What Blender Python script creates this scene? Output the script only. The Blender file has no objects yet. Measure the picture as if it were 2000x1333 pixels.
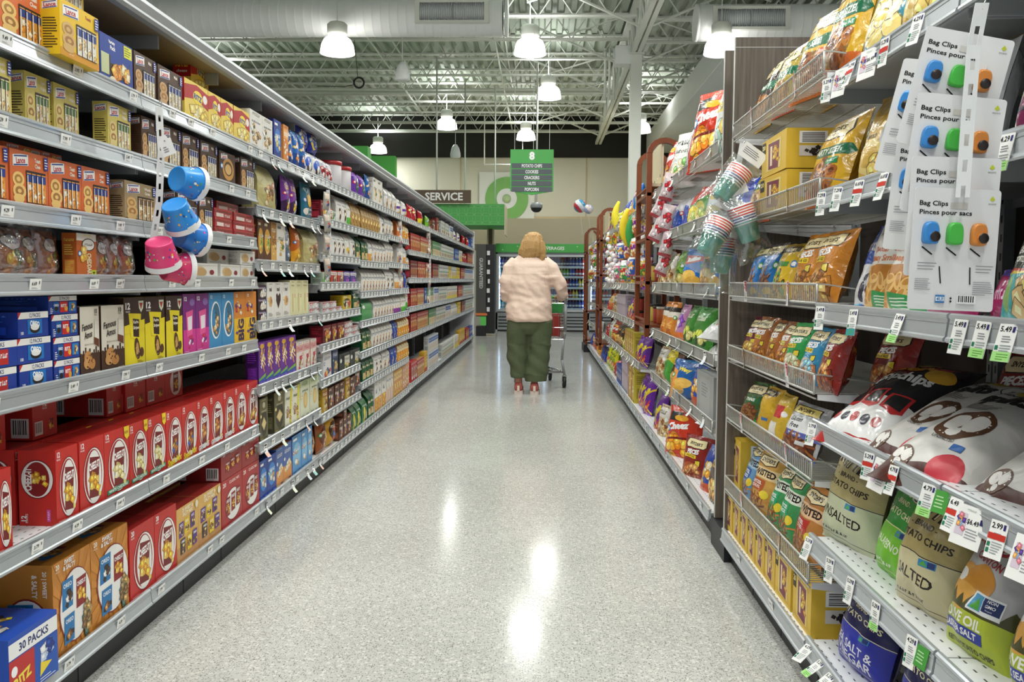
import bpy, bmesh, math, random
from mathutils import Vector, Matrix, noise
from mathutils.geometry import tessellate_polygon
PI = math.pi
SC = bpy.context.scene
COL = SC.collection
R = math.radians

# ---------------------------------------------------------------- colours
def lin(c):
    c = c / 255.0
    return c / 12.92 if c <= 0.04045 else ((c + 0.055) / 1.055) ** 2.4
_hc = {}
def hx(s):
    if s in _hc: return _hc[s]
    t = s
    if len(t) == 3: t = t[0]*2 + t[1]*2 + t[2]*2
    v = (lin(int(t[0:2], 16)), lin(int(t[2:4], 16)), lin(int(t[4:6], 16)), 1.0)
    _hc[s] = v
    return v

# ---------------------------------------------------------------- materials
def new_mat(name):
    m = bpy.data.materials.new(name); m.use_nodes = True
    nt = m.node_tree
    return m, nt, nt.nodes['Principled BSDF']
def simple(name, col, rough=0.5, metal=0.0, spec=0.5, emit=None, es=0.0, bump=0.0, bscale=60, var=0.0, coat=0.0):
    m, nt, b = new_mat(name)
    b.inputs['Base Color'].default_value = hx(col)
    b.inputs['Roughness'].default_value = rough
    b.inputs['Metallic'].default_value = metal
    b.inputs['Specular IOR Level'].default_value = spec
    b.inputs['Coat Weight'].default_value = coat
    if emit:
        b.inputs['Emission Color'].default_value = hx(emit)
        b.inputs['Emission Strength'].default_value = es
    if bump or var:
        tc = nt.nodes.new('ShaderNodeTexCoord')
        n = nt.nodes.new('ShaderNodeTexNoise'); n.inputs['Scale'].default_value = bscale; n.inputs['Detail'].default_value = 3
        nt.links.new(tc.outputs['Object'], n.inputs['Vector'])
        if bump:
            bp = nt.nodes.new('ShaderNodeBump'); bp.inputs['Strength'].default_value = bump; bp.inputs['Distance'].default_value = 0.01
            nt.links.new(n.outputs['Fac'], bp.inputs['Height']); nt.links.new(bp.outputs['Normal'], b.inputs['Normal'])
        if var:
            h = nt.nodes.new('ShaderNodeHueSaturation'); h.inputs['Color'].default_value = hx(col)
            mr = nt.nodes.new('ShaderNodeMapRange'); mr.inputs['To Min'].default_value = 1 - var; mr.inputs['To Max'].default_value = 1 + var
            nt.links.new(n.outputs['Fac'], mr.inputs['Value']); nt.links.new(mr.outputs['Result'], h.inputs['Value'])
            nt.links.new(h.outputs['Color'], b.inputs['Base Color'])
    return m
def printed(name, rough, spec, bump=0.0, bscale=18, coat=0.0, dist=0.004):
    """packaging whose print colour is stored per face"""
    m, nt, b = new_mat(name)
    a = nt.nodes.new('ShaderNodeAttribute'); a.attribute_name = 'Col'
    nt.links.new(a.outputs['Color'], b.inputs['Base Color'])
    b.inputs['Roughness'].default_value = rough
    b.inputs['Specular IOR Level'].default_value = spec
    b.inputs['Coat Weight'].default_value = coat
    b.inputs['Coat Roughness'].default_value = 0.12
    if bump:
        tc = nt.nodes.new('ShaderNodeTexCoord'); n = nt.nodes.new('ShaderNodeTexNoise')
        n.inputs['Scale'].default_value = bscale; n.inputs['Detail'].default_value = 2.5; n.inputs['Distortion'].default_value = 0.8
        nt.links.new(tc.outputs['Object'], n.inputs['Vector'])
        bp = nt.nodes.new('ShaderNodeBump'); bp.inputs['Strength'].default_value = bump; bp.inputs['Distance'].default_value = dist
        nt.links.new(n.outputs['Fac'], bp.inputs['Height']); nt.links.new(bp.outputs['Normal'], b.inputs['Normal'])
    return m
M = {}
M['card'] = printed('printed_card', 0.42, 0.4, 0.0)
M['film'] = printed('glossy_printed_film', 0.22, 0.6, 0.9, 20, dist=.006)
M['matte'] = printed('satin_printed_film', 0.36, 0.45, 0.85, 15, dist=.006)
M['plast'] = printed('coloured_plastic', 0.3, 0.5)
M['paper'] = printed('paper_tag', 0.7, 0.2)
def clear_mat(name, tint, rough, fac, bump=0.5):
    m = bpy.data.materials.new(name); m.use_nodes = True
    nt = m.node_tree; nt.nodes.clear()
    o = nt.nodes.new('ShaderNodeOutputMaterial'); mx = nt.nodes.new('ShaderNodeMixShader')
    t = nt.nodes.new('ShaderNodeBsdfTransparent'); t.inputs['Color'].default_value = hx(tint)
    g = nt.nodes.new('ShaderNodeBsdfGlossy'); g.inputs['Roughness'].default_value = rough; g.inputs['Color'].default_value = (0.9, 0.9, 0.9, 1)
    tc = nt.nodes.new('ShaderNodeTexCoord'); n = nt.nodes.new('ShaderNodeTexNoise'); n.inputs['Scale'].default_value = 30; n.inputs['Detail'].default_value = 3
    bp = nt.nodes.new('ShaderNodeBump'); bp.inputs['Strength'].default_value = bump; bp.inputs['Distance'].default_value = 0.01
    nt.links.new(tc.outputs['Object'], n.inputs['Vector']); nt.links.new(n.outputs['Fac'], bp.inputs['Height']); nt.links.new(bp.outputs['Normal'], g.inputs['Normal'])
    mx.inputs['Fac'].default_value = fac
    nt.links.new(t.outputs[0], mx.inputs[1]); nt.links.new(g.outputs[0], mx.inputs[2]); nt.links.new(mx.outputs[0], o.inputs['Surface'])
    return m
M['clear'] = clear_mat('clear_film', 'f6f8fa', 0.12, 0.2)
M['glass'] = clear_mat('door_glass', 'e8f0f4', 0.03, 0.08, 0.0)
M['silver'] = simple('brushed_aluminium', 'b2b5b8', 0.38, 0.6, 0.5, bump=0.04, bscale=40)
M['rail'] = simple('price_rail_plastic', 'b6bcc1', 0.22, 0.35, 0.6)
M['trimal'] = simple('satin_aluminium_trim', 'a9adb0', 0.45, 0.35)
M['white'] = simple('white_enamel', 'e9eaec', 0.35, 0, 0.5)
M['shelf'] = None
M['steel'] = simple('grey_enamel_steel', '9ba1a4', 0.4, 0.1)
M['dark'] = simple('black_kick_plastic', '26282a', 0.45, 0, 0.4, var=0.15, bscale=5)
M['backp'] = simple('dark_brown_backboard', '3a3430', 0.7, 0, 0.2, var=0.2, bscale=8)
M['backl'] = simple('tan_canopy_board', '8d7c66', 0.5, 0, 0.3, var=0.1, bscale=6)
M['wire'] = simple('chrome_wire', 'bdbdb8', 0.35, 0.3, 0.5)
M['canopyg'] = simple('grey_canopy_board', '9c989e', .5, var=.06, bscale=4)
M['wood'] = simple('cherry_wood', '7a3f22', 0.4, 0, 0.4, var=0.25, bscale=14, bump=0.05)
M['black'] = simple('black_rubber', '161718', 0.5)
M['chrome'] = simple('chrome', 'c9cccf', 0.18, 0.9)

# ---------------------------------------------------------------- 2D clipping
def tone(c, f):
    return '%02x%02x%02x' % tuple(min(255, int(int(c[i:i+2], 16)*f+(14 if f > 1 else 0))) for i in (0, 2, 4))
def clip_half(poly, a, b, c):
    out = []; n = len(poly)
    for i in range(n):
        p = poly[i]; q = poly[(i+1) % n]
        dp = a*p[0] + b*p[1] + c; dq = a*q[0] + b*q[1] + c
        if dp >= -1e-9: out.append(p)
        if (dp > 1e-9 and dq < -1e-9) or (dp < -1e-9 and dq > 1e-9):
            t = dp/(dp-dq); out.append((p[0]+(q[0]-p[0])*t, p[1]+(q[1]-p[1])*t))
    return out
def clip_rect(poly, x0, y0, x1, y1):
    for a, b, c in ((1, 0, -x0), (-1, 0, x1), (0, 1, -y0), (0, -1, y1)):
        poly = clip_half(poly, a, b, c)
        if len(poly) < 3: return []
    return poly

# ---------------------------------------------------------------- lettering
_tx = {}
def glyphs(s, bold, shear):
    k = (s, bold, shear)
    if k in _tx: return _tx[k]
    cu = bpy.data.curves.new('lettering', 'FONT'); cu.body = s; cu.size = 1.0; cu.resolution_u = 2
    cu.offset = bold; cu.shear = shear; cu.align_x = 'LEFT'
    ob = bpy.data.objects.new('lettering', cu)
    me = ob.to_mesh()
    V = [(v.co.x, v.co.y) for v in me.vertices]; F = [tuple(p.vertices) for p in me.polygons]
    ob.to_mesh_clear(); bpy.data.objects.remove(ob); bpy.data.curves.remove(cu)
    if V:
        x0 = min(v[0] for v in V); x1 = max(v[0] for v in V); y0 = min(v[1] for v in V); y1 = max(v[1] for v in V)
        V = [((x-x0), (y-y0)) for x, y in V]
        r = (V, F, x1-x0, y1-y0)
    else: r = ([], [], 1, 1)
    _tx[k] = r
    return r

class Art:
    """flat printed artwork on a panel, coordinates 0..1 across and up the panel"""
    def __init__(s, w, h): s.w, s.h = w, h; s.L = []
    def poly(s, pts, c):
        q = [(x*s.w, y*s.h) for x, y in pts]
        if len(q) > 4:
            t = tessellate_polygon([[Vector((x, y, 0)) for x, y in q]])
            s.L.append(([[q[i] for i in f] for f in t], c))
        else: s.L.append(([q], c))
        return s
    def rect(s, x0, y0, x1, y1, c): s.L.append(([[(x0*s.w, y0*s.h), (x1*s.w, y0*s.h), (x1*s.w, y1*s.h), (x0*s.w, y1*s.h)]], c)); return s
    def ell(s, cx, cy, rx, ry, c, n=22, rot=0):
        cr, sr = math.cos(R(rot)), math.sin(R(rot))
        q = []
        for i in range(n):
            a = 2*PI*i/n; x = rx*s.w*math.cos(a); y = ry*s.h*math.sin(a)
            q.append((cx*s.w + x*cr - y*sr, cy*s.h + x*sr + y*cr))
        s.L.append(([q], c)); return s
    def rrect(s, cx, cy, hw, hh, c, rot=0):
        """rotated rectangle, half sizes in fractions of the panel width"""
        cr, sr = math.cos(R(rot)), math.sin(R(rot)); q = []
        for x, y in ((-1, -1), (1, -1), (1, 1), (-1, 1)):
            X = x*hw*s.w; Y = y*hh*s.w; q.append((cx*s.w + X*cr - Y*sr, cy*s.h + X*sr + Y*cr))
        s.L.append(([q], c)); return s
    def text(s, t, cx, cy, h, c, w=None, bold=0.02, shear=0.0, rot=0, al='c'):
        V, F, tw, th = glyphs(t, bold, shear)
        if not V: return s
        k = h*s.h/th; kx = k
        vert = rot in (90, -90)
        lim = (s.h if vert else s.w)
        if w and w < 0: kx = -w*lim/tw
        elif w and tw*k > w*lim: kx = w*lim/tw
        cr, sr = math.cos(R(rot)), math.sin(R(rot))
        ox = 0 if al == 'l' else tw/2
        Q = []
        for x, y in V:
            X = (x-ox)*kx; Y = (y-th/2)*k
            Q.append((cx*s.w + X*cr - Y*sr, cy*s.h + X*sr + Y*cr))
        s.L.append(([[Q[i] for i in f] for f in F], c)); return s
    def lines(s, x0, y0, x1, y1, n, c, seed=1):
        r = random.Random(seed); dy = (y1-y0)/n
        fs = []
        for i in range(n):
            y = y1 - (i+0.75)*dy; xe = x0 + (x1-x0)*r.uniform(0.6, 1)
            fs.append([(x0*s.w, y*s.h), (xe*s.w, y*s.h), (xe*s.w, (y+dy*0.38)*s.h), (x0*s.w, (y+dy*0.38)*s.h)])
        s.L.append((fs, c)); return s
    def bits(s, cx, cy, rx, ry, n, cols, size, seed=1, shape='sq'):
        """a heap of pictured crackers, chips or biscuits"""
        r = random.Random(seed); l0 = len(s.L)
        for i in range(n):
            a = r.uniform(0, 2*PI); d = math.sqrt(r.random())
            x = cx + rx*d*math.cos(a); y = cy + ry*d*math.sin(a); c = cols[i % len(cols)]
            z = size*r.uniform(0.75, 1.2); ro = r.uniform(0, 180)
            if shape in ('sq', 'el') and n > 2:
                dk, lt = tone(c, .55), tone(c, 1.3); q = z*r.uniform(.8, 1)
                if shape == 'sq': s.rrect(x, y, z*1.13, q*1.13, dk, ro); s.rrect(x, y, z, q, c, ro); s.rrect(x-z*.15, y+z*.15*s.w/s.h, z*.45, q*.4, lt, ro+10)
                else:
                    k = s.w/s.h; s.ell(x, y, z*1.12, q*1.12*k, dk, 9, ro); s.ell(x, y, z, q*k, c, 9, ro); s.ell(x-z*.2, y+z*.2*k, z*.45, q*.35*k, lt, 7, ro)
                continue
            if shape == 'sq': s.rrect(x, y, z, z*r.uniform(0.7, 1), c, ro)
            elif shape == 'stick': s.rrect(x, y, z*0.25, z*1.9, c, ro)
            elif shape == 'ring':
                s.ell(x, y, z, z*s.w/s.h*0.8, c, 10, ro); s.ell(x, y, z*0.5, z*0.4*s.w/s.h, cols[-1], 8, ro)
            else: s.ell(x, y, z, z*s.w/s.h*r.uniform(0.6, 1), c, 9, ro)
        for i in range(l0, len(s.L)): s.L[i] = (s.L[i][0], s.L[i][1], .25)
        return s
    def barcode(s, x0, y0, x1, y1, seed=3, horiz=False):
        s.rect(x0, y0, x1, y1, 'f4f4f4'); r = random.Random(seed); fs = []
        if not horiz:
            x = x0 + (x1-x0)*0.08
            while x < x1-(x1-x0)*0.1:
                d = (x1-x0)*r.choice((0.02, 0.04, 0.06)); fs.append([(x*s.w, (y0+(y1-y0)*.18)*s.h), ((x+d)*s.w, (y0+(y1-y0)*.18)*s.h), ((x+d)*s.w, (y1-(y1-y0)*.08)*s.h), (x*s.w, (y1-(y1-y0)*.08)*s.h)]); x += d*2
        else:
            y = y0 + (y1-y0)*0.08
            while y < y1-(y1-y0)*0.1:
                d = (y1-y0)*r.choice((0.02, 0.04, 0.06)); fs.append([((x0+(x1-x0)*.1)*s.w, y*s.h), ((x1-(x1-x0)*.1)*s.w, y*s.h), ((x1-(x1-x0)*.1)*s.w, (y+d)*s.h), ((x0+(x1-x0)*.1)*s.w, (y+d)*s.h)]); y += d*2
        s.L.append((fs, '1a1a1a')); return s

class MB:
    """mesh collector with one colour per face"""
    def __init__(s): s.v = []; s.f = []; s.c = []; s.m = []; s.n = {}; s.sm = []
    def vert(s, p): s.v.append(p); return len(s.v)-1
    def face(s, idx, c='ffffff', m=0, sm=False): s.f.append(tuple(idx)); s.c.append(hx(c)); s.m.append(m); s.sm.append(sm)
    def quad(s, a, b, c, d, col='ffffff', m=0): i = len(s.v); s.v += [a, b, c, d]; s.face((i, i+1, i+2, i+3), col, m)
    def box(s, x0, y0, z0, x1, y1, z1, col='ffffff', m=0, mat=None, bevel=0.0, top=None):
        if bevel: return s.bbox(x0, y0, z0, x1, y1, z1, col, m, mat, bevel)
        i = len(s.v)
        P = [(x0, y0, z0), (x1, y0, z0), (x1, y1, z0), (x0, y1, z0), (x0, y0, z1), (x1, y0, z1), (x1, y1, z1), (x0, y1, z1)]
        if mat: P = [tuple(mat @ Vector(p)) for p in P]
        s.v += P
        for f in ((0, 3, 2, 1), (4, 5, 6, 7), (0, 1, 5, 4), (1, 2, 6, 5), (2, 3, 7, 6), (3, 0, 4, 7)):
            s.face([i+k for k in f], top if (top and f == (4, 5, 6, 7)) else col, m)
    def bbox(s, x0, y0, z0, x1, y1, z1, col, m, mat, b):
        """box with chamfered edges"""
        bm = bmesh.new(); bmesh.ops.create_cube(bm, size=1)
        for v in bm.verts:
            v.co = Vector(((x0+x1)/2 + v.co.x*(x1-x0), (y0+y1)/2 + v.co.y*(y1-y0), (z0+z1)/2 + v.co.z*(z1-z0)))
        bmesh.ops.bevel(bm, geom=list(bm.edges), offset=b, segments=1, affect='EDGES')
        i = len(s.v)
        bm.verts.index_update()
        for v in bm.verts: s.v.append(tuple(mat @ v.co) if mat else tuple(v.co))
        for f in bm.faces: s.face([i+v.index for v in f.verts], col, m)
        bm.free()
    def bar(s, p, q, r, col='ffffff', m=0, n=4, r2=None):
        """straight round or square rod from p to q"""
        p = Vector(p); q = Vector(q); d = q-p
        if d.length < 1e-6: return
        r2 = r if r2 is None else r2
        u = d.normalized(); a = u.orthogonal().normalized() if abs(u.z) > 0.99 else u.cross(Vector((0, 0, 1))).normalized(); b = u.cross(a)
        i = len(s.v)
        for k in range(n):
            t = 2*PI*(k+0.5)/n; s.v.append(tuple(p + (a*math.cos(t) + b*math.sin(t))*r))
        for k in range(n):
            t = 2*PI*(k+0.5)/n; s.v.append(tuple(q + (a*math.cos(t) + b*math.sin(t))*r2))
        for k in range(n): s.face((i+k, i+(k+1) % n, i+n+(k+1) % n, i+n+k), col, m, n > 5)
        s.face([i+k for k in range(n)][::-1], col, m); s.face([i+n+k for k in range(n)], col, m)
    def path(s, pts, r, col='ffffff', m=0, n=6):
        for a, b in zip(pts, pts[1:]): s.bar(a, b, r, col, m, n)
    def loft(s, rings, col='ffffff', m=0, caps=True, sm=True, cols=None):
        n = len(rings[0]); i = len(s.v)
        for r_ in rings: s.v += [tuple(p) for p in r_]
        for j in range(len(rings)-1):
            for k in range(n):
                a = i+j*n+k; b = i+j*n+(k+1) % n
                s.face((a, b, b+n, a+n), cols[j] if cols else col, m, sm)
        if caps:
            s.face([i+k for k in range(n)][::-1], cols[0] if cols else col, m); s.face([i+(len(rings)-1)*n+k for k in range(n)], cols[-1] if cols else col, m)
    def lathe(s, prof, col='ffffff', m=0, n=20, mat=None, cols=None, caps=False):
        rings = []
        for r_, z in prof:
            ring = [Vector((r_*math.cos(2*PI*k/n), r_*math.sin(2*PI*k/n), z)) for k in range(n)]
            if mat: ring = [mat @ p for p in ring]
            rings.append(ring)
        s.loft(rings, col, m, caps, True, cols)
    def art(s, A, P, m=0, base=0.0004, step=0.00005):
        """lay artwork A on a flat panel; P(x, y, off) gives the point"""
        k = 0
        for ly in A.L:
            fs, c = ly[:2]; k += ly[2] if len(ly) > 2 else 1
            o = base + step*k
            for f in fs:
                q = clip_rect(f, 0, 0, A.w, A.h)
                if len(q) < 3: continue
                ar = 0
                for a in range(len(q)): ar += q[a][0]*q[(a+1) % len(q)][1] - q[(a+1) % len(q)][0]*q[a][1]
                if abs(ar) < 1e-9: continue
                if ar < 0: q = q[::-1]
                i = len(s.v); s.v += [P(x, y, o) for x, y in q]
                s.face(range(i, i+len(q)), c, m)
    def build(s, name, mats, parent=None, smooth=False, mesh_only=False):
        me = bpy.data.meshes.new(name)
        me.from_pydata(s.v, [], s.f)
        if not isinstance(mats, (list, tuple)): mats = [mats]
        for mt in mats: me.materials.append(mt)
        me.polygons.foreach_set('material_index', s.m)
        me.polygons.foreach_set('use_smooth', [bool(smooth or q) for q in s.sm])
        ca = me.color_attributes.new('Col', 'FLOAT_COLOR', 'CORNER')
        arr = []
        for p, c in zip(me.polygons, s.c): arr.extend(c*p.loop_total)
        ca.data.foreach_set('color', arr)
        me.update()
        if s.n:
            N = [s.n.get(i, (0, 0, 0)) for i in range(len(s.v))]
            me.normals_split_custom_set_from_vertices(N)
        if mesh_only: return me
        o = bpy.data.objects.new(name, me); COL.objects.link(o)
        if parent: o.parent = parent
        return o

# ---------------------------------------------------------------- tagging
def tag(o, label=None, cat=None, group=None, kind=None):
    if label: o['label'] = label
    if cat: o['category'] = cat
    if group: o['group'] = group
    if kind: o['kind'] = kind
    return o
def empty(name, loc=(0, 0, 0), rz=0, **k):
    o = bpy.data.objects.new(name, None); o.empty_display_size = 0.1
    COL.objects.link(o); o.location = loc; o.rotation_euler = (0, 0, rz)
    return tag(o, **k)
def put(name, me, loc, rot=(0, 0, 0), **k):
    o = bpy.data.objects.new(name, me); COL.objects.link(o); o.location = loc; o.rotation_euler = rot
    return tag(o, **k)
def copy_tree(o, parent=None):
    c = o.copy(); COL.objects.link(c); c.parent = parent
    for ch in list(o.children): copy_tree(ch, c)
    return c
# ---------------------------------------------------------------- package shapes
def marks(a, cx, cy, w, h, c, seed=1):
    """unreadable printed title: a row of stroke blocks"""
    r = random.Random(seed); x = cx-w/2; fs = []
    while x < cx+w/2:
        d = w*r.uniform(0.05, 0.1); t = r.uniform(0.75, 1); y0 = cy-h/2; y1 = y0+h*t
        if r.random() < 0.5:
            fs.append([(x*a.w, y0*a.h), ((x+d*.45)*a.w, y0*a.h), ((x+d*.45)*a.w, y1*a.h), (x*a.w, y1*a.h)])
            fs.append([((x+d*.45)*a.w, (y1-h*.25)*a.h), ((x+d)*a.w, (y1-h*.25)*a.h), ((x+d)*a.w, y1*a.h), ((x+d*.45)*a.w, y1*a.h)])
        else:
            fs.append([(x*a.w, y0*a.h), ((x+d)*a.w, y0*a.h), ((x+d)*a.w, (y0+h*.3)*a.h), (x*a.w, (y0+h*.3)*a.h)])
            fs.append([((x+d*.3)*a.w, (y0+h*.3)*a.h), ((x+d*.75)*a.w, (y0+h*.3)*a.h), ((x+d*.75)*a.w, y1*a.h), ((x+d*.3)*a.w, y1*a.h)])
        x += d*1.35
    a.L.append((fs, c)); return a

def busy(a, base, seed):
    """small printed details every carton and bag carries"""
    r = random.Random(seed); lum = int(base[2:4], 16); c = tone(base, .5) if lum > 110 else tone(base, 2.2); n = 3 if a.h > a.w else 2
    a.lines(.08, .02, .5, .075, 2, c, seed); a.rect(.62, .02, .92, .07, tone(base, .72 if lum > 90 else 1.6))
    x = r.choice((.14, .86)); y = r.uniform(.55, .62); a.ell(x, y, .09, .09*a.w/a.h, r.choice(['d8302a', 'e8c42a', '2f7ac0', '3f9a4a', 'f2f2f0']), 12); a.ell(x, y, .055, .055*a.w/a.h, 'f4f2ec', 10)
    marks(a, .5, .955, .5, .025, c, seed)
def busyside(a, base, seed):
    lum = int(base[2:4], 16); c = tone(base, .55) if lum > 110 else tone(base, 2.0)
    marks(a, .5, .85, .7, .06, c, seed); a.rect(.15, .12, .85, .42, tone(base, 1.35 if lum < 150 else .88)); a.lines(.2, .15, .8, .4, 7, c, seed); a.lines(.15, .52, .85, .76, 5, c, seed+1)
def make_box(name, w, h, d, base, front=None, side=None, top=None, mat='card', bside=None, btop=None):
    mb = MB()
    hw = w/2
    mb.quad((-hw, 0, 0), (hw, 0, 0), (hw, 0, h), (-hw, 0, h), base)
    mb.quad((hw, d, 0), (-hw, d, 0), (-hw, d, h), (hw, d, h), base)
    mb.quad((-hw, d, 0), (-hw, 0, 0), (-hw, 0, h), (-hw, d, h), bside or base)
    mb.quad((hw, 0, 0), (hw, d, 0), (hw, d, h), (hw, 0, h), bside or base)
    mb.quad((-hw, 0, h), (hw, 0, h), (hw, d, h), (-hw, d, h), btop or base)
    mb.quad((-hw, d, 0), (hw, d, 0), (hw, 0, 0), (-hw, 0, 0), base)
    if front: a = Art(w, h); front(a); mb.art(a, lambda x, y, o: (x-hw, -o, y))
    if side:
        a = Art(d, h); side(a)
        mb.art(a, lambda x, y, o: (-hw-o, d-x, y)); mb.art(a, lambda x, y, o: (hw+o, x, y))
    if top: a = Art(w, d); top(a); mb.art(a, lambda x, y, o: (x-hw, y, h+o))
    return mb.build(name, M[mat], mesh_only=True)

def grid_surface(mb, F, nu, nv, base, art=None, lift=0.0003, step=0.000035, aw=1, ah=1, cols=None):
    """triangulated sheet F(u,v), u,v in 0..1, with artwork laid exactly on it"""
    P = [[Vector(F(i/nu, j/nv)) for j in range(nv+1)] for i in range(nu+1)]
    N = [[None]*(nv+1) for _ in range(nu+1)]
    for i in range(nu+1):
        for j in range(nv+1):
            a = P[min(i+1, nu)][j]-P[max(i-1, 0)][j]; b = P[i][min(j+1, nv)]-P[i][max(j-1, 0)]
            n = a.cross(b); N[i][j] = n.normalized() if n.length > 1e-12 else Vector((0, -1, 0))
    i0 = len(mb.v)
    for i in range(nu+1):
        for j in range(nv+1):
            k = mb.vert(tuple(P[i][j])); mb.n[k] = tuple(N[i][j])
    ix = lambda i, j: i0+i*(nv+1)+j
    for i in range(nu):
        for j in range(nv):
            c = cols((i+.5)/nu, (j+.5)/nv) if cols else base
            mb.face((ix(i, j), ix(i+1, j), ix(i+1, j+1)), c, 0, True); mb.face((ix(i, j), ix(i+1, j+1), ix(i, j+1)), c, 0, True)
    if not art: return
    W, H = art.w, art.h; cw = W/nu; ch = H/nv
    k = 0
    for ly in art.L:
        fs, c = ly[:2]; k += ly[2] if len(ly) > 2 else 1
        off = lift+step*k
        for f in fs:
            x0 = max(0, min(p[0] for p in f)); x1 = min(W, max(p[0] for p in f)); y0 = max(0, min(p[1] for p in f)); y1 = min(H, max(p[1] for p in f))
            if x1 <= x0 or y1 <= y0: continue
            ar = sum(f[a][0]*f[(a+1) % len(f)][1]-f[(a+1) % len(f)][0]*f[a][1] for a in range(len(f)))
            if abs(ar) < 1e-9: continue
            if ar < 0: f = f[::-1]
            for i in range(int(x0/cw), min(nu-1, int(x1/cw))+1):
                for j in range(int(y0/ch), min(nv-1, int(y1/ch))+1):
                    q = clip_rect(f, i*cw, j*ch, (i+1)*cw, (j+1)*ch)
                    if len(q) < 3: continue
                    p00, p10, p11, p01 = P[i][j], P[i+1][j], P[i+1][j+1], P[i][j+1]
                    n00, n10, n11, n01 = N[i][j], N[i+1][j], N[i+1][j+1], N[i][j+1]
                    q = [(x/cw-i, y/ch-j) for x, y in q]
                    for lo in (True, False):
                        t = clip_half(q, 1, -1, 0) if lo else clip_half(q, -1, 1, 0)
                        if len(t) < 3: continue
                        idx = []
                        for fx, fy in t:
                            if lo: p = p00+(p10-p00)*fx+(p11-p10)*fy; n = n00+(n10-n00)*fx+(n11-n10)*fy
                            else: p = p00+(p01-p00)*fy+(p11-p01)*fx; n = n00+(n01-n00)*fy+(n11-n01)*fx
                            n.normalize(); v = mb.vert(tuple(p+n*off)); mb.n[v] = tuple(n); idx.append(v)
                        mb.face(idx, c, 0, True)

def pillow(w, h, t, seed, fold=1.0, full=1.0):
    S = seed*7.31
    def T(u, v):
        uu = abs(2*u-1); vv = abs(2*v-1)
        e = max(0.0, 1-uu**2.6)**0.6
        s = max(0.0, 1-(vv/0.955)**3.2)**0.75 if vv < 0.955 else 0.0
        s *= 1 + 0.22*(0.5-v)
        n = noise.noise(Vector((u*2.6+S, v*3.4, S)))*0.2 + noise.noise(Vector((u*7+S, v*8, S+5)))*0.09 - .07*abs(noise.noise(Vector((u*4+v*3+S, v*5-u*2, S+2))))
        dt = min(v, 1-v)
        r = math.sin(u*17+3*noise.noise(Vector((u*3, v*2, S)))+S)*math.exp(-dt/0.12)*0.24
        cr = math.sin(u*60)*0.004 if vv >= 0.955 else 0
        return t/2*full*(e*s*(1+(n+r)*fold)) + abs(cr)*0.15 + 0.0006
    def X(u, v):
        wf = 1-0.085*math.sin(PI*min(1, max(0, v)))**0.7
        return (u-0.5)*w*wf + 0.004*fold*noise.noise(Vector((v*5, S, u)))
    def Z(u, v): return v*h + 0.004*fold*noise.noise(Vector((u*4, S+9, v)))*(1 if 0 < v else 0)
    return T, X, Z
def make_bag(name, w, h, t, base, front=None, back=None, seed=1, mat='film', nu=14, nv=20, fold=1.0, lean=0.0, full=1.0):
    T, X, Z = pillow(w, h, t, seed, fold, full)
    mb = MB()
    bend = lambda v: lean*max(0, v-0.75)**2*16*h*0.06
    a = None
    if front: a = Art(w, h); front(a)
    grid_surface(mb, lambda u, v: (X(u, v), t/2-T(u, v)+bend(v), Z(u, v)), nu, nv, base, a)
    b = None
    if back: b = Art(w, h); back(b)
    grid_surface(mb, lambda u, v: (X(1-u, v), t/2+T(1-u, v)+bend(v), Z(1-u, v)), max(6, nu//2), max(8, nv//2), base, b)
    return mb.build(name, M[mat], mesh_only=True)
def make_gusset(name, w, h, d, base, front=None, side=None, seed=1, mat='matte', zh=0.74, nu=6, nv=10, sidecol=None):
    """flat-bottomed biscuit bag with folded top"""
    S = seed*3.7
    def yp(u, v):
        n = 0.006*noise.noise(Vector((u*4+S, v*6, S)))
        return (0 if v < zh else (v-zh)/(1-zh)*d*0.5) + n - 0.012*math.sin(PI*min(1, v/zh))*math.sin(PI*u)*(1 if v < zh else 0)
    mb = MB(); a = None
    if front: a = Art(w, h); front(a)
    xw = lambda u: (u-0.5)*w
    grid_surface(mb, lambda u, v: (xw(u), yp(u, v), v*h), nu, nv, base, a)
    grid_surface(mb, lambda u, v: (-xw(u), d-yp(1-u, v), v*h), nu, nv, base)
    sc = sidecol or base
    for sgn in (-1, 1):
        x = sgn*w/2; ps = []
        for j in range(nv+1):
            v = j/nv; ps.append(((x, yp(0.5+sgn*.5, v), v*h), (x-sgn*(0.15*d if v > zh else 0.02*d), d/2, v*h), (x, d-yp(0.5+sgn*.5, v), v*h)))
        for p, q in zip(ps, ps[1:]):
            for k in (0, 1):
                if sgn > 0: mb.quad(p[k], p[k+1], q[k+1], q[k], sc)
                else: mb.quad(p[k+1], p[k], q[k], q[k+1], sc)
    return mb.build(name, M[mat], mesh_only=True)
def make_tub(name, w, h, d, base, lid):
    mb = MB(); r = w/2
    mb.lathe([(r*.9, 0), (r, h*.06), (r, h*.84), (r*.97, h*.86)], base, 0, 20, Matrix.Translation((0, r, 0)), caps=True)
    mb.lathe([(r*1.05, h*.86), (r*1.05, h), (r*.98, h)], lid, 0, 20, Matrix.Translation((0, r, 0)), caps=True)
    return mb.build(name, M['plast'], mesh_only=True)

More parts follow.
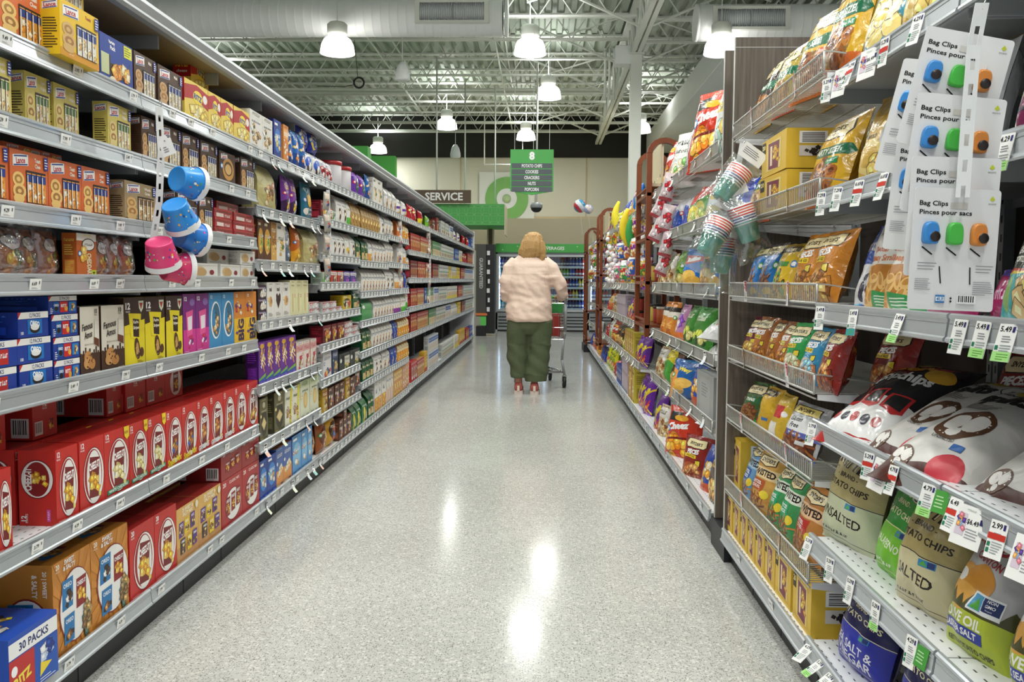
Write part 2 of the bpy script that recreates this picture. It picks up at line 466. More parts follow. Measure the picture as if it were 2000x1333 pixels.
# ---------------------------------------------------------------- artworks
def crown(a, x, y, w, h, txt='Lance'):
    a.poly([(x-w/2, y-h*.45), (x+w/2, y-h*.25), (x+w/2, y+h*.55), (x, y+h*.5), (x-w/2, y+h*.35)], 'f6f4f2')
    a.poly([(x-w*.42, y+h*.22), (x+w*.42, y+h*.4), (x+w*.42, y+h*.5), (x-w*.42, y+h*.32)], '23408f')
    a.poly([(x-w*.45, y-h*.42), (x+w*.45, y-h*.22), (x+w*.45, y-h*.12), (x-w*.45, y-h*.32)], '23408f')
    a.text(txt, x, y+h*.04, h*.46, 'c3262b', w*.84, 0.03, 0, 6)
def lance(title, dark, snack, packs):
    def f(a):
        a.rect(0, 0, 1, .14, dark)
        crown(a, .27, .82, .4, .24)
        for i, t in enumerate(title): a.text(t, .72, .88-i*.1, .075, 'fff6e8' if dark != 'd8961a' else 'b2402a', .36, .03)
        a.ell(.2, .5, .15, .13, snack); a.ell(.2, .5, .1, .08, 'b07f3c'); a.ell(.2, .5, .05, .04, snack)
        a.ell(.22, .3, .17, .13, snack); a.ell(.22, .3, .11, .08, 'a8733a'); a.ell(.22, .3, .05, .035, snack); a.ell(.2, .17, .14, .08, snack)
        a.rect(.4, .12, .93, .68, '2c2320')
        for i in range(4):
            x = .42+i*.128
            a.rect(x, .13, x+.11, .64, packs[0]); a.rect(x, .48, x+.11, .62, packs[1])
            a.bits(x+.055, .3, .035, .15, 5, [packs[2], 'f3e3c0'], .03, i+3); a.rect(x+.01, .14, x+.03, .6, 'f4efe6')
        a.text('NET WT', .25, .06, .03, 'f2e6d8', .3, 0); a.rect(.88, .74, .99, .97, '2b3a94'); a.lines(.895, .76, .98, .95, 4, 'ffffff')
    return f
def lance_side(a):
    crown(a, .5, .86, .8, .16); a.lines(.12, .1, .88, .66, 12, '3a2a1c', 5)
def pouch(a, cx, cy, w, h, c, txt, tc='ffffff', acc=None, seed=1, pic=('f0b23a', 'd98f24', 'f5c65a')):
    a.poly([(cx-w/2, cy-h/2), (cx+w*.44, cy-h*.47), (cx+w/2, cy+h/2), (cx-w*.46, cy+h*.47)], c)
    a.bits(cx, cy-h*.14, w*.32, h*.24, 9, list(pic), w*.12, seed)
    if acc: a.rect(cx-w*.4, cy+h*.08, cx+w*.4, cy+h*.16, acc)
    a.text(txt, cx, cy+h*.29, h*.15, tc, w*.86, .03)
def cheezit(n, var=''):
    def f(a):
        a.text(n, .13, .93, .075, 'ffffff', .2, .03); a.text('PACKS', .13, .865, .025, 'ffffff', .17, .01)
        a.ell(.56, .46, .42, .41, '7b1a1c', 30); a.ell(.56, .46, .405, .395, 'f3f1ee', 30); a.ell(.54, .47, .36, .37, '9e1f22', 30); a.ell(.57, .45, .30, .37, 'f1efec', 30)
        a.poly([(.36, .16), (.73, .14), (.8, .7), (.4, .74)], '781719')
        if var == 'white':
            a.bits(.56, .33, .17, .14, 14, ['f2e3a0', 'e5cf7c', 'fbf0c4'], .07, 4); a.poly([(.08, .07), (.95, .1), (.95, .17), (.08, .14)], '2f8d62'); a.text('WHITE CHEDDAR', .52, .12, .045, 'ffffff', .8, .02, 0, 2)
            a.poly([(.78, 1), (1, 1), (1, .84), (.9, .8), (.8, .86)], 'f3d629'); a.text('NEW', .89, .91, .045, '8a2a1a', .16, .02)
        elif var == 'mix':
            a.bits(.56, .34, .17, .13, 12, ['f0b23a', '3a4aa0', 'c98a3a', 'a5642a'], .07, 7); a.text('Snack Mix', .5, .12, .12, 'f4d81e', .9, .04, .2, 4)
        elif var == 'groove':
            a.bits(.56, .4, .16, .16, 12, ['a4552a', 'c8783c', 'e0a45a'], .07, 5); a.text('GROOVES', .5, .12, .1, 'f6f6f6', .85, .04, .1, 3)
        elif var == 'duoz':
            a.bits(.5, .34, .14, .14, 9, ['e9bd4e', 'c98a2c'], .08, 5); a.rect(.56, .2, .62, .7, 'f1efec')
            a.bits(.66, .3, .12, .12, 8, ['f0d070', 'b5642a'], .07, 8)
        else: a.bits(.57, .33, .17, .15, 14, ['f2b738', 'dd9426', 'f7cb62'], .075, 4)
        a.poly([(.37, .52), (.76, .57), (.77, .69), (.38, .64)], '8c1b1e'); a.text('CHEEZ-IT', .57, .605, .11, 'ffffff', .42, .04, 0, 5)
        a.ell(.78, .17, .05, .035, 'e9e27a'); a.lines(.06, .02, .5, .06, 2, 'e7a9a0')
    return f
def cheez_side(n):
    def f(a):
        a.ell(.5, .62, .44, .26, '7b1a1c', 26); a.ell(.5, .62, .42, .245, 'f3f1ee', 26); a.ell(.5, .62, .33, .23, '8c1b1e', 26)
        a.bits(.55, .6, .2, .1, 10, ['f2b738', 'dd9426', 'f7cb62'], .06, 4); a.text('CHEEZ-IT', .26, .62, .1, 'ffffff', .3, .04, 0, 90)
        a.text(n, .12, .1, .07, 'ffffff', .16, .03, 0, 90); a.text('PACKS', .2, .1, .03, 'ffffff', .14, .01, 0, 90)
        a.rect(.74, .06, .84, .22, 'd14fa6'); a.lines(.76, .08, .82, .2, 5, 'f7d7ee')
    return f
def red_end(a):
    a.text('12', .5, .8, .16, 'f4e8e2', .4, .03); a.text('PACKS', .5, .68, .05, 'f4e8e2', .4, .01); a.barcode(.08, .08, .4, .4); a.bits(.72, .25, .1, .1, 5, ['e2a040', '7b1a1c'], .06, 3)
def red_side(a):
    a.barcode(.05, .05, .3, .45); a.barcode(.7, .05, .95, .5); a.ell(.5, .6, .12, .2, 'b02a28'); a.lines(.35, .6, .6, .85, 4, '9ec7a8', 4)
def sweet(a):
    for i in range(18):
        t = i*20; x0 = .5+1.4*math.cos(R(t)); y0 = .4+1.4*math.sin(R(t)); x1 = .5+1.4*math.cos(R(t+9)); y1 = .4+1.4*math.sin(R(t+9))
        a.poly([(.5, .4), (x0, y0), (x1, y1)], 'd18a35')
    a.text('20', .12, .95, .055, 'fff5e6', .16, .03); a.text('SWEET', .42, .96, .05, 'ffffff', .3, .03); a.text('& SALTY', .42, .9, .05, 'ffffff', .36, .03); a.text('PACKS', .12, .9, .02, 'fff5e6', .16, 0)
    a.ell(.56, .46, .43, .39, '8c2a1a', 30); a.ell(.57, .46, .41, .375, 'f1f0ee', 30)
    pouch(a, .36, .62, .3, .32, '2277b5', 'OREO', 'e8f0fa', None, 3, ('2a1b16', 'f0e9e0', '4a2f20'))
    pouch(a, .72, .56, .28, .32, '8c1b1e', 'CHEEZ-IT', 'ffffff', None, 4)
    pouch(a, .38, .25, .28, .3, '2277b5', 'OREO', 'e8f0fa', None, 5, ('2a1b16', 'c58a4a', '6a4024'))
    a.bits(.86, .24, .1, .16, 22, ['7a5a34', '9a8050', '4a6a5a', 'c09a5a'], .05, 8); a.lines(.05, .02, .5, .08, 3, '8c5a1c')
def sweet_side(a):
    a.text('20 | SWEET', .84, .8, .055, 'fff5e6', .3, .03, 0, -90); a.text('& SALTY', .66, .78, .055, 'fff5e6', .24, .03, 0, -90)
    a.ell(.5, .36, .44, .3, '8c2a1a', 26); a.ell(.5, .36, .41, .28, 'f1f0ee', 26)
    pouch(a, .38, .48, .5, .24, '2277b5', 'OREO', 'e8f0fa', None, 3, ('2a1b16', 'f0e9e0', '4a2f20')); pouch(a, .5, .24, .55, .22, '8c1b1e', 'CHEEZ-IT', 'ffffff', None, 4)
    a.rect(.74, .02, .98, .13, 'd14fa6')
def sweet_top(a):
    a.poly([(.2, .3), (.55, .2), (.7, .75), (.25, .7)], '2277b5'); a.poly([(.5, .3), (.85, .35), (.8, .8), (.5, .7)], '7a1a1c'); a.bits(.5, .5, .25, .2, 12, ['2a1b16', 'e0b060', 'c58a4a'], .05, 2)
def mix20(a):
    a.rect(0, 0, 1, .3, 'c8925a'); a.text('20 SWEET &', .5, .93, .07, 'fff4d8', .8, .03); a.text('SALTY MIX', .5, .85, .07, 'fff4d8', .8, .03)
    for i, (x, y, c, t) in enumerate([(.2, .6, '5b3a8c', 'RITZ'), (.45, .62, 'e8c81e', 'RITZ'), (.72, .66, '5b3a8c', 'RITZ'), (.25, .3, '3a3a42', 'OREO'), (.55, .3, 'e8c81e', 'RITZ'), (.8, .32, '5b3a8c', 'OREO')]):
        pouch(a, x, y, .22, .28, c, t, 'ffffff', None, i, ('e8c070', '8c5a2a', '3a3a42'))
    a.ell(.9, .9, .07, .07, 'f0e6c8')
def redclassic(n):
    def f(a):
        a.text('20', .14, .9, .09, 'ffe9e4', .18, .03); a.text('CLASSIC MIX', .62, .9, .06, 'ffe9e4', .5, .02)
        if n: a.ell(.55, .42, .38, .34, '7b1a1c'); a.ell(.55, .42, .36, .32, 'f3f1ee')
        for i in range(3): pouch(a, .3+i*.24, .42+(.05*i), .2, .4, '8c1b1e', 'CHEEZ-IT', 'ffffff', None, i)
    return f
def packs12(kind):
    def f(a):
        a.rect(0, .74, 1, 1, 'f2f0ee'); a.poly([(0, .74), (0, 1), (.1, 1)], 'c8322e'); a.text('12 PACKS', .55, .87, .17, '1c2c6c', .36, .02)
        if kind == 'o':
            a.rect(.3, .12, .78, .7, '1a78c8'); a.ell(.54, .34, .17, .2, '241a18'); a.ell(.54, .4, .14, .14, 'f0f0f0'); a.text('OREO', .54, .52, .24, 'ffffff', .36, .05, 0, -6)
            a.text('100', .12, .18, .13, 'ffffff', .16, .02)
        elif kind == 'a':
            a.rect(.2, .1, .8, .68, 'c22d2a'); a.ell(.3, .36, .15, .24, 'cf9a5a'); a.bits(.3, .36, .1, .16, 7, ['4a2a1a'], .02, 3); marks(a, .6, .45, .34, .2, 'ffffff', 4); a.text('100', .1, .18, .13, 'ffffff', .14, .02)
        else:
            a.rect(.16, .14, .36, .68, '1566b0'); a.text('OREO', .26, .5, .13, 'ffffff', .17, .03); a.ell(.26, .3, .07, .13, '241a18')
            a.rect(.38, .1, .66, .7, 'd02c2a'); a.text('RITZ', .52, .46, .18, 'ffffff', .2, .04); a.ell(.6, .3, .06, .14, 'f0b040')
            a.rect(.7, .14, .94, .66, '2a8ad0'); a.bits(.82, .38, .08, .18, 9, ['c58a4a', '7a4a2a', 'f0d9a0'], .03, 3); a.lines(.04, .04, .14, .4, 4, 'ffffff')
    return f
def amos(a):
    a.rect(0, 0, 1, .33, '4a2e20')
    for i in range(9): a.rect(i*.11, .3, i*.11+.07, .34+(i*37 % 5)*.02, '4a2e20')
    a.text('10', .82, .93, .07, '33261e', .2, .02); a.text('PACKS', .82, .875, .02, '33261e', .14, 0)
    a.text('Famous', .36, .72, .1, '2a211c', .56, .02, .25, 8); a.text('Amos', .4, .6, .1, '2a211c', .42, .02, .25, 8); a.text('BELGIAN CHOCOLATE', .5, .46, .022, '6a4a38', .6, 0)
    a.poly([(.72, .5), (.95, .45), (.96, .78), (.74, .8)], 'ece6da'); a.poly([(.7, .46), (.96, .4), (.96, .52), (.7, .56)], '6b3a24')
    a.ell(.36, .27, .2, .1, 'c98f52'); a.ell(.3, .19, .17, .08, 'd39c60'); a.ell(.56, .18, .17, .08, 'c08548'); a.bits(.4, .23, .22, .1, 12, ['3c2216'], .022, 3, 'el')
    a.text('TASTE THE GOOD', .3, .04, .02, 'e8dccc', .4, 0); a.rect(.68, .02, .96, .06, 'e8dccc')
def stripes(rot):
    def f(a):
        a.rect(0, .6, 1, 1, '3a2420'); a.poly([(0, .6), (1, .68), (1, .55), (0, .48)], 'f0dc28')
        a.text('12', .18, .88, .1, 'ffffff', .26, .04); a.text('PACKS', .18, .8, .025, 'ffffff', .2, .01); a.poly([(.7, .95), (.96, .95), (.93, .84), (.83, .78), (.73, .84)], 'd8e4d0'); a.poly([(.74, .92), (.92, .92), (.83, .82)], 'b8302c')
        a.poly([(.3, .42), (.74, .38), (.82, .76), (.2, .78)], 'f0dc28'); a.poly([(.42, .44), (.7, .42), (.72, .68), (.4, .7)], '33201c'); a.text('Fudge', .55, .64, .06, 'f5f0e0', .26, .03, .15); a.text('Stripes', .56, .56, .06, 'f5f0e0', .28, .03, .15)
        a.ell(.6, .26, .13, .16, '4a2c1e', 16, 8); a.ell(.6, .26, .07, .09, 'c99a58'); a.bits(.6, .26, .1, .13, 6, ['e6c58a'], .03, 5, 'stick'); a.ell(.82, .2, .1, .07, '5a3624')
        a.lines(.6, .04, .9, .09, 3, '7a6a10')
    return f
def wide(base2, c2, c3, txt=None, tc='ffffff', n=None, seed=1):
    def f(a):
        a.poly([(0, 0), (1, 0), (1, .35), (0, .5)], base2); a.ell(.55, .5, .34, .3, c2, 22); a.ell(.55, .5, .28, .25, c3, 20)
        a.bits(.55, .48, .2, .18, 9, [base2, c2, 'e8c07a'], .08, seed)
        if n: a.text(n, .2, .92, .07, tc, .24, .04)
        if txt: a.text(txt, .5, .8, .07, tc, .8, .03, .1)
    return f
def danimal(a):
    a.rect(0, 0, 1, .42, 'd23a94'); a.text('12', .2, .92, .07, 'ffffff', .26, .04); a.ell(.72, .86, .2, .06, '8c6ab0')
    a.poly([(.3, .3), (.72, .34), (.78, .74), (.22, .7)], 'e85a9c'); a.poly([(.38, .4), (.68, .42), (.7, .64), (.34, .62)], 'f0e4ee'); a.bits(.5, .22, .26, .1, 9, ['c02a4a', 'f3e9ef', '7a2a80'], .07, 3, 'el'); a.lines(.1, .03, .6, .08, 2, 'f5c8e0')
def blueoval(a):
    a.text('12', .2, .93, .06, 'e8f3fa', .26, .04); a.ell(.52, .52, .4, .33, 'f2f4f6', 26); a.ell(.55, .52, .33, .3, '3a7090', 24); a.bits(.55, .5, .22, .22, 14, ['c58a4a', 'd8b080', '4a5a60', 'e8d8b0'], .09, 5); a.poly([(.2, .44), (.46, .42), (.42, .72), (.26, .7)], '2a88c0')
def orangebig(a):
    a.rect(0, 0, 1, .5, 'edc02a'); a.text('12', .25, .93, .06, 'fff4e0', .3, .04); a.text('BIG', .62, .28, .22, '3a2a50', .6, .05, 0, 90); a.bits(.4, .66, .25, .14, 12, ['c42c4c', '5a3a90', 'e8a03a', 'f0e4c8'], .08, 4); a.bits(.3, .2, .15, .14, 5, ['5a3a90', 'c8832a'], .07, 8)
def ritzcheese(a):
    a.poly([(0, .52), (.5, .62), (1, .45), (1, .86), (.5, .96), (0, .86)], 'b5222c'); a.ell(.55, .66, .2, .17, 'f4d83a'); a.text('RITZ', .55, .66, .14, '2a50a0', .34, .05, 0, -8); a.ell(.86, .7, .1, .11, 'f3efe8')
    a.bits(.5, .26, .4, .18, 10, ['f3d67c', 'efe0a8', 'e2b850'], .1, 3)
def ritzside(a):
    a.rect(0, .45, 1, 1, 'b5222c'); a.text('RITZ', .5, .78, .16, 'f0c040', .7, .04); a.text('cheese', .5, .6, .08, 'ffffff', .6, .02); a.lines(.1, .06, .9, .4, 5, 'b8862a')
def sm(band, pic):
    def f(a):
        a.rect(0, .84, 1, 1, band); marks(a, .5, .92, .6, .06, '6a5a20', 3); marks(a, .5, .74, .7, .05, '3a3a34', 5)
        a.bits(.5, .42, .34, .2, 14, pic, .09, 5, 'el'); a.bits(.3, .6, .2, .06, 5, ['4a3a2a', 'c89a5a'], .05, 7); a.lines(.15, .06, .85, .16, 3, 'b5b0a5')
    return f
def uni(band, pic, lay=0, tc='ffffff', seed=1, shape='el', band2=None, txt=None):
    """packaging seen too far away to read"""
    def f(a):
        if lay == 0:
            a.rect(0, .66, 1, .9, band); marks(a, .5, .78, .75, .12, tc, seed); a.bits(.5, .3, .36, .22, 9, pic, .12, seed, shape)
            if band2: a.rect(0, 0, 1, .1, band2)
        elif lay == 1:
            a.rect(.0, 0, 1, .42, band); marks(a, .5, .8, .7, .1, tc, seed); a.bits(.5, .45, .36, .24, 10, pic, .13, seed, shape)
            if band2: a.rect(0, .93, 1, 1, band2)
        elif lay == 2:
            a.ell(.5, .5, .42, .3, band, 18); a.bits(.5, .4, .28, .18, 8, pic, .12, seed, shape); marks(a, .5, .62, .6, .09, tc, seed); a.rect(.1, .86, .5, .92, tc)
            if band2: a.rect(0, 0, 1, .08, band2)
        else:
            a.poly([(0, .35), (1, .55), (1, 1), (0, 1)], band); marks(a, .52, .72, .7, .13, tc, seed); a.bits(.5, .25, .36, .16, 8, pic, .13, seed, shape)
            if band2: a.poly([(0, .35), (1, .55), (1, .5), (0, .3)], band2)
    return f
def nui(pic):
    def f(a):
        a.text('nui', .5, .82, .11, '3a3632', .7, .03, .1)
        if pic == 'heart':
            a.poly([(.5, .3), (.78, .52), (.78, .66), (.66, .72), (.5, .64), (.34, .72), (.22, .66), (.22, .52)], '3a2420')
        else: a.ell(.5, .5, .26, .14, 'e0b880'); a.bits(.5, .5, .2, .1, 6, ['b5824a'], .05, 3)
        a.lines(.2, .12, .8, .22, 3, '8a8580'); a.rect(.3, .04, .7, .07, '8a8580')
    return f
def belv(a):
    a.bits(.5, .62, .26, .24, 9, ['f0c050', 'e0a030', 'f6d888'], .16, 4, 'stick'); a.text('belVita', .52, .56, .1, 'ffffff', .8, .03, .1, 60); a.rect(0, 0, 1, .18, '3a58b0'); a.poly([(0, .14), (1, .26), (1, .18), (0, .1)], '7ab84a'); a.ell(.5, .9, .3, .06, 'e8b83a')
def snyder(band, bandtxt, tc, pic, shape='ring', extra=None, nm="SNYDER'S", low=None, seed=1):
    def f(a):
        if low: a.rect(0, 0, 1, .16, low)
        a.poly([(.1, .76), (.16, .9), (.84, .92), (.9, .78), (.82, .7), (.18, .69)], '2a1c16'); a.poly([(.13, .77), (.18, .89), (.82, .905), (.87, .78), (.8, .715), (.2, .705)], 'efdfae')
        a.text(nm, .5, .82, .065, '2a1c16', .62, .04); a.text('OF HANOVER', .5, .75, .025, '2a1c16', .4, .01)
        a.poly([(0, .6), (.06, .54), (0, .5), (.94, .5), (1, .55), (.95, .62)], band); a.text(bandtxt, .5, .56, .07, tc, .84, .03, .1)
        a.ell(.5, .26, .36, .2, '8f6a3a'); a.bits(.5, .27, .34, .18, 26, pic, .085, seed, shape)
        if extra: a.rect(.6, .4, .86, .47, extra); a.text('SEA SALT', .73, .435, .025, 'ffffff', .24, .01)
    return f
def pieces(acc, pic, sq='f3d22e'):
    def f(a):
        a.poly([(.12, .79), (.16, .92), (.84, .93), (.88, .8), (.8, .74), (.2, .73)], '2a1c16'); a.poly([(.15, .8), (.19, .91), (.81, .92), (.85, .8), (.79, .755), (.21, .745)], 'efdfae')
        a.text("SNYDER'S", .5, .83, .065, '2a1c16', .6, .04); a.text('PIECES', .46, .66, .1, 'ffffff', .8, .05, .25, 5)
        a.rect(.14, .53, .6, .6, sq); a.text('VALUE SIZE', .37, .565, .04, '3a2a10', .42, .03); a.rrect(.68, .44, .09, .08, '2a1c10', 6); a.rrect(.68, .44, .075, .065, 'e8d040', 6)
        a.ell(.45, .22, .42, .22, acc); a.bits(.45, .2, .4, .19, 30, pic, .07, 3)
    return f
def glutenfree(a):
    a.rect(0, .42, 1, .72, 'eef0f2'); a.rect(0, 0, 1, .1, '2c4ab0'); a.rect(0, .36, 1, .46, '5a62b0')
    a.poly([(.1, .78), (.14, .94), (.86, .94), (.9, .78)], '2a1c16'); a.poly([(.13, .79), (.17, .925), (.83, .925), (.87, .79)], 'efd87a'); a.text("SNYDER'S", .5, .86, .07, '2a1c16', .64, .04)
    a.text('Gluten', .42, .68, .09, '1c1c1e', .62, .02, .35, 4); a.text('Free', .42, .56, .09, '1c1c1e', .4, .02, .35, 4); a.text('Pretzel Rods', .5, .41, .045, 'ffffff', .7, .02)
    a.rect(.04, .1, .96, .36, '4a2a1c'); a.bits(.5, .23, .42, .12, 26, ['8a4a26', '6b3218', 'a8642f'], .09, 4, 'stick'); a.rect(.6, .24, .82, .31, 'd8d8da')
def twisted(c, band, title='TWISTED'):
    def f(a):
        a.poly([(.14, .8), (.16, .93), (.84, .93), (.86, .8), (.5, .75)], '2a1c16'); a.poly([(.17, .81), (.19, .915), (.81, .915), (.83, .81), (.5, .765)], 'efdfae'); a.text("SNYDER'S", .5, .855, .07, '2a1c16', .62, .04)
        a.rect(0, .56, 1, .73, c); a.text(title, .5, .65, .11, '1c1410', .86, .04); a.poly([(.1, .36), (.66, .34), (.68, .54), (.12, .54)], band); a.text('PRETZEL', .38, .48, .05, 'ffffff', .44, .02); a.text('STICKS', .38, .41, .05, 'ffffff', .4, .02)
        a.bits(.5, .18, .4, .16, 26, ['7a3f1e', '98552a', 'c98a4a'], .07, 7, 'stick'); a.ell(.75, .32, .13, .07, 'e8d040')
    return f
def ybox(a):
    a.rect(.22, .12, .8, .88, 'e8cf78'); a.poly([(.3, .16), (.7, .12), (.74, .82), (.28, .86)], '7a2a44'); a.rect(.37, .24, .45, .76, 'f0e0c0'); a.bits(.6, .45, .1, .26, 12, ['e8b850', 'd08f2c'], .06, 4); a.rect(.02, .64, .17, .95, '1c1814'); a.text('20', .1, .82, .12, 'f5e6a0', .13, .03)
def ybox_side(a): a.barcode(.25, .62, .8, .92, 3, True); a.rect(.25, .3, .8, .56, 'd8d2cc'); a.bits(.55, .43, .16, .1, 18, ['241f1c'], .035, 2)
def ybox_top(a): a.rect(.1, .3, .9, .96, '4a3410'); a.rect(.2, .36, .5, .6, 'c8c4b4'); a.bits(.6, .7, .22, .12, 10, ['7a2a44', 'e8b850'], .05, 2); a.text('20', .3, .5, .16, '1c1814', .2, .04)
def kettle(c1, c2, line, name2, l3=None, tc='241a14', nc='241a14'):
    def f(a):
        a.poly([(0, 0), (1, 0), (1, .46), (0, .5)], c2); a.poly([(0, .49), (1, .45), (1, .458), (0, .498)], nc); a.poly([(0, .1), (1, .08), (1, .085), (0, .105)], nc)
        a.text('KETTLE', .5, .83, .13, nc, .86, .07, .12, -8); a.text('KETTLE', .507, .833, .12, 'e9dfae' if nc != 'f0e9c0' else '2c2a60', .82, -.01, .12, -8); a.text('- BRAND -', .5, .7, .045, nc, .6, .02, 0, -4); a.text('POTATO CHIPS', .5, .6, .06, nc, .8, .02, 0, -5)
        for i, t in enumerate(line): a.text(t, .5, .3-i*.11, .09, tc, .74, .015, 0, -6)
        marks(a, .42, .14, .5, .03, tc, 9); a.rect(.62, .4, .8, .455, '3a8ac0'); a.poly([(.63, .41), (.68, .45), (.72, .41)], '5ab04a'); a.rect(.72, .405, .79, .45, '28407c')
    return f
def nutrition(a):
    a.rect(.06, .1, .94, .9, 'c8c9cc'); a.lines(.1, .14, .9, .86, 22, '2a2a30', 5)
def boulder(a):
    a.rect(0, 0, 1, .38, 'b5c43a'); a.poly([(.4, .92), (.5, .97), (.6, .93), (.74, .9), (.3, .88)], 'a8242c')
    a.text('BOULDER', .5, .83, .1, 'a8242c', .88, .05, 0, -6); a.text('CANYON', .5, .72, .055, 'a8242c', .66, .03, 0, -8)
    a.ell(.28, .53, .2, .13, 'd99b3a', 18, 20); a.ell(.5, .54, .2, .15, 'cf8f34', 18, -10); a.ell(.34, .42, .2, .1, 'dba24a'); a.ell(.24, .56, .1, .05, 'ebe9e6', 14, 20)
    a.poly([(x/14, .36+(.1 if x % 2 else .02)+.02*math.sin(x)) for x in range(15)]+[(1, .34), (0, .34)], '4a4a26')
    a.rect(.5, .36, .86, .5, 'eef2f4'); a.rect(.52, .375, .66, .485, '4aa0d0'); a.poly([(.53, .38), (.59, .47), (.65, .38)], '5ab04a'); a.rect(.67, .39, .85, .485, '22346c'); a.text('NON', .76, .47, .022, 'ffffff', .14, .02); a.text('GMO', .76, .435, .022, 'ffffff', .14, .02); a.text('Project', .76, .405, .014, 'ffffff', .12, 0)
    a.text('OLIVE OIL', .42, .28, .075, 'f3f4ea', .74, .03, .1); a.rect(.02, .16, .74, .235, '2f3f9c'); a.text('CLASSIC SEA SALT', .36, .198, .045, 'f4f4f4', .62, .03); a.text('KETTLE POTATO CHIPS', .5, .1, .035, '1e2410', .8, .02); a.ell(.6, .035, .06, .02, '1e2410'); a.ell(.6, .035, .045, .013, 'b5c43a')
def popchips(a):
    a.rect(0, .0, 1, .42, 'f0efee'); a.rect(0, 0, 1, .08, 'b02a2a'); a.bits(.5, .9, .4, .1, 16, ['e8a02a', 'c22a44', '2a2228', 'f0c040'], .12, 5, 'el')
    a.text('popchips', .5, .66, .13, 'ffffff', .86, .04, 0, 4); a.ell(.8, .78, .15, .08, 'e9b23a')
    for i in range(3): a.poly([(.12+i*.28, .46), (.34+i*.28, .5), (.36+i*.28, .34), (.28+i*.28, .3), (.1+i*.28, .33)], 'c22a2c'); a.poly([(.15+i*.28, .45), (.32+i*.28, .48), (.33+i*.28, .35), (.14+i*.28, .35)], '1c1a1c')
    for i in range(5): a.ell(.18+i*.15, .2, .055, .04, '2c2c3c' if i % 2 else 'b02a2a')
def splits(low):
    def f(a):
        a.rect(0, 0, 1, .12, low); a.ell(.75, .12, .16, .1, 'c83040'); a.rect(0, .92, 1, 1, '3c2424'); a.ell(.5, .9, .2, .05, 'd8b832'); a.text('NEW', .5, .9, .03, '3a2a10', .2, .02)
        a.text('ORIGINAL', .3, .84, .03, '1c1a1a', .34, .02); a.text('splits', .45, .74, .16, '141212', .8, .06, .2); a.lines(.2, .6, .6, .66, 4, '6a6664'); a.ell(.82, .82, .1, .07, '1c1a1a'); a.ell(.82, .82, .09, .063, 'ece8e4')
        for x, y, q in ((.5, .44, 1.05), (.26, .14, .5)):
            a.ell(x, y, .25*q, .13*q, '5c3a22', 22); a.ell(x-.09*q, y+.01, .1*q, .07*q, 'ece8e4', 14); a.ell(x+.1*q, y+.01, .1*q, .07*q, 'ece8e4', 14); a.ell(x, y-.07*q, .07*q, .035*q, 'ece8e4', 10)
            a.bits(x, y, .23*q, .11*q, 16, ['f4f0e8'], .007, 3, 'sq')
        a.text('UNSALTED', .5, .3, .02, '3a3636', .4, .01); a.rect(.64, .24, .76, .28, '2f66b0')
    return f
def smiles(a):
    a.rect(0, .44, 1, .9, 'f2efe9'); a.rect(0, .9, 1, 1, '2f8f52'); marks(a, .5, .95, .6, .03, 'f0e8c0', 3)
    a.text('Annie', .44, .84, .07, 'e9c83a', .5, .04, .2, 8); marks(a, .5, .76, .5, .025, '4a4a3a', 4); a.ell(.8, .66, .15, .1, 'e9e9e6'); a.ell(.8, .6, .14, .03, 'a8583a')
    a.text('Cheddar', .42, .6, .06, 'd9662c', .6, .03, .15); a.text('Cheesy Smiles', .5, .5, .085, 'd9752c', .94, .04, 0)
    a.rect(0, 0, 1, .44, 'd9973e'); a.ell(.5, .3, .44, .15, 'c07c28')
    for i in range(12):
        x = .14+.72*((i*37) % 100)/100; y = .08+.3*((i*53) % 100)/100; a.ell(x, y, .13, .05, 'edc078', 14, i*40); a.ell(x, y+.012, .09, .025, 'c98f44', 12, i*40)
    a.poly([(.3, .04), (.98, .02), (.98, .16), (.36, .2)], '2f9a52'); a.lines(.4, .06, .9, .16, 4, 'e8f5e0')
def mission(a):
    a.rect(0, .92, 1, 1, '7a1c50'); a.poly([(.34, .8), (.5, .92), (.66, .93), (.8, .9), (1, .9), (1, .8)], 'edd43a'); a.rect(.18, .7, 1, .82, 'd0392c'); a.text('MISSION', .62, .76, .085, 'ffffff', .8, .06, .1)
    a.rect(.18, .52, 1, .7, 'f0de3a'); a.text('Restaurant', .62, .63, .07, 'fdfcf0', .74, .02, .3); a.text('STYLE', .62, .555, .035, 'f8f4d0', .4, .02); a.rect(.18, .14, 1, .52, '7a1c50'); a.text('THIN & CRISPY', .6, .46, .06, 'ffffff', .8, .02)
    a.ell(.6, .33, .34, .1, 'e0cf8a'); a.bits(.6, .33, .3, .08, 14, ['f0e4b0', 'd8c27a', 'c9b068'], .09, 4); a.poly([(.18, .22), (1, .24), (1, .27), (.18, .25)], '2a1c30'); a.text('4 SIMPLE', .42, .18, .03, 'f4e8f0', .3, .02); a.text('Sea Salt', .8, .18, .035, 'f4e8f0', .24, .02)
    a.ell(.08, .5, .04, .04, '5a3a6a'); a.ell(.07, .4, .05, .05, '5a3a6a')
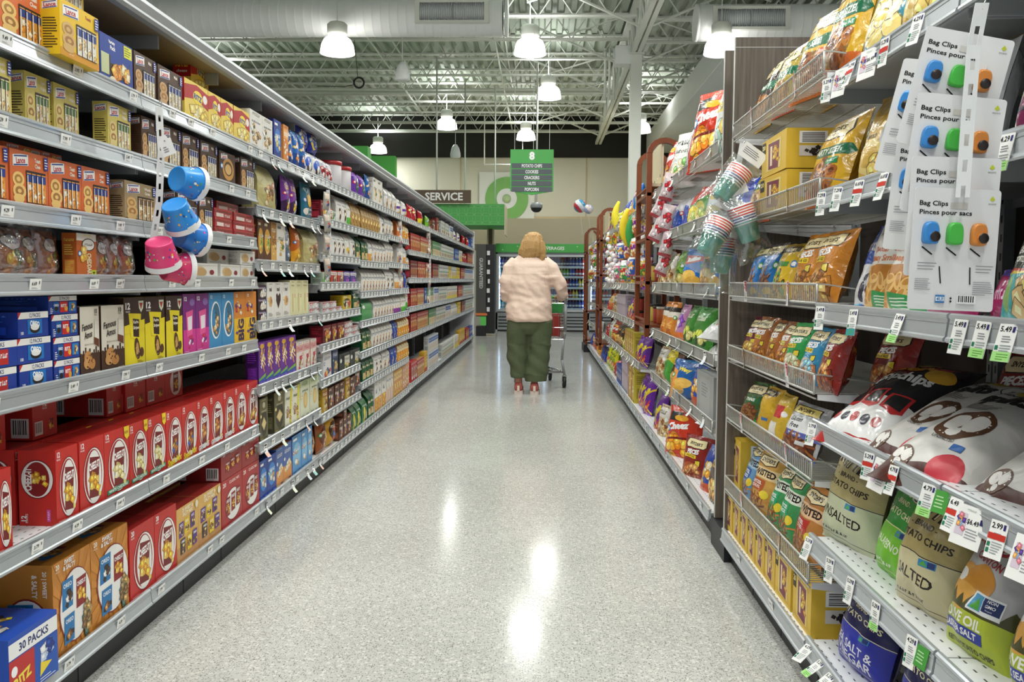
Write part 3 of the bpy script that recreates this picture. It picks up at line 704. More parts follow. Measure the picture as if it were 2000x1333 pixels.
def grain(c, mid):
    def f(a):
        a.ell(.5, .76, .36, .17, '2a2438', 26); a.ell(.5, .76, .33, .15, '3a2a30', 26)
        for i in range(18):
            t = i*20; a.poly([(.5, .76), (.5+.3*math.cos(R(t)), .76+.14*math.sin(R(t))), (.5+.3*math.cos(R(t+11)), .76+.14*math.sin(R(t+11)))], 'e8c440')
        a.text('GRAIN FREE', .5, .54, .06, 'f4efe6', .84, .03, .1); a.text('TORTILLA CHIPS', .5, .47, .045, 'f4efe6', .84, .03, .1)
        a.rect(0, .06, 1, .4, mid); a.rect(0, .38, 1, .4, 'c8432c'); a.rect(0, .36, 1, .38, 'f0d23a'); a.ell(.3, .22, .1, .12, '8fb86a'); a.bits(.65, .2, .2, .1, 8, ['e8c890', 'd8b070'], .1, 3)
    return f
def khaki(a):
    lance(["Captain's", 'Wafers'], 'c8b04a', 'e0cc88', ('e8dcae', '5a7a4a', 'c89a5a'))(a)
def packs30(a):
    a.rect(0, .68, 1, .92, 'f4f4f4'); a.text('30 PACKS', .5, .8, .13, '1c2c6c', .7, .03); a.rect(0, 0, .5, .66, 'c42c2c'); a.text('RITZ', .26, .32, .16, 'f4e04a', .34, .05, 0, 12); a.ell(.1, .48, .06, .08, 'ffffff')
    a.rect(.5, 0, 1, .66, '2358b8'); a.bits(.74, .48, .14, .1, 12, ['f4f4f8', 'c8d8f4', '1a3a90'], .05, 3); a.poly([(.6, .12), (.86, .26), (.62, .34)], 'f2d83a'); a.lines(.6, .02, .95, .1, 2, 'd8e0f4')
def packs30top(a): a.bits(.4, .5, .3, .25, 16, ['c8a050', '2a2a40', 'e8e0d0', 'f2d83a'], .05, 3)
def cheddar(a):
    a.rect(.0, .84, 1, 1, 'f2efe6'); a.ell(.6, .76, .34, .14, '2a2a30'); a.ell(.6, .76, .3, .12, 'f2f0ea'); marks(a, .6, .76, .4, .05, '20242c', 3); a.text('CHEDDAR', .62, .34, .16, 'f4e6c0', .46, .04, 0, -90); a.rect(.72, .02, .98, .2, 'c9dc3a'); a.text('94', .85, .11, .09, '1a1a1a', .2, .04, 0, 90); a.bits(.3, .5, .16, .2, 5, ['e8b04a', 'f0c870'], .12, 3, 'el')
def packprint(a):
    a.ell(.5, .7, .34, .16, '3a3440'); a.ell(.5, .7, .3, .14, 'ded2d0'); marks(a, .5, .7, .4, .06, '4a2a50', 5); a.bits(.5, .3, .3, .2, 12, ['e8b04a', 'c8742a', '4a5a2a'], .1, 3, 'el')
def wheat(a):
    lance(['Whole', 'Grain'], '5a4632', 'd8b070', ('c8a878', '7a5a3a', 'b58a50'))(a)
def whitecrk(a):
    a.ell(.3, .5, .22, .3, 'd8b888'); a.ell(.36, .45, .2, .26, 'c8a470'); a.ell(.76, .45, .09, .16, '8a2a30'); a.lines(.1, .06, .9, .2, 2, '8a8a88'); a.rect(0, .84, 1, .9, 'd8d4cc')
def cheetos(a):
    a.rect(.12, .74, .5, .9, '1c1a1a'); a.text('Cheez', .46, .66, .13, 'ffffff', .7, .06, .2, 12); a.ell(.5, .8, .2, .05, 'f0b02a'); a.bits(.46, .28, .36, .2, 16, ['f2a32a', 'e8861e', 'f7bd4a'], .12, 4, 'el'); a.poly([(.1, .42), (.9, .5), (.9, .46), (.1, .38)], '7a1a14')
def ruffle(a):
    a.text('Ruffles', .5, .74, .12, 'ffffff', .8, .06, .15, 8); a.poly([(.1, .6), (.9, .68), (.85, .78), (.15, .84)], 'c42a2a'); a.text('Ruffles', .5, .73, .1, 'ffffff', .66, .06, .15, 6); a.ell(.4, .34, .3, .15, 'edc05a'); a.ell(.58, .24, .26, .12, 'e4b048')
def lays(a):
    a.ell(.5, .7, .3, .14, 'f0c030'); a.poly([(.2, .66), (.8, .7), (.8, .76), (.2, .73)], 'c8202a'); a.text('Lays', .5, .71, .08, 'ffffff', .5, .05, .2, 4); a.ell(.5, .3, .32, .14, 'f0d27a'); a.ell(.6, .22, .2, .1, 'e8c464')

# ---------------------------------------------------------------- catalogue
# key: (shape, object name, look for the label, category, w, h, d, base colour, front art, options)
K = {}
def kind(key, shape, name, desc, cat, w, h, d, base, front=None, **o): K[key] = (shape, name, desc, cat, w, h, d, base, front, o)
CB, CK = 'cracker_box', 'box'
kind('lo', 'box', CB, 'orange sandwich-cracker box with window', CK, .2, .14, .05, 'e0703a', lance(['Toast', 'Chee'], 'c85a30', 'f0c878', ('e8a040', '23408f', 'e8892c')), side=lance_side)
kind('lo2', 'box', CB, 'flat orange cracker box lying down', CK, .14, .06, .1, 'd9682f', lambda a: (crown(a, .25, .6, .3, .5), a.bits(.6, .4, .15, .25, 5, ['f0c878', 'e0a84a'], .07, 3, 'el'), a.barcode(.76, .1, .98, .7)))
kind('ly', 'box', CB, 'yellow sandwich-cracker box with window', CK, .19, .14, .05, 'f0c523', lance(['Toasty', ''], 'd8961a', 'd8b070', ('e9e4da', '23408f', 'c8a060')), side=lance_side)
kind('lb', 'box', CB, 'blue variety-pack cracker box', CK, .2, .14, .05, '23439c', lambda a: (a.text('Variety', .35, .88, .09, 'ffffff', .5, .04), a.text('Pack', .38, .78, .09, 'ffffff', .36, .04), a.rect(.72, .72, .97, .97, 'e8e33a'), a.lines(.74, .75, .95, .95, 4, '4a6a2a'), a.rect(.03, .2, .9, .62, '3a2a20'), a.rect(.03, .2, .26, .62, 'c8d0a0'), a.rect(.3, .46, .88, .62, '23439c'), a.bits(.58, .34, .28, .12, 22, ['e8943a', 'f0b050', 'd87a2a', 'f4e0b0'], .06, 3), a.ell(.36, .12, .1, .08, 'f0e6c0'), a.lines(.6, .04, .95, .14, 3, 'd8e0f4')), side=lance_side)
kind('lm', 'box', CB, 'dark brown malt cracker box with window', CK, .17, .14, .05, '4e3526', lance(['Malt', ''], '3c2619', 'c8a070', ('d8d0c0', '3a4a8c', 'c8b080')), side=lance_side)
kind('lk', 'box', CB, 'brown cookie box with large biscuit picture', CK, .13, .13, .05, '4a3324', lambda a: (a.ell(.55, .5, .36, .34, 'c8924a'), a.ell(.55, .52, .26, .22, '5a3a22'), a.ell(.55, .5, .2, .16, 'd8b070'), crown(a, .3, .85, .4, .2)))
kind('lc', 'box', CB, 'khaki wafer cracker box with window', CK, .19, .14, .045, 'd9c667', khaki, side=lance_side)
kind('lw', 'box', CB, 'tan whole-grain cracker box', CK, .17, .13, .05, 'a8916c', wheat, side=lance_side)
kind('rc', 'box', CB, 'yellow and red cheese-cracker box', CK, .14, .145, .07, 'edd05c', ritzcheese, side=ritzside)
kind('sm', 'box', 'cookie_box', 'white almond-flour cookie box', CK, .12, .17, .05, 'e6e4de', sm('e6e4de', ['b58a50', 'e8d8b0', '6a4a30']))
kind('smy', 'box', 'cookie_box', 'white cracker box with yellow top band', CK, .12, .17, .05, 'ece6cc', sm('eec93a', ['e0b870', 'c8924a']))
kind('gb', 'bag', 'snack_bag', 'crinkly clear bag of cracker packs', 'snack bag', .17, .15, .08, 'a8603a', packprint, mat='film', wrap=True)
kind('gp', 'bag', 'snack_bag', 'brown and orange cracker pack', 'snack bag', .1, .13, .05, 'b8623a', packprint, mat='film', wrap=True)
kind('cd', 'box', CB, 'tall orange cheddar cracker box', CK, .1, .145, .04, 'c8682c', cheddar)
kind('wk', 'box', CB, 'low white cracker box', CK, .14, .06, .1, 'e8e6e0', whitecrk)
kind('rt', 'box', 'snack_tray', 'clear-wrapped red snack tray', 'snack tray', .12, .035, .1, 'b53a40', lambda a: (a.rect(.0, .55, 1, .8, '8a2a30'), a.rect(.1, .1, .5, .5, 'e8d8d4'), marks(a, .72, .3, .3, .3, 'f4e8e4', 3)), mat='film')
kind('p12a', 'box', 'snack_pack_box', 'blue and red twelve-pack snack box', CK, .145, .058, .2, '20409c', packs12('v'))
kind('p12o', 'box', 'snack_pack_box', 'blue twelve-pack sandwich-cookie box', CK, .16, .062, .2, '1d3f9e', packs12('o'))
kind('p12r', 'box', 'snack_pack_box', 'red and white twelve-pack cookie box', CK, .17, .062, .2, '1d3f9e', packs12('a'))
kind('am', 'box', 'cookie_box', 'cream and brown chocolate-chip cookie box', CK, .11, .195, .06, 'e6e0d2', amos, bside='4a2e20')
kind('ks', 'box', 'cookie_box', 'yellow and brown striped-cookie box', CK, .105, .215, .05, 'f0dc28', stripes(0), bside='3a2420')
kind('dn', 'box', 'snack_box', 'magenta and purple snack box', CK, .08, .22, .05, '7a2a80', danimal)
kind('bo', 'box', 'snack_box', 'light blue snack box with white oval', CK, .1, .22, .05, '3f92c8', blueoval)
kind('ob', 'box', 'snack_box', 'orange and yellow snack box', CK, .09, .22, .05, 'dd8a36', orangebig)
for kk, var, nm in (('c0', '', 'red cheese-cracker box with plain white oval'), ('cw', 'white', 'red cheese-cracker box with green stripe'), ('cm', 'mix', 'red snack-mix box with yellow lettering'), ('cg', 'groove', 'red cracker box with brown cracker picture'), ('cz', 'duoz', 'red cracker box with split cracker picture')):
    kind(kk, 'box', CB, nm, CK, .13, .2, .1, 'c92c25', cheezit('12', var), side=cheez_side('12'), btop='b82620')
kind('re', 'box', CB, 'red cracker box lying on the row', CK, .13, .12, .2, 'c02a24', red_end, side=red_side)
kind('rf', 'box', CB, 'red cracker box showing its white oval', CK, .14, .125, .2, 'c02a24', lambda a: (a.text('12', .2, .86, .12, 'ffffff', .2, .04), a.ell(.6, .45, .32, .4, 'f1efec'), pouch(a, .6, .45, .3, .6, '781719', 'CHEEZ-IT')), side=red_side)
kind('c20', 'box', CB, 'tall red twenty-pack cheese-cracker box', CK, .185, .228, .14, 'c92c28', cheezit('20', ''), btop='a82420')
kind('ss', 'box', 'snack_pack_box', 'large tan sweet and salty snack box', CK, .205, .26, .14, 'c8812c', sweet, side=sweet_side, top=sweet_top)
kind('mx', 'box', 'snack_pack_box', 'tan and purple snack-mix box', CK, .19, .2, .14, 'ddb060', mix20, btop='a8322c')
kind('rx', 'box', CB, 'dark red twenty-pack box with white oval', CK, .16, .198, .14, 'b02c2c', redclassic(1))
kind('rl', 'box', CB, 'dark red twenty-pack box lying on top', CK, .16, .13, .2, 'a02a2c', redclassic(0), side=red_side)
kind('b30', 'box', 'snack_pack_box', 'blue and red thirty-pack snack box', CK, .19, .16, .2, '2450b4', packs30, top=packs30top)
# second section and beyond, left
kind('gs', 'gus', 'cookie_bag', 'olive gold stand-up snack pouch', 'snack bag', .19, .24, .07, 'b5ab72', lambda a: a.bits(.5, .35, .3, .22, 16, ['c8924a', '6a3a24', 'e8d8b0', '8a4a2a'], .07, 3, 'el'))
kind('kb', 'gus', 'snack_bag', 'black snack pouch', 'snack bag', .09, .2, .05, '1e1c22', lambda a: a.rect(.1, .02, .9, .12, 'd8d8dc'))
kind('pb', 'bag', 'snack_bag', 'dark purple fruit-snack bag', 'snack bag', .1, .2, .05, '3c1e4a', uni('7a3a9c', ['e8b83a', 'c8c0e8'], 3, 'e8c43a', 2))
kind('tb', 'bag', 'snack_bag', 'teal bag with yellow mango picture', 'snack bag', .17, .22, .05, '1e6a84', lambda a: (marks(a, .5, .86, .7, .05, 'b8e0ea', 2), a.ell(.5, .55, .3, .22, '123c4a'), a.ell(.5, .55, .2, .17, 'ecb22a'), marks(a, .5, .32, .6, .05, 'ffffff', 3), a.ell(.2, .25, .14, .09, 'e8e4d8'), marks(a, .62, .2, .5, .05, 'ffffff', 8), a.rect(0, 0, 1, .1, '6ac23a')))
kind('bc', 'box', 'cookie_box', 'blue cookie box', CK, .1, .19, .06, '22388c', uni('3a7ac8', ['e8c070', 'f0e8d8', '8ac0e0'], 2, 'ffffff', 4), bside='1c2c78')
kind('oc', 'box', 'cookie_box', 'orange cookie box', CK, .06, .19, .06, 'e08a3a', uni('f0b060', ['fff0d8'], 0, 'ffffff', 4))
kind('bb', 'bag', 'snack_bag', 'bright blue cookie bag', 'snack bag', .09, .2, .05, '2a6ab8', uni('1e4a94', ['e8893a', 'f4f4f4'], 1, 'ffffff', 6))
kind('mp', 'bag', 'snack_bag', 'deep blue snack pack with yellow moon', 'snack bag', .16, .12, .06, '1a2c9c', lambda a: (a.ell(.35, .5, .22, .36, 'f2d43a'), a.ell(.44, .54, .2, .32, '1a2c9c'), a.bits(.66, .4, .2, .2, 6, ['8ab0f0', 'f0f0f8'], .06, 3), marks(a, .6, .75, .5, .12, 'ffffff', 3)))
kind('mw', 'bag', 'snack_bag', 'white and blue snack bag', 'snack bag', .14, .13, .06, 'e4e2dc', uni('2a5ac0', ['3a2a20', 'f0f0f0'], 2, '2a5ac0', 5))
kind('cc', 'bag', 'candy_bag', 'clear bag of red candy', 'candy bag', .13, .13, .06, 'c9c3c4', uni('d8d4d8', ['c02a30', '8a1a2c', 'f0e8e8'], 0, '2a3a8c', 4))
kind('tub', 'tub', 'plastic_tub', 'white tub with red lid', 'tub', .17, .17, .17, 'dcd9dc', None, lid='b8242c')
kind('bx', 'box', 'cookie_box', 'brown and gold chocolate box', CK, .08, .2, .05, '5a3420', uni('d8a43a', ['e8c070', '7aa04a'], 2, 'f0e0c0', 3))
kind('bt', 'box', 'cookie_box', 'golden tan cookie box', CK, .07, .2, .05, 'b8843c', uni('d8a858', ['e8c070', '8a5a2a'], 1, 'fff0d0', 3))
kind('wg', 'box', 'cookie_box', 'white cookie box with biscuit swirl', CK, .08, .2, .05, 'e8e4dc', uni('e8e4dc', ['d8a040', 'e8c070', '4a6a4a'], 2, '6a6a60', 3))
kind('gr', 'bag', 'snack_bag', 'grey-blue foil snack bag', 'snack bag', .1, .2, .05, '7c8896', uni('5a6a84', ['c8d0d8', '4a6a3a', 'c03a3a'], 1, 'e8e8f0', 3))
kind('og', 'bag', 'snack_bag', 'golden orange snack bag', 'snack bag', .11, .21, .06, 'e8a42c', uni('c8641e', ['f0c850', 'e88a2a'], 3, 'fff4d8', 3))
kind('nb', 'box', 'chocolate_stack', 'small black chocolate pack', CK, .11, .055, .06, '2a2024', uni('4a2a58', ['e8e0d0'], 0, 'f0f0f0', 2))
kind('nu', 'box', 'cookie_box', 'white box with round biscuit picture', CK, .1, .18, .06, 'ece9e2', nui('b'))
kind('nh', 'box', 'cookie_box', 'white box with dark chocolate heart', CK, .1, .18, .06, 'ece9e2', nui('heart'))
kind('py', 'box', 'cookie_box', 'pale yellow cookie box', CK, .1, .19, .06, 'e6e2b4', lambda a: (a.ell(.5, .4, .12, .26, 'c8b478'), a.ell(.5, .4, .06, .2, 'e8d8a0'), marks(a, .5, .86, .5, .04, '9a9460', 3)))
kind('pu', 'box', 'biscuit_box', 'purple breakfast-biscuit box', CK, .1, .195, .06, '6a2c94', belv, bside='4a1c70')
kind('pw', 'box', 'snack_bar_box', 'white and pink snack-bar box', CK, .09, .15, .06, 'e8dcd4', uni('d8a8a4', ['c03a4a', 'a8744a', 'f0e0d0'], 0, 'b83a48', 3), bside='c8744a')
kind('ol', 'box', 'cracker_box', 'dark olive cracker box', CK, .1, .195, .06, '6a6440', lambda a: (a.ell(.5, .42, .38, .32, '35321f'), a.rrect(.5, .4, .22, .22, 'c8b070', 45), a.rrect(.5, .4, .16, .16, 'e0cc90', 45), a.ell(.5, .84, .16, .07, 'c8c0a0'), marks(a, .5, .7, .6, .05, 'e8dcae', 4)), bside='4a4630')
kind('yw', 'box', 'cracker_box', 'white cracker box with yellow stripe', CK, .09, .19, .06, 'ecead8', lambda a: (a.poly([(.55, 0), (.8, 0), (1, 1), (.7, 1)], 'e8d83a'), a.bits(.45, .3, .3, .2, 9, ['c8924a', 'b5a08a', '8a6a4a'], .1, 4), marks(a, .4, .75, .5, .07, '5a6a3a', 3)))
kind('wv', 'box', 'cracker_box', 'pale green-white cracker box', CK, .12, .2, .06, 'dfe2c8', lambda a: (a.rect(0, .82, 1, 1, 'cad6a8'), marks(a, .45, .9, .6, .07, '3a5a2a', 3), a.ell(.55, .45, .22, .22, 'd8b468'), a.ell(.55, .45, .16, .16, 'e6c884'), marks(a, .5, .72, .6, .05, '4a6a3a', 7)))
kind('b2', 'box', 'wafer_box', 'dark blue wafer-cookie box', CK, .1, .18, .07, '24469c', uni('3a8ad8', ['e8d8c0', '9ac8e8', 'c8924a'], 2, 'ffffff', 4), btop='1c3078')
kind('b3', 'box', 'wafer_box', 'blue and orange wafer-cookie box', CK, .1, .19, .07, '4a6ab0', uni('e0954a', ['f0c888', 'e8d8c0'], 1, 'f4f4f4', 5), btop='c8783a')
kind('b4', 'box', 'wafer_box', 'light blue wafer-cookie box', CK, .1, .2, .07, '5a9ad4', uni('8ac4e8', ['e8d8c0', 'f4f4f4', 'c8a070'], 2, 'ffffff', 6), btop='2c58a8', bside='1f4aa0')
kind('dr', 'box', 'chocolate_box', 'dark red chocolate box', CK, .13, .11, .08, '7a1c28', uni('5a141c', ['e8b850', 'c86a3a'], 1, 'f0d8c0', 3))
kind('rw', 'box', 'chocolate_pack', 'white and red confectionery pack', CK, .1, .035, .08, 'e0dcdc', uni('a82834', ['f4f4f4'], 0, 'ffffff', 3), btop='a83a40')
kind('yt', 'box', 'snack_box', 'yellow biscuit tin box', CK, .13, .1, .08, 'd8bc2c', uni('4a3a1c', ['e8e0b0', 'c83a3a'], 2, 'f4f0d0', 3))
kind('gbx', 'box', 'snack_box', 'green and white snack box', CK, .1, .07, .07, 'c8d8c0', uni('6ac040', ['f4f4f4', '4a6a4a'], 1, '3a4a3a', 3))
kind('rb', 'box', 'cookie_box', 'red and white snack box', CK, .1, .08, .07, 'c43a34', uni('f0ecea', ['6a3a2a', 'e8d0b0'], 0, 'b8302c', 3))
kind('vb', 'box', 'cookie_box', 'violet-blue snack box', CK, .1, .08, .07, '4a3a9c', uni('f0ecf4', ['b04ac0', '3a3a8c'], 0, '3a3a90', 3))
kind('wr', 'box', 'cookie_box', 'white box with red bell picture', CK, .12, .15, .07, 'e8e6e6', uni('e8e6e6', ['c83a34', 'e8a84a', '3a5a8c'], 0, '3a4a7c', 5))
kind('nv', 'box', 'cookie_box', 'slate blue cookie box', CK, .1, .16, .07, '3c4668', uni('5a6488', ['d8b070'], 0, 'e8e8f0', 3))
kind('bw', 'box', 'cookie_box', 'black and white cookie box with round seal', CK, .16, .11, .07, '3a3f3c', lambda a: (a.ell(.3, .65, .16, .26, '121412'), a.rect(.5, .3, 1, .8, 'd8d4c8'), marks(a, .75, .62, .4, .14, '2a3a2a', 3), a.bits(.6, .2, .3, .14, 8, ['e8c070', '6a8a4a', 'c8924a'], .06, 3)))
kind('br', 'box', 'chocolate_box', 'brown chocolate cookie box', CK, .1, .13, .07, '6a4030', uni('3a2420', ['e8c8a0', 'c8843a', '7a3a90'], 2, 'e8d8c0', 3))
kind('yl', 'box', 'cookie_box', 'mustard yellow cookie box', CK, .1, .14, .07, 'c8a02c', uni('a8641e', ['e8d8a0', '6a3a1e'], 0, 'fff4d0', 3))
kind('ct', 'bag', 'candy_bag', 'copper-brown chocolate bag', 'candy bag', .15, .2, .08, 'a5592c', uni('6a3018', ['e8b870', 'c8843a', 'f0d8a0'], 2, 'f4e0c0', 3))
kind('mm', 'bag', 'candy_bag', 'yellow candy bag with round characters removed', 'candy bag', .14, .2, .08, 'd8a02c', uni('4a2c18', ['c8321e', '2a5ab0', 'f0d23a'], 2, 'f4e8d0', 3))
K['mm'] = K['mm'][:2]+('yellow and brown candy bag',)+K['mm'][3:]
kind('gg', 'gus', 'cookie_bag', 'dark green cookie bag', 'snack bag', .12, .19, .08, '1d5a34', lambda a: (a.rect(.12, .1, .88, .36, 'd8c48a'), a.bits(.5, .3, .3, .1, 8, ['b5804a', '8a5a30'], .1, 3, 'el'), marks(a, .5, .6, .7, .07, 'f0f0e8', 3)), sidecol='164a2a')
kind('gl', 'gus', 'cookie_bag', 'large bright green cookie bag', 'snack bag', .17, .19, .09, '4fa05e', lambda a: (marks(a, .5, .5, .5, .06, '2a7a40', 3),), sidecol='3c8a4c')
kind('gy', 'gus', 'cookie_bag', 'green cookie bag with yellow stripe', 'snack bag', .1, .17, .08, '246a3c', lambda a: (a.rect(.25, 0, .45, .62, 'e8d03a'), a.rect(.6, .1, .9, .45, 'e8e0c0'), marks(a, .5, .68, .7, .06, 'f0f0e8', 3)))
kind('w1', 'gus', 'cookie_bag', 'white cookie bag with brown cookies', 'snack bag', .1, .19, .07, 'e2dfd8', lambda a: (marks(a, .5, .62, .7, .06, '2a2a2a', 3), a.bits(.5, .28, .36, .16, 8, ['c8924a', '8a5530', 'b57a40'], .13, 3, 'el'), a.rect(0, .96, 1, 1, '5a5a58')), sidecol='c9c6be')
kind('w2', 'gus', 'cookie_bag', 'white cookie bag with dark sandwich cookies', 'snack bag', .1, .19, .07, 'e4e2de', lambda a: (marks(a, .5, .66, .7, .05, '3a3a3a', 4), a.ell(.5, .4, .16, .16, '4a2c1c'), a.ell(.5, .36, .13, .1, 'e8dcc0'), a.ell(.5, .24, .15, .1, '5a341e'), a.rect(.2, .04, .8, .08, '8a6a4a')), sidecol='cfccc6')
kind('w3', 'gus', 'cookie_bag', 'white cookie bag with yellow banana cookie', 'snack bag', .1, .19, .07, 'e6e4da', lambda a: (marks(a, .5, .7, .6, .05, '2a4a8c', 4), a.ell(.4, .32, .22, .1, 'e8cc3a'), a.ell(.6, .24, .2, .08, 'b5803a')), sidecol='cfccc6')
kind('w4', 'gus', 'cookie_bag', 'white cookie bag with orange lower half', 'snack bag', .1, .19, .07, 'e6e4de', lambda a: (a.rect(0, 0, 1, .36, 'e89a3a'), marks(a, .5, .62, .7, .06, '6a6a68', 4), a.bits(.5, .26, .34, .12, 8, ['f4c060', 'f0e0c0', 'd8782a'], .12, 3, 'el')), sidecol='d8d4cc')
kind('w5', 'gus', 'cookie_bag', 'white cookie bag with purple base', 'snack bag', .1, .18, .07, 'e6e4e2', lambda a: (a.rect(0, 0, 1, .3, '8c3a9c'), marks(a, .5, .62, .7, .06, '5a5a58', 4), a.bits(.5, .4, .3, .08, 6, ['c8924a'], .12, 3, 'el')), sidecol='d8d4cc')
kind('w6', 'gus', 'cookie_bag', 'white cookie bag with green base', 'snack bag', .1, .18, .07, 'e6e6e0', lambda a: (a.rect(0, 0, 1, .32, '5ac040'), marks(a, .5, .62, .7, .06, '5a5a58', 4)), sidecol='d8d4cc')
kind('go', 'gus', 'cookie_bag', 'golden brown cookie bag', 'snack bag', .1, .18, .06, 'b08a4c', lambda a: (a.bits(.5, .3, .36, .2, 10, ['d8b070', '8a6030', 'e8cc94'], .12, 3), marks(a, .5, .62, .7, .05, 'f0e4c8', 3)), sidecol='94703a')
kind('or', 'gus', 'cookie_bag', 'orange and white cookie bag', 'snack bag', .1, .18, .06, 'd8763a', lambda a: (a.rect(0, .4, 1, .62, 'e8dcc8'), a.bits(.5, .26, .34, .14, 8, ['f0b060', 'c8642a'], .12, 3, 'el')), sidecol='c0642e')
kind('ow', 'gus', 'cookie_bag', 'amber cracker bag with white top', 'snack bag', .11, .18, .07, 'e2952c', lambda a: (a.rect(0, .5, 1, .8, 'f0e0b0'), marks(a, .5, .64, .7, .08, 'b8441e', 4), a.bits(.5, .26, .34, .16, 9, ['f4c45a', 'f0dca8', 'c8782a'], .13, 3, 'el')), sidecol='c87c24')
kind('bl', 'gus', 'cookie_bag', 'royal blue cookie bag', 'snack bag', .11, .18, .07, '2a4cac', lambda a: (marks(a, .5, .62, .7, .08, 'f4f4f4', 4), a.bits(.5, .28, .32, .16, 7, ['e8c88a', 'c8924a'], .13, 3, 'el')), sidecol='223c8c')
kind('wo', 'box', 'cracker_box', 'white cracker box with orange foot', CK, .12, .24, .07, 'e2e0dc', lambda a: (a.rect(0, 0, 1, .46, 'dc9a34'), a.poly([(.35, .6), (.5, .76), (.65, .6)], '4a5a6a'), a.bits(.5, .26, .36, .18, 8, ['f0be50', 'e8a838', 'c87c24'], .13, 3, 'el'), a.lines(.2, .86, .8, .92, 2, '8a8a88')), btop='5a6062')
kind('wq', 'box', 'cracker_box', 'white cracker box with peach stripes', CK, .11, .24, .07, 'e6e2da', lambda a: (a.rect(.1, 0, .32, .55, 'e2a468'), a.rect(.6, 0, .84, .48, 'c8845a'), marks(a, .5, .78, .6, .06, '4a5a8c', 3)), btop='6a6e70')
kind('to', 'box', 'cracker_box', 'honey-coloured graham cracker box', CK, .11, .24, .07, 'd8a04a', lambda a: (a.rect(0, .6, 1, .86, 'e8c884'), marks(a, .5, .74, .7, .09, 'a85a2c', 3), a.bits(.5, .3, .34, .2, 8, ['e8bc70', 'c8853a', 'f0d8a0'], .13, 3), a.rect(.7, .5, 1, .6, 'd87a8a')), btop='b87c30')
kind('pk', 'box', 'cracker_box', 'peach-pink cracker box', CK, .11, .24, .07, 'd8a07c', lambda a: (marks(a, .5, .76, .7, .09, 'f4ece0', 3), a.bits(.5, .36, .32, .2, 8, ['e8c88a', 'f0dcc0', 'b57050'], .13, 3)), btop='a87c5a')
kind('r1', 'box', 'cracker_box', 'red cracker box with golden crackers', CK, .12, .18, .06, 'a8282a', lambda a: (marks(a, .5, .8, .7, .1, 'f0dcae', 3), a.bits(.5, .4, .36, .26, 9, ['e2a24a', 'c87c34', 'f0c070'], .14, 3, 'el')), bside='7a1c1e')
kind('r2', 'box', 'cracker_box', 'tan and red cracker box', CK, .12, .18, .06, 'c08a58', lambda a: (a.rect(0, .72, 1, 1, 'a82c2a'), marks(a, .5, .85, .7, .1, 'f0e8d8', 3), a.bits(.5, .36, .36, .26, 9, ['e8bc78', 'd8944a', 'a8683a'], .14, 3)), bside='7a2420')
kind('r3', 'box', 'cracker_box', 'dark maroon cracker box', CK, .11, .18, .06, '701f26', lambda a: (marks(a, .5, .8, .7, .08, 'e8c8a0', 4), a.ell(.5, .42, .26, .2, 'c88a44'), a.rect(.3, .08, .7, .2, 'e8d8c0')))
kind('g1', 'box', 'cracker_box', 'green and cream cracker box', CK, .11, .18, .06, '5a8a5c', lambda a: (a.rect(0, .0, 1, .5, 'dcd4b8'), marks(a, .5, .74, .7, .1, 'f4f4ec', 3), a.bits(.5, .3, .3, .18, 7, ['d8a860', 'b5803a'], .13, 3)))
kind('s1', 'box', 'cracker_box', 'pale grey-white cracker box', CK, .11, .18, .06, 'd4d4cc', lambda a: (marks(a, .5, .8, .7, .09, '4a6a7a', 3), a.rect(.0, .5, 1, .56, '5a9a8a'), a.bits(.5, .28, .32, .16, 7, ['d8b070', 'c8924a', '5a5a50'], .13, 3)), bside='b8bab4')
kind('s2', 'box', 'cracker_box', 'white and yellow cracker box', CK, .11, .18, .06, 'e2e0d4', lambda a: (a.rect(0, 0, 1, .3, 'e2cc3a'), marks(a, .5, .74, .7, .1, '2a3a6c', 3), a.bits(.5, .4, .3, .14, 6, ['d8a048', 'b5803a'], .13, 3)))
kind('s3', 'box', 'cracker_box', 'white and blue cracker box', CK, .11, .18, .06, 'd8dce0', lambda a: (a.rect(0, .62, 1, .9, '3a62a8'), marks(a, .5, .76, .7, .1, 'f4f4f4', 3), a.bits(.5, .3, .3, .18, 7, ['d8b070', 'c8a080'], .13, 3)))
kind('s4', 'box', 'cracker_box', 'bright yellow cracker box', CK, .11, .18, .06, 'e0c22a', lambda a: (marks(a, .5, .78, .7, .1, '2a2a4c', 3), a.bits(.5, .36, .34, .2, 8, ['f4e49a', 'c8862a'], .13, 3, 'el')))
kind('s5', 'box', 'cracker_box', 'royal blue cracker box', CK, .1, .18, .06, '2a4a9c', lambda a: (marks(a, .5, .78, .7, .1, 'f4f4f4', 3), a.bits(.5, .36, .3, .18, 6, ['e8c070', 'f4f4f4'], .13, 3, 'el')))
kind('s6', 'box', 'cracker_box', 'golden cracker box with red foot', CK, .11, .22, .06, 'd8ac34', lambda a: (a.rect(0, 0, 1, .2, 'b8322c'), marks(a, .5, .8, .7, .08, '7a2420', 3), a.bits(.5, .46, .32, .18, 7, ['f4dc9a', 'c8862a'], .13, 3)))
kind('wp', 'bag', 'snack_bag', 'white pouch with purple stripe', 'snack bag', .16, .16, .07, 'e6e2dc', lambda a: (a.rect(.05, .4, .95, .54, '6a3aa0'), marks(a, .5, .74, .6, .1, '3a5ab0', 3), a.rect(0, 0, 1, .2, 'e89a4a'), a.bits(.5, .3, .3, .08, 6, ['e8c070'], .1, 3, 'el')))
kind('ng', 'bag', 'snack_bag', 'red star-patterned net bag', 'snack bag', .14, .17, .08, 'bc2430', lambda a: a.bits(.5, .5, .4, .4, 24, ['f0dcd8', 'd84a50', '8a1420'], .06, 3))
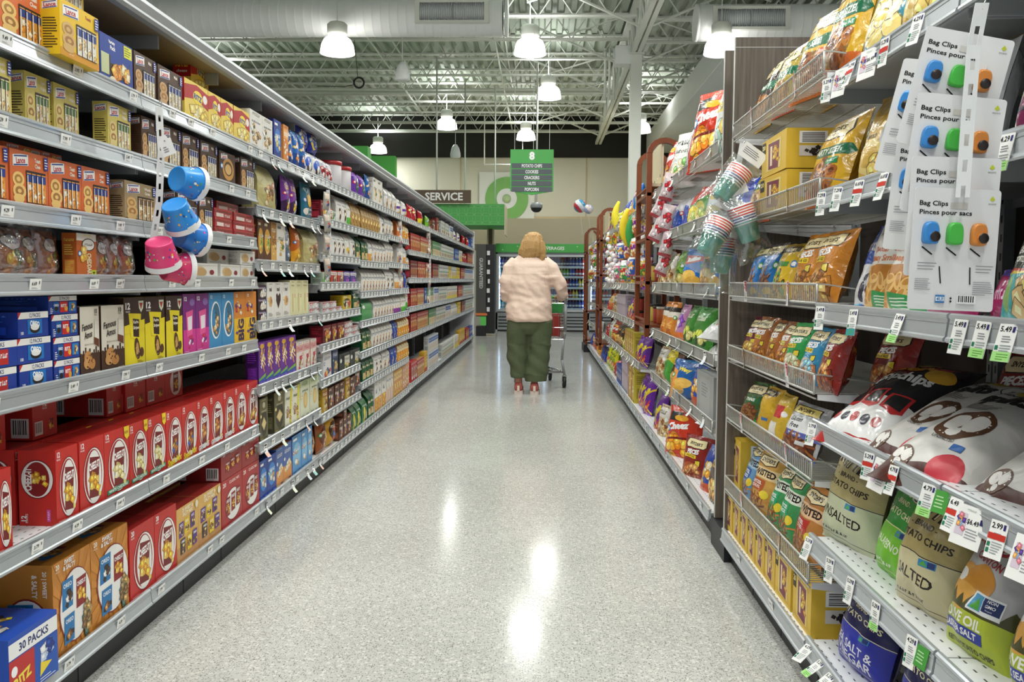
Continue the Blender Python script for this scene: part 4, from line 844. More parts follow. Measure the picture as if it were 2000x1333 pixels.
kind('ny', 'bag', 'snack_bag', 'red and yellow snack bag', 'snack bag', .16, .17, .08, 'a8202c', lambda a: (a.rect(0, 0, 1, .45, 'e2cc2a'), a.bits(.5, .7, .3, .16, 8, ['d85a6a', 'f0d0d0'], .12, 3, 'el'), a.bits(.5, .25, .34, .14, 8, ['f4ec9a', 'c8b02a'], .1, 4, 'el')))
kind('nz', 'bag', 'snack_bag', 'lime green snack bag', 'snack bag', .14, .15, .07, '7ab83a', lambda a: (a.bits(.5, .5, .34, .3, 12, ['d8e89a', '4a7a2a', 'c8b04a'], .09, 3, 'el')))
kind('pg', 'bag', 'snack_bag', 'purple and green snack bag', 'snack bag', .13, .17, .07, '6a3aa4', lambda a: (a.bits(.5, .5, .36, .2, 8, ['1e5a34', 'e8e8f0'], .14, 3), a.rect(0, 0, 1, .2, '8a4ac4'), a.rect(0, .8, 1, 1, '9a5ad0')))
# right-hand side
kind('sy', 'bag', 'pretzel_bag', 'golden yellow pretzel bag with green band', 'pretzel bag', .24, .31, .09, 'd9a92c', snyder('1e6a48', 'PARTY SIZE!', 'f4f4ec', ['8a4a20', 'a8602c', 'c8843e', '6b3416'], extra='2f8a5a', low='c8642a'))
kind('so', 'bag', 'pretzel_bag', 'golden sourdough pretzel bag with orange middle', 'pretzel bag', .24, .3, .09, 'dcae34', snyder('1e6a48', 'SIZE!', 'f4f4ec', ['7a4420', '98582c', 'b8743e', '5c3016'], extra='d8682c', low='d8762c', seed=4))
kind('sk', 'bag', 'pretzel_bag', 'brown and gold pretzel bag with green band', 'pretzel bag', .18, .27, .08, '3c2a20', snyder('1e6a48', 'MINIS', 'f4f4ec', ['c8843e', 'a8602c', 'd89a50'], seed=6, low='d9a92c'))
kind('sg', 'bag', 'pretzel_bag', 'olive pretzel bag with green ribbon', 'pretzel bag', .17, .24, .08, 'b09a3a', snyder('1e6a48', 'SNAPS', 'f4f4ec', ['8a5a2a', 'a8743a', 'c8a05a'], seed=8, low='c84a2c'))
kind('bp', 'bag', 'pretzel_bag', 'bright blue pretzel bag with yellow corner', 'pretzel bag', .15, .2, .06, '2a7ac4', lambda a: (a.poly([(0, .74), (1, .78), (1, 1), (0, 1)], '2c241c'), a.poly([(.12, .8), (.88, .82), (.88, .94), (.12, .93)], 'efdfae'), a.text("SNYDER'S", .5, .87, .06, '2a1c16', .66, .04), a.bits(.5, .4, .34, .2, 16, ['7a4420', '5c3016', 'a8683a'], .08, 3, 'ring'), a.poly([(0, 0), (.5, 0), (0, .2)], 'e8c42a'), a.ell(.7, .1, .2, .08, 'f0cc3a')))
kind('bs', 'bag', 'snack_bag', 'small royal blue foil bag', 'snack bag', .14, .19, .05, '1f3ca4', lambda a: (a.rect(0, 0, 1, .08, 'e8a03a'), a.rect(.3, .3, .7, .5, '4a6ad0')))
kind('yp', 'bag', 'pretzel_bag', 'yellow and brown mini pretzel bag', 'pretzel bag', .15, .2, .06, 'd8b42e', lambda a: (a.poly([(.12, .8), (.88, .82), (.88, .94), (.12, .93)], '2a1c16'), a.text("SNYDER'S", .5, .87, .06, 'efdfae', .66, .04), a.bits(.5, .3, .34, .22, 16, ['7a4420', '5c3016', '3f9a48'], .08, 3, 'ring'), a.rect(.2, .55, .7, .64, '4a8a3a')))
kind('pi', 'bag', 'pretzel_bag', 'orange pretzel-pieces bag', 'pretzel bag', .24, .32, .08, 'c8802c', pieces('d89a40', ['e0a850', 'b87a34', 'f0cc80', '8a5424']))
kind('pm', 'bag', 'pretzel_bag', 'maroon pretzel-pieces bag', 'pretzel bag', .14, .21, .06, '6a1c34', pieces('b8863a', ['c8963a', '8a6a2a', 'e0b860']))
kind('pt', 'bag', 'pretzel_bag', 'tan and orange pretzel-pieces bag', 'pretzel bag', .15, .21, .06, 'b06a30', pieces('b8783a', ['e0a850', 'b87a34', 'e0742a', '8a5424'], 'e8d23a'))
kind('pgn', 'bag', 'pretzel_bag', 'green pretzel-pieces bag', 'pretzel bag', .15, .22, .06, '2c9a50', pieces('d8ceb0', ['e8dcc0', 'b88a54', 'd8e0b0']))
kind('pbl', 'bag', 'pretzel_bag', 'blue pretzel-pieces bag', 'pretzel bag', .16, .23, .06, '2f88b4', pieces('c8c0b8', ['e0d8cc', 'b87a54', '8ac0d8']))
kind('prd', 'bag', 'pretzel_bag', 'dark red pretzel-pieces bag', 'pretzel bag', .2, .25, .07, '8a221c', pieces('a8502c', ['c8743a', '8a3a24', 'e0a060']))
kind('gf', 'bag', 'pretzel_bag', 'grey gluten-free pretzel rod bag', 'pretzel bag', .21, .24, .08, 'b8babd', glutenfree)
kind('gn', 'bag', 'pretzel_bag', 'green and brown pretzel bag', 'pretzel bag', .15, .22, .07, '3a5a2c', snyder('2a6a3c', 'THINS', 'f4f4ec', ['5a3018', '7a4424', '98602c'], low='4aa03a'))
kind('yr', 'bag', 'pretzel_bag', 'plain yellow pretzel bag', 'pretzel bag', .15, .22, .07, 'd0a62c', lambda a: (a.poly([(.14, .8), (.86, .82), (.86, .94), (.14, .93)], '2a1c16'), a.text("SNYDER'S", .5, .87, .06, 'efdfae', .62, .04), a.rect(.1, .35, .3, .5, 'f0f0ee'), a.rect(.1, .2, .3, .33, 'c8302c'), a.rect(.55, .3, .85, .36, '3a6ab0')))
kind('yd', 'bag', 'pretzel_bag', 'yellow and red pretzel bag', 'pretzel bag', .13, .2, .06, 'd8b43a', lambda a: (a.rect(.3, .5, .8, .75, 'c8282c'), a.rect(.2, .1, .7, .4, 'e8e4dc'), a.rect(.4, 0, .9, .14, 'c8302c')))
kind('tw', 'bag', 'pretzel_bag', 'tan twisted pretzel-stick bag', 'pretzel bag', .17, .25, .07, 'c89a4c', twisted('e2c99a', 'b05428'))
kind('tw2', 'bag', 'pretzel_bag', 'red-brown twisted pretzel bag', 'pretzel bag', .2, .24, .08, 'b5793c', twisted('e0b890', 'b82c24'))
kind('twb', 'bag', 'pretzel_bag', 'blue and tan seasoned pretzel bag', 'pretzel bag', .13, .24, .06, '6a9ac8', twisted('a8c8e4', '2f62a8', 'TWISTED'))
kind('twg', 'bag', 'pretzel_bag', 'green and white pretzel-stick bag', 'pretzel bag', .15, .23, .07, '3f9458', twisted('dfe8d8', '2aa06c'))
kind('yk', 'bag', 'pretzel_bag', 'yellow bag slumped on its side', 'pretzel bag', .2, .26, .09, 'c9ac48', lambda a: (a.poly([(.3, .4), (.8, .5), (.7, .7), (.35, .62)], '22346c'), a.text("SNYDER'S", .5, .8, .08, '3a2018', .7, .05), a.rect(.6, .2, .8, .32, '3a5aa0')))
kind('yb', 'box', 'snack_carton', 'yellow snack carton with maroon picture', CK, .13, .16, .16, 'e0b93c', ybox, side=ybox_side, top=ybox_top)
kind('ku', 'bag', 'chip_bag', 'cream and sage unsalted chip bag', 'chip bag', .25, .34, .11, 'b5a876', kettle('b5a876', 'c9cfae', ['UNSALTED'], 'just potatoes'), back=nutrition, mat='matte', nu=18, nv=24)
kind('kt', 'bag', 'chip_bag', 'cream and khaki salted chip bag', 'chip bag', .26, .38, .12, 'b3a36c', kettle('b3a36c', 'd2c9a0', ['SALTED'], 'delicious snacks'), back=nutrition, mat='matte', nu=18, nv=24)
kind('kj', 'bag', 'chip_bag', 'bright green jalapeno chip bag', 'chip bag', .22, .3, .1, '3a9a3c', kettle('3a9a3c', '7cc83a', ['JALAPENO'], 'seriously hot', None, 'f0f6e0', 'f0e9c0'), back=nutrition, mat='matte', nu=18, nv=24)
kind('kn', 'bag', 'chip_bag', 'navy blue salt and vinegar chip bag', 'chip bag', .24, .34, .11, '1c1e58', kettle('1c1e58', '2c34a8', ['SEA SALT &', 'VINEGAR'], 'tangy snacks', None, 'f0f0f8', 'f0e9c0'), back=nutrition, mat='matte', nu=18, nv=24)
kind('kr', 'bag', 'chip_bag', 'rust orange chip bag', 'chip bag', .24, .3, .1, '9c4a2c', kettle('9c4a2c', 'b5603a', [], 'smoky', None, 'f4e6d0', 'f0e9c0'), back=nutrition, mat='matte', nu=18, nv=24)
kind('bd', 'bag', 'chip_bag', 'silver and lime olive-oil chip bag', 'chip bag', .24, .33, .12, 'b9b9bc', boulder, back=nutrition, mat='matte', nu=18, nv=24)
kind('pc', 'bag', 'chip_bag', 'black and white popped-chip bag lying down', 'chip bag', .24, .36, .12, '1e1c1f', popchips, nu=18, nv=24)
kind('sp', 'bag', 'pretzel_bag', 'white bag with large pretzel picture', 'pretzel bag', .24, .4, .11, 'd9d6d2', splits('4c2018'), back=nutrition, mat='matte', nu=18, nv=24)
kind('sl', 'bag', 'snack_bag', 'white and orange cheesy snack bag', 'snack bag', .2, .3, .09, 'd9973e', smiles, mat='matte', nu=18, nv=24)
kind('mi', 'bag', 'tortilla_chip_bag', 'cream and magenta tortilla chip bag', 'chip bag', .26, .36, .1, 'e2d8c4', mission, nu=16, nv=22)
kind('g2', 'bag', 'tortilla_chip_bag', 'black and green grain-free chip bag', 'chip bag', .17, .24, .08, '222a1e', grain('2a5a2c', '3aa8a8'), nu=16, nv=22)
kind('g3', 'bag', 'tortilla_chip_bag', 'rust red grain-free chip bag', 'chip bag', .17, .25, .08, 'b0452a', grain('b0452a', 'b5532c'), nu=16, nv=22)
kind('mg', 'bag', 'snack_bag', 'magenta foil snack bag', 'snack bag', .2, .1, .07, 'a01c5c', lambda a: (marks(a, .5, .5, .6, .2, 'f0c0dc', 3), a.rect(0, .85, 1, 1, '5a4aa0')))
kind('bwg', 'bag', 'snack_bag', 'blue and white pretzel-chip bag', 'snack bag', .15, .24, .07, '2a5ab8', lambda a: (a.rect(0, .0, 1, .5, 'e8e8ec'), a.bits(.5, .25, .3, .12, 8, ['2a2a3a', 'c8c8d0'], .1, 3, 'el'), a.rect(0, 0, 1, .06, '2a5ab8'), marks(a, .5, .7, .7, .1, 'f4f4f4', 3)))
kind('yc', 'bag', 'cheese_snack_bag', 'yellow and white cheese-snack bag', 'snack bag', .22, .3, .09, 'd9ac34', lambda a: (a.poly([(.5, 0), (1, 0), (1, 1), (.62, 1)], 'd8dade'), a.ell(.36, .3, .28, .17, 'f0d888'), a.ell(.36, .3, .2, .11, 'e0b85a'), a.text('BAKED', .34, .5, .04, '3a2a10', .3, .02), a.bits(.5, .16, .3, .1, 9, ['f0d070', 'e8b84a'], .12, 3, 'el'), a.ell(.5, .8, .22, .1, 'b89a4a')))
kind('wrd', 'bag', 'snack_bag', 'white and red chip bag', 'snack bag', .2, .28, .08, 'e4e2e4', lambda a: (a.poly([(.0, .4), (.3, .5), (.2, .9), (0, .8)], 'c8281e'), a.bits(.4, .3, .3, .2, 9, ['f0d070', 'c8302c'], .12, 3, 'el'), a.poly([(.3, 0), (.7, 0), (.5, .3)], 'c8281e')))
kind('bt2', 'bag', 'snack_bag', 'blue and yellow cheese-puff bag', 'snack bag', .22, .3, .09, '3a8aa0', lambda a: (a.ell(.45, .36, .34, .2, 'f0d880'), a.bits(.45, .34, .34, .18, 14, ['f4dc8a', 'e8c050', 'f8ecc0'], .13, 4, 'el'), marks(a, .5, .8, .7, .12, 'f0f4f4', 3)))
# right far
kind('ch', 'bag', 'cheese_puff_bag', 'red cheese-puff bag', 'chip bag', .26, .38, .11, 'd0381f', cheetos, nu=16, nv=20)
kind('wc', 'bag', 'popcorn_bag', 'white and black popcorn bag', 'popcorn bag', .24, .34, .1, 'e4e6e0', lambda a: (marks(a, .5, .78, .7, .1, '1a1a1a', 3), marks(a, .5, .62, .6, .06, '1a1a1a', 5), a.bits(.5, .26, .38, .22, 22, ['f2e8b8', 'e8dc98', '6aa84a'], .09, 3, 'el')))
kind('wy', 'bag', 'chip_bag', 'white and yellow chip bag', 'chip bag', .24, .34, .1, 'e4e4e2', lambda a: (a.rect(.1, .6, .9, .74, 'e8cc2a'), marks(a, .5, .67, .6, .08, '4a4a1a', 3), a.bits(.5, .3, .32, .16, 8, ['bfe0d0', 'f0d070'], .14, 3, 'el')))
kind('rv', 'bag', 'chip_bag', 'orange and red striped chip bag', 'chip bag', .22, .3, .1, 'e0702a', lambda a: (a.poly([(0, .4), (1, .6), (1, .75), (0, .55)], 'f4e8e0'), a.poly([(0, .1), (1, .3), (1, .4), (0, .2)], 'c82a20'), a.bits(.5, .7, .3, .14, 8, ['f4b04a', 'f8dca0'], .12, 3, 'el')))
kind('rw2', 'bag', 'chip_bag', 'red foil bag showing its white back panel', 'chip bag', .2, .32, .09, 'b82420', lambda a: (a.rect(.2, .2, .8, .85, 'dcdde0'), a.lines(.24, .24, .76, .8, 12, '6a6a70')))
kind('uz', 'bag', 'chip_bag', 'lime green potato chip bag', 'chip bag', .22, .32, .1, '7cb52c', lambda a: (a.text('Utz', .4, .78, .12, '1c1a1a', .5, .06, .1), a.bits(.5, .24, .38, .2, 14, ['f0dc94', 'e8cc70', '3a6a2a'], .14, 3, 'el')))
kind('ru', 'bag', 'chip_bag', 'blue ridged potato chip bag', 'chip bag', .24, .34, .11, '1f6fc4', ruffle, nu=16, nv=20)
kind('la', 'bag', 'chip_bag', 'white chip bag with blue panel', 'chip bag', .2, .32, .1, 'dcdde2', lambda a: (a.ell(.5, .4, .42, .34, '2050b8'), a.ell(.5, .12, .3, .1, 'f0d890')))
kind('lg', 'bag', 'chip_bag', 'green and yellow chip bag', 'chip bag', .2, .32, .1, '5aa83a', lambda a: (a.poly([(0, .6), (1, .8), (1, 1), (0, 1)], 'd83a2a'), a.ell(.5, .45, .3, .2, 'f0dc3a'), a.bits(.5, .3, .3, .16, 8, ['f0dc94', 'c8e07a'], .14, 3, 'el')))
kind('li', 'bag', 'chip_bag', 'white chip bag with golden chip picture', 'chip bag', .22, .32, .1, 'e4e4e8', lays)
kind('wy2', 'bag', 'chip_bag', 'yellow and green wavy chip bag', 'chip bag', .2, .34, .1, 'e0cc2c', lambda a: (a.ell(.65, .4, .42, .34, '4aa43c'), marks(a, .4, .8, .6, .08, '1c1a10', 3), a.ell(.3, .18, .2, .1, 'e4a468'), a.ell(.6, .1, .2, .07, 'f0f0ec')))
kind('wv2', 'bag', 'chip_bag', 'blue and orange wavy chip bag', 'chip bag', .26, .33, .11, '1c62b0', lambda a: (a.poly([(0, 0), (.4, 0), (.3, .7), (0, .8)], 'e89a4a'), a.text('Wavy', .5, .72, .13, 'f4e04a', .7, .06, .2, -8), a.ell(.5, .4, .26, .13, 'f0c060'), a.ell(.36, .22, .22, .1, 'e8b04a')))
kind('hs', 'bag', 'chip_bag', 'orange and white hanging snack bag', 'chip bag', .16, .24, .07, 'e08a34', lambda a: (a.rect(0, .6, 1, .74, 'f0e8dc'), a.rect(0, .74, 1, .86, '2a2420'), a.bits(.5, .3, .36, .2, 10, ['f4b860', 'c8642a'], .12, 3, 'stick')))
kind('hv', 'bag', 'chip_bag', 'pink and violet snack bag', 'chip bag', .16, .24, .07, 'c88ab8', lambda a: (a.rect(0, .0, 1, .3, 'e87a3a'), a.bits(.5, .55, .3, .2, 8, ['f4e0f0', '8a4ac0'], .12, 3), marks(a, .5, .8, .7, .1, 'f8f8f8', 3)))
kind('gnb', 'bag', 'chip_bag', 'leaf green snack bag', 'chip bag', .2, .3, .1, '3f8a34', lambda a: (a.bits(.5, .3, .34, .2, 10, ['c8d84a', '2a5a24', 'e8e08a'], .12, 3, 'el'), marks(a, .5, .75, .6, .1, 'f0f0e0', 3)))
kind('wt', 'bag', 'chip_bag', 'crumpled plain white bag lying down', 'snack bag', .26, .36, .14, 'd6d7d8', lambda a: a.bits(.3, .2, .2, .1, 3, ['d87a5a', '8ac08a'], .04, 3))
kind('gc', 'box', 'shipping_carton', 'grey cardboard carton', 'carton', .18, .28, .2, '9ea0a0', lambda a: (a.rect(.2, .1, .8, .9, 'a8aaaa'), a.lines(.3, .5, .7, .8, 5, '7a7c7c')))
kind('bgc', 'bag', 'chip_bag', 'dark brown kettle snack bag', 'chip bag', .18, .28, .09, '4a2c1e', lambda a: (a.bits(.5, .3, .34, .2, 10, ['c8924a', 'e8c070'], .12, 3, 'el'), marks(a, .5, .75, .6, .1, 'e8c070', 3)))
kind('nt', 'bag', 'nut_bag', 'clear bag of mixed nuts', 'nut bag', .16, .24, .07, 'c8b08a', lambda a: (a.rect(0, .66, 1, .92, 'd8d4cc'), marks(a, .5, .8, .6, .1, '3a3a30', 3), a.bits(.5, .32, .42, .3, 34, ['c8924a', 'a8703a', 'e8c890', '8a5530', 'f0e0b8'], .07, 3, 'el')))
kind('cr', 'bag', 'snack_bag', 'blue and red corn-snack bag', 'chip bag', .15, .26, .08, '2a4aa8', lambda a: (a.rect(0, 0, 1, .3, 'c8502c'), a.bits(.5, .5, .34, .2, 9, ['e8a03a', 'f4e0b0'], .12, 3, 'el')))
kind('tk', 'bag', 'snack_bag', 'purple and yellow chili chip bag', 'chip bag', .2, .28, .08, '5a1f8c', lambda a: (a.text('Takis', .5, .62, .16, 'e8dc2a', .8, .08, .25, 30), a.bits(.5, .22, .36, .16, 10, ['e0702a', 'c8302c', 'e8d03a'], .12, 4, 'stick'), a.poly([(0, .3), (1, .7), (1, .76), (0, .36)], 'd8b02a')))
kind('yg', 'bag', 'snack_bag', 'neon yellow snack bag', 'chip bag', .16, .24, .08, 'd8dc2a', lambda a: (a.bits(.5, .4, .34, .24, 10, ['8aa82a', 'f0f0b0', 'e8702a'], .12, 3, 'el'), marks(a, .5, .8, .6, .1, '4a5a1a', 3)))
kind('pbx', 'box', 'popcorn_box', 'tall tan and yellow popcorn box', CK, .1, .3, .12, 'c8b43a', lambda a: (a.rect(0, 0, .4, 1, 'b8744a'), marks(a, .6, .8, .5, .06, '4a3a1a', 3), a.bits(.5, .3, .3, .16, 6, ['f0e8b0'], .1, 3, 'el')))
kind('gbk', 'box', 'popcorn_box', 'grey-lilac tall snack box', CK, .06, .28, .12, 'b8a8b4', lambda a: (marks(a, .5, .6, .6, .1, '7a5a6a', 3), a.rect(0, 0, 1, .1, '8a9aa8')))
kind('jar', 'tub', 'salsa_jar', 'salsa jar with dark lid', 'jar', .09, .12, .09, 'b5483a', None, lid='2a2624')

# ---------------------------------------------------------------- mesh cache and placing
_mesh = {}
NOBUSY = set('lo lo2 ly lb lm lw lc rc c0 cw cm cg cz re rf c20 ss mx rx rl b30 p12a p12o p12r am ks dn bo ob ku kt kj kn kr bd pc sp sl mi g2 g3 gf yb tw tw2 twb twg rt wk gc wt bs mg gb gp jar tub pi pm pt pgn pbl prd sy so sk sg'.split())
def kmesh(key, w=None, h=None, var=0):
    shape, name, desc, cat, W, H, D, base, front, o = K[key]
    w = round((w or W)/0.006)*0.006 if w else W; h = h or H
    if shape in ('tub',): w = W
    ck = (key, round(w, 4), round(h, 3), var)
    if ck in _mesh: return _mesh[ck]
    sd = hash_s(key) % 97
    if front and key not in NOBUSY: f0 = front; front = lambda a: (f0(a), busy(a, base, sd))
    if shape == 'box' and not o.get('side'): bs = o.get('bside') or base; o = dict(o); o['side'] = lambda a: busyside(a, bs, sd)
    if shape == 'box': me = make_box(name, w, h, D, base, front, o.get('side'), o.get('top'), o.get('mat', 'card'), o.get('bside'), o.get('btop'))
    elif shape == 'bag': me = make_bag(name, w, h, D, base, front, o.get('back'), (hash_s(key) % 17)+1+var*3, o.get('mat', 'film'), o.get('nu', 12), o.get('nv', 16))
    elif shape == 'gus': me = make_gusset(name, w, h, D, base, front, None, (hash_s(key) % 13)+1+var*3, o.get('mat', 'matte'), sidecol=o.get('sidecol'))
    else: me = make_tub(name, w, h, D, base, o.get('lid', 'ffffff'))
    _mesh[ck] = me
    return me
def hash_s(s):
    h = 7
    for c in s: h = (h*31+ord(c)) % 99991
    return h
ORD = ['first', 'second', 'third', 'fourth', 'fifth', 'sixth', 'seventh', 'eighth', 'ninth', 'tenth', 'eleventh', 'twelfth', 'thirteenth', 'fourteenth', 'fifteenth', 'sixteenth', 'seventeenth', 'eighteenth', 'nineteenth', 'twentieth', 'twenty-first', 'twenty-second', 'twenty-third', 'twenty-fourth', 'twenty-fifth', 'twenty-sixth', 'twenty-seventh', 'twenty-eighth', 'twenty-ninth', 'thirtieth', 'thirty-first', 'thirty-second', 'thirty-third', 'thirty-fourth', 'thirty-fifth', 'thirty-sixth', 'thirty-seventh', 'thirty-eighth', 'thirty-ninth', 'fortieth']
_wrap = {}
def place(key, side, y, X, z, w=None, h=None, rz=0.0, tilt=0.0, var=0, label=None, group=None, roll=0.0):
    """side 'L' fronts face +x, side 'R' fronts face -x; y is the middle of the package along the aisle, X its front"""
    me = kmesh(key, w, h, var); shape, name, desc, cat, W, H, D, base, front, o = K[key]
    rot = (tilt, roll, (PI/2 if side == 'L' else -PI/2)+rz)
    ob = put(name, me, (X, y, z), rot, label=label or desc, cat=cat, group=group)
    if o.get('wrap'):
        ck = ('wrap', key)
        if ck not in _wrap:
            mb = MB(); T, XX, Z = pillow(W*1.12, H*1.15, D*1.25, 5, 1.6)
            grid_surface(mb, lambda u, v: (XX(u, v), D/2-T(u, v), Z(u, v)), 12, 14, 'ffffff'); grid_surface(mb, lambda u, v: (XX(1-u, v), D/2+T(1-u, v), Z(1-u, v)), 8, 8, 'ffffff')
            _wrap[ck] = mb.build('clear_wrapper', M['clear'], mesh_only=True)
        c = bpy.data.objects.new('clear_wrapper', _wrap[ck]); COL.objects.link(c); c.parent = ob; c.location = (0, 0, 0.0005)
    return ob
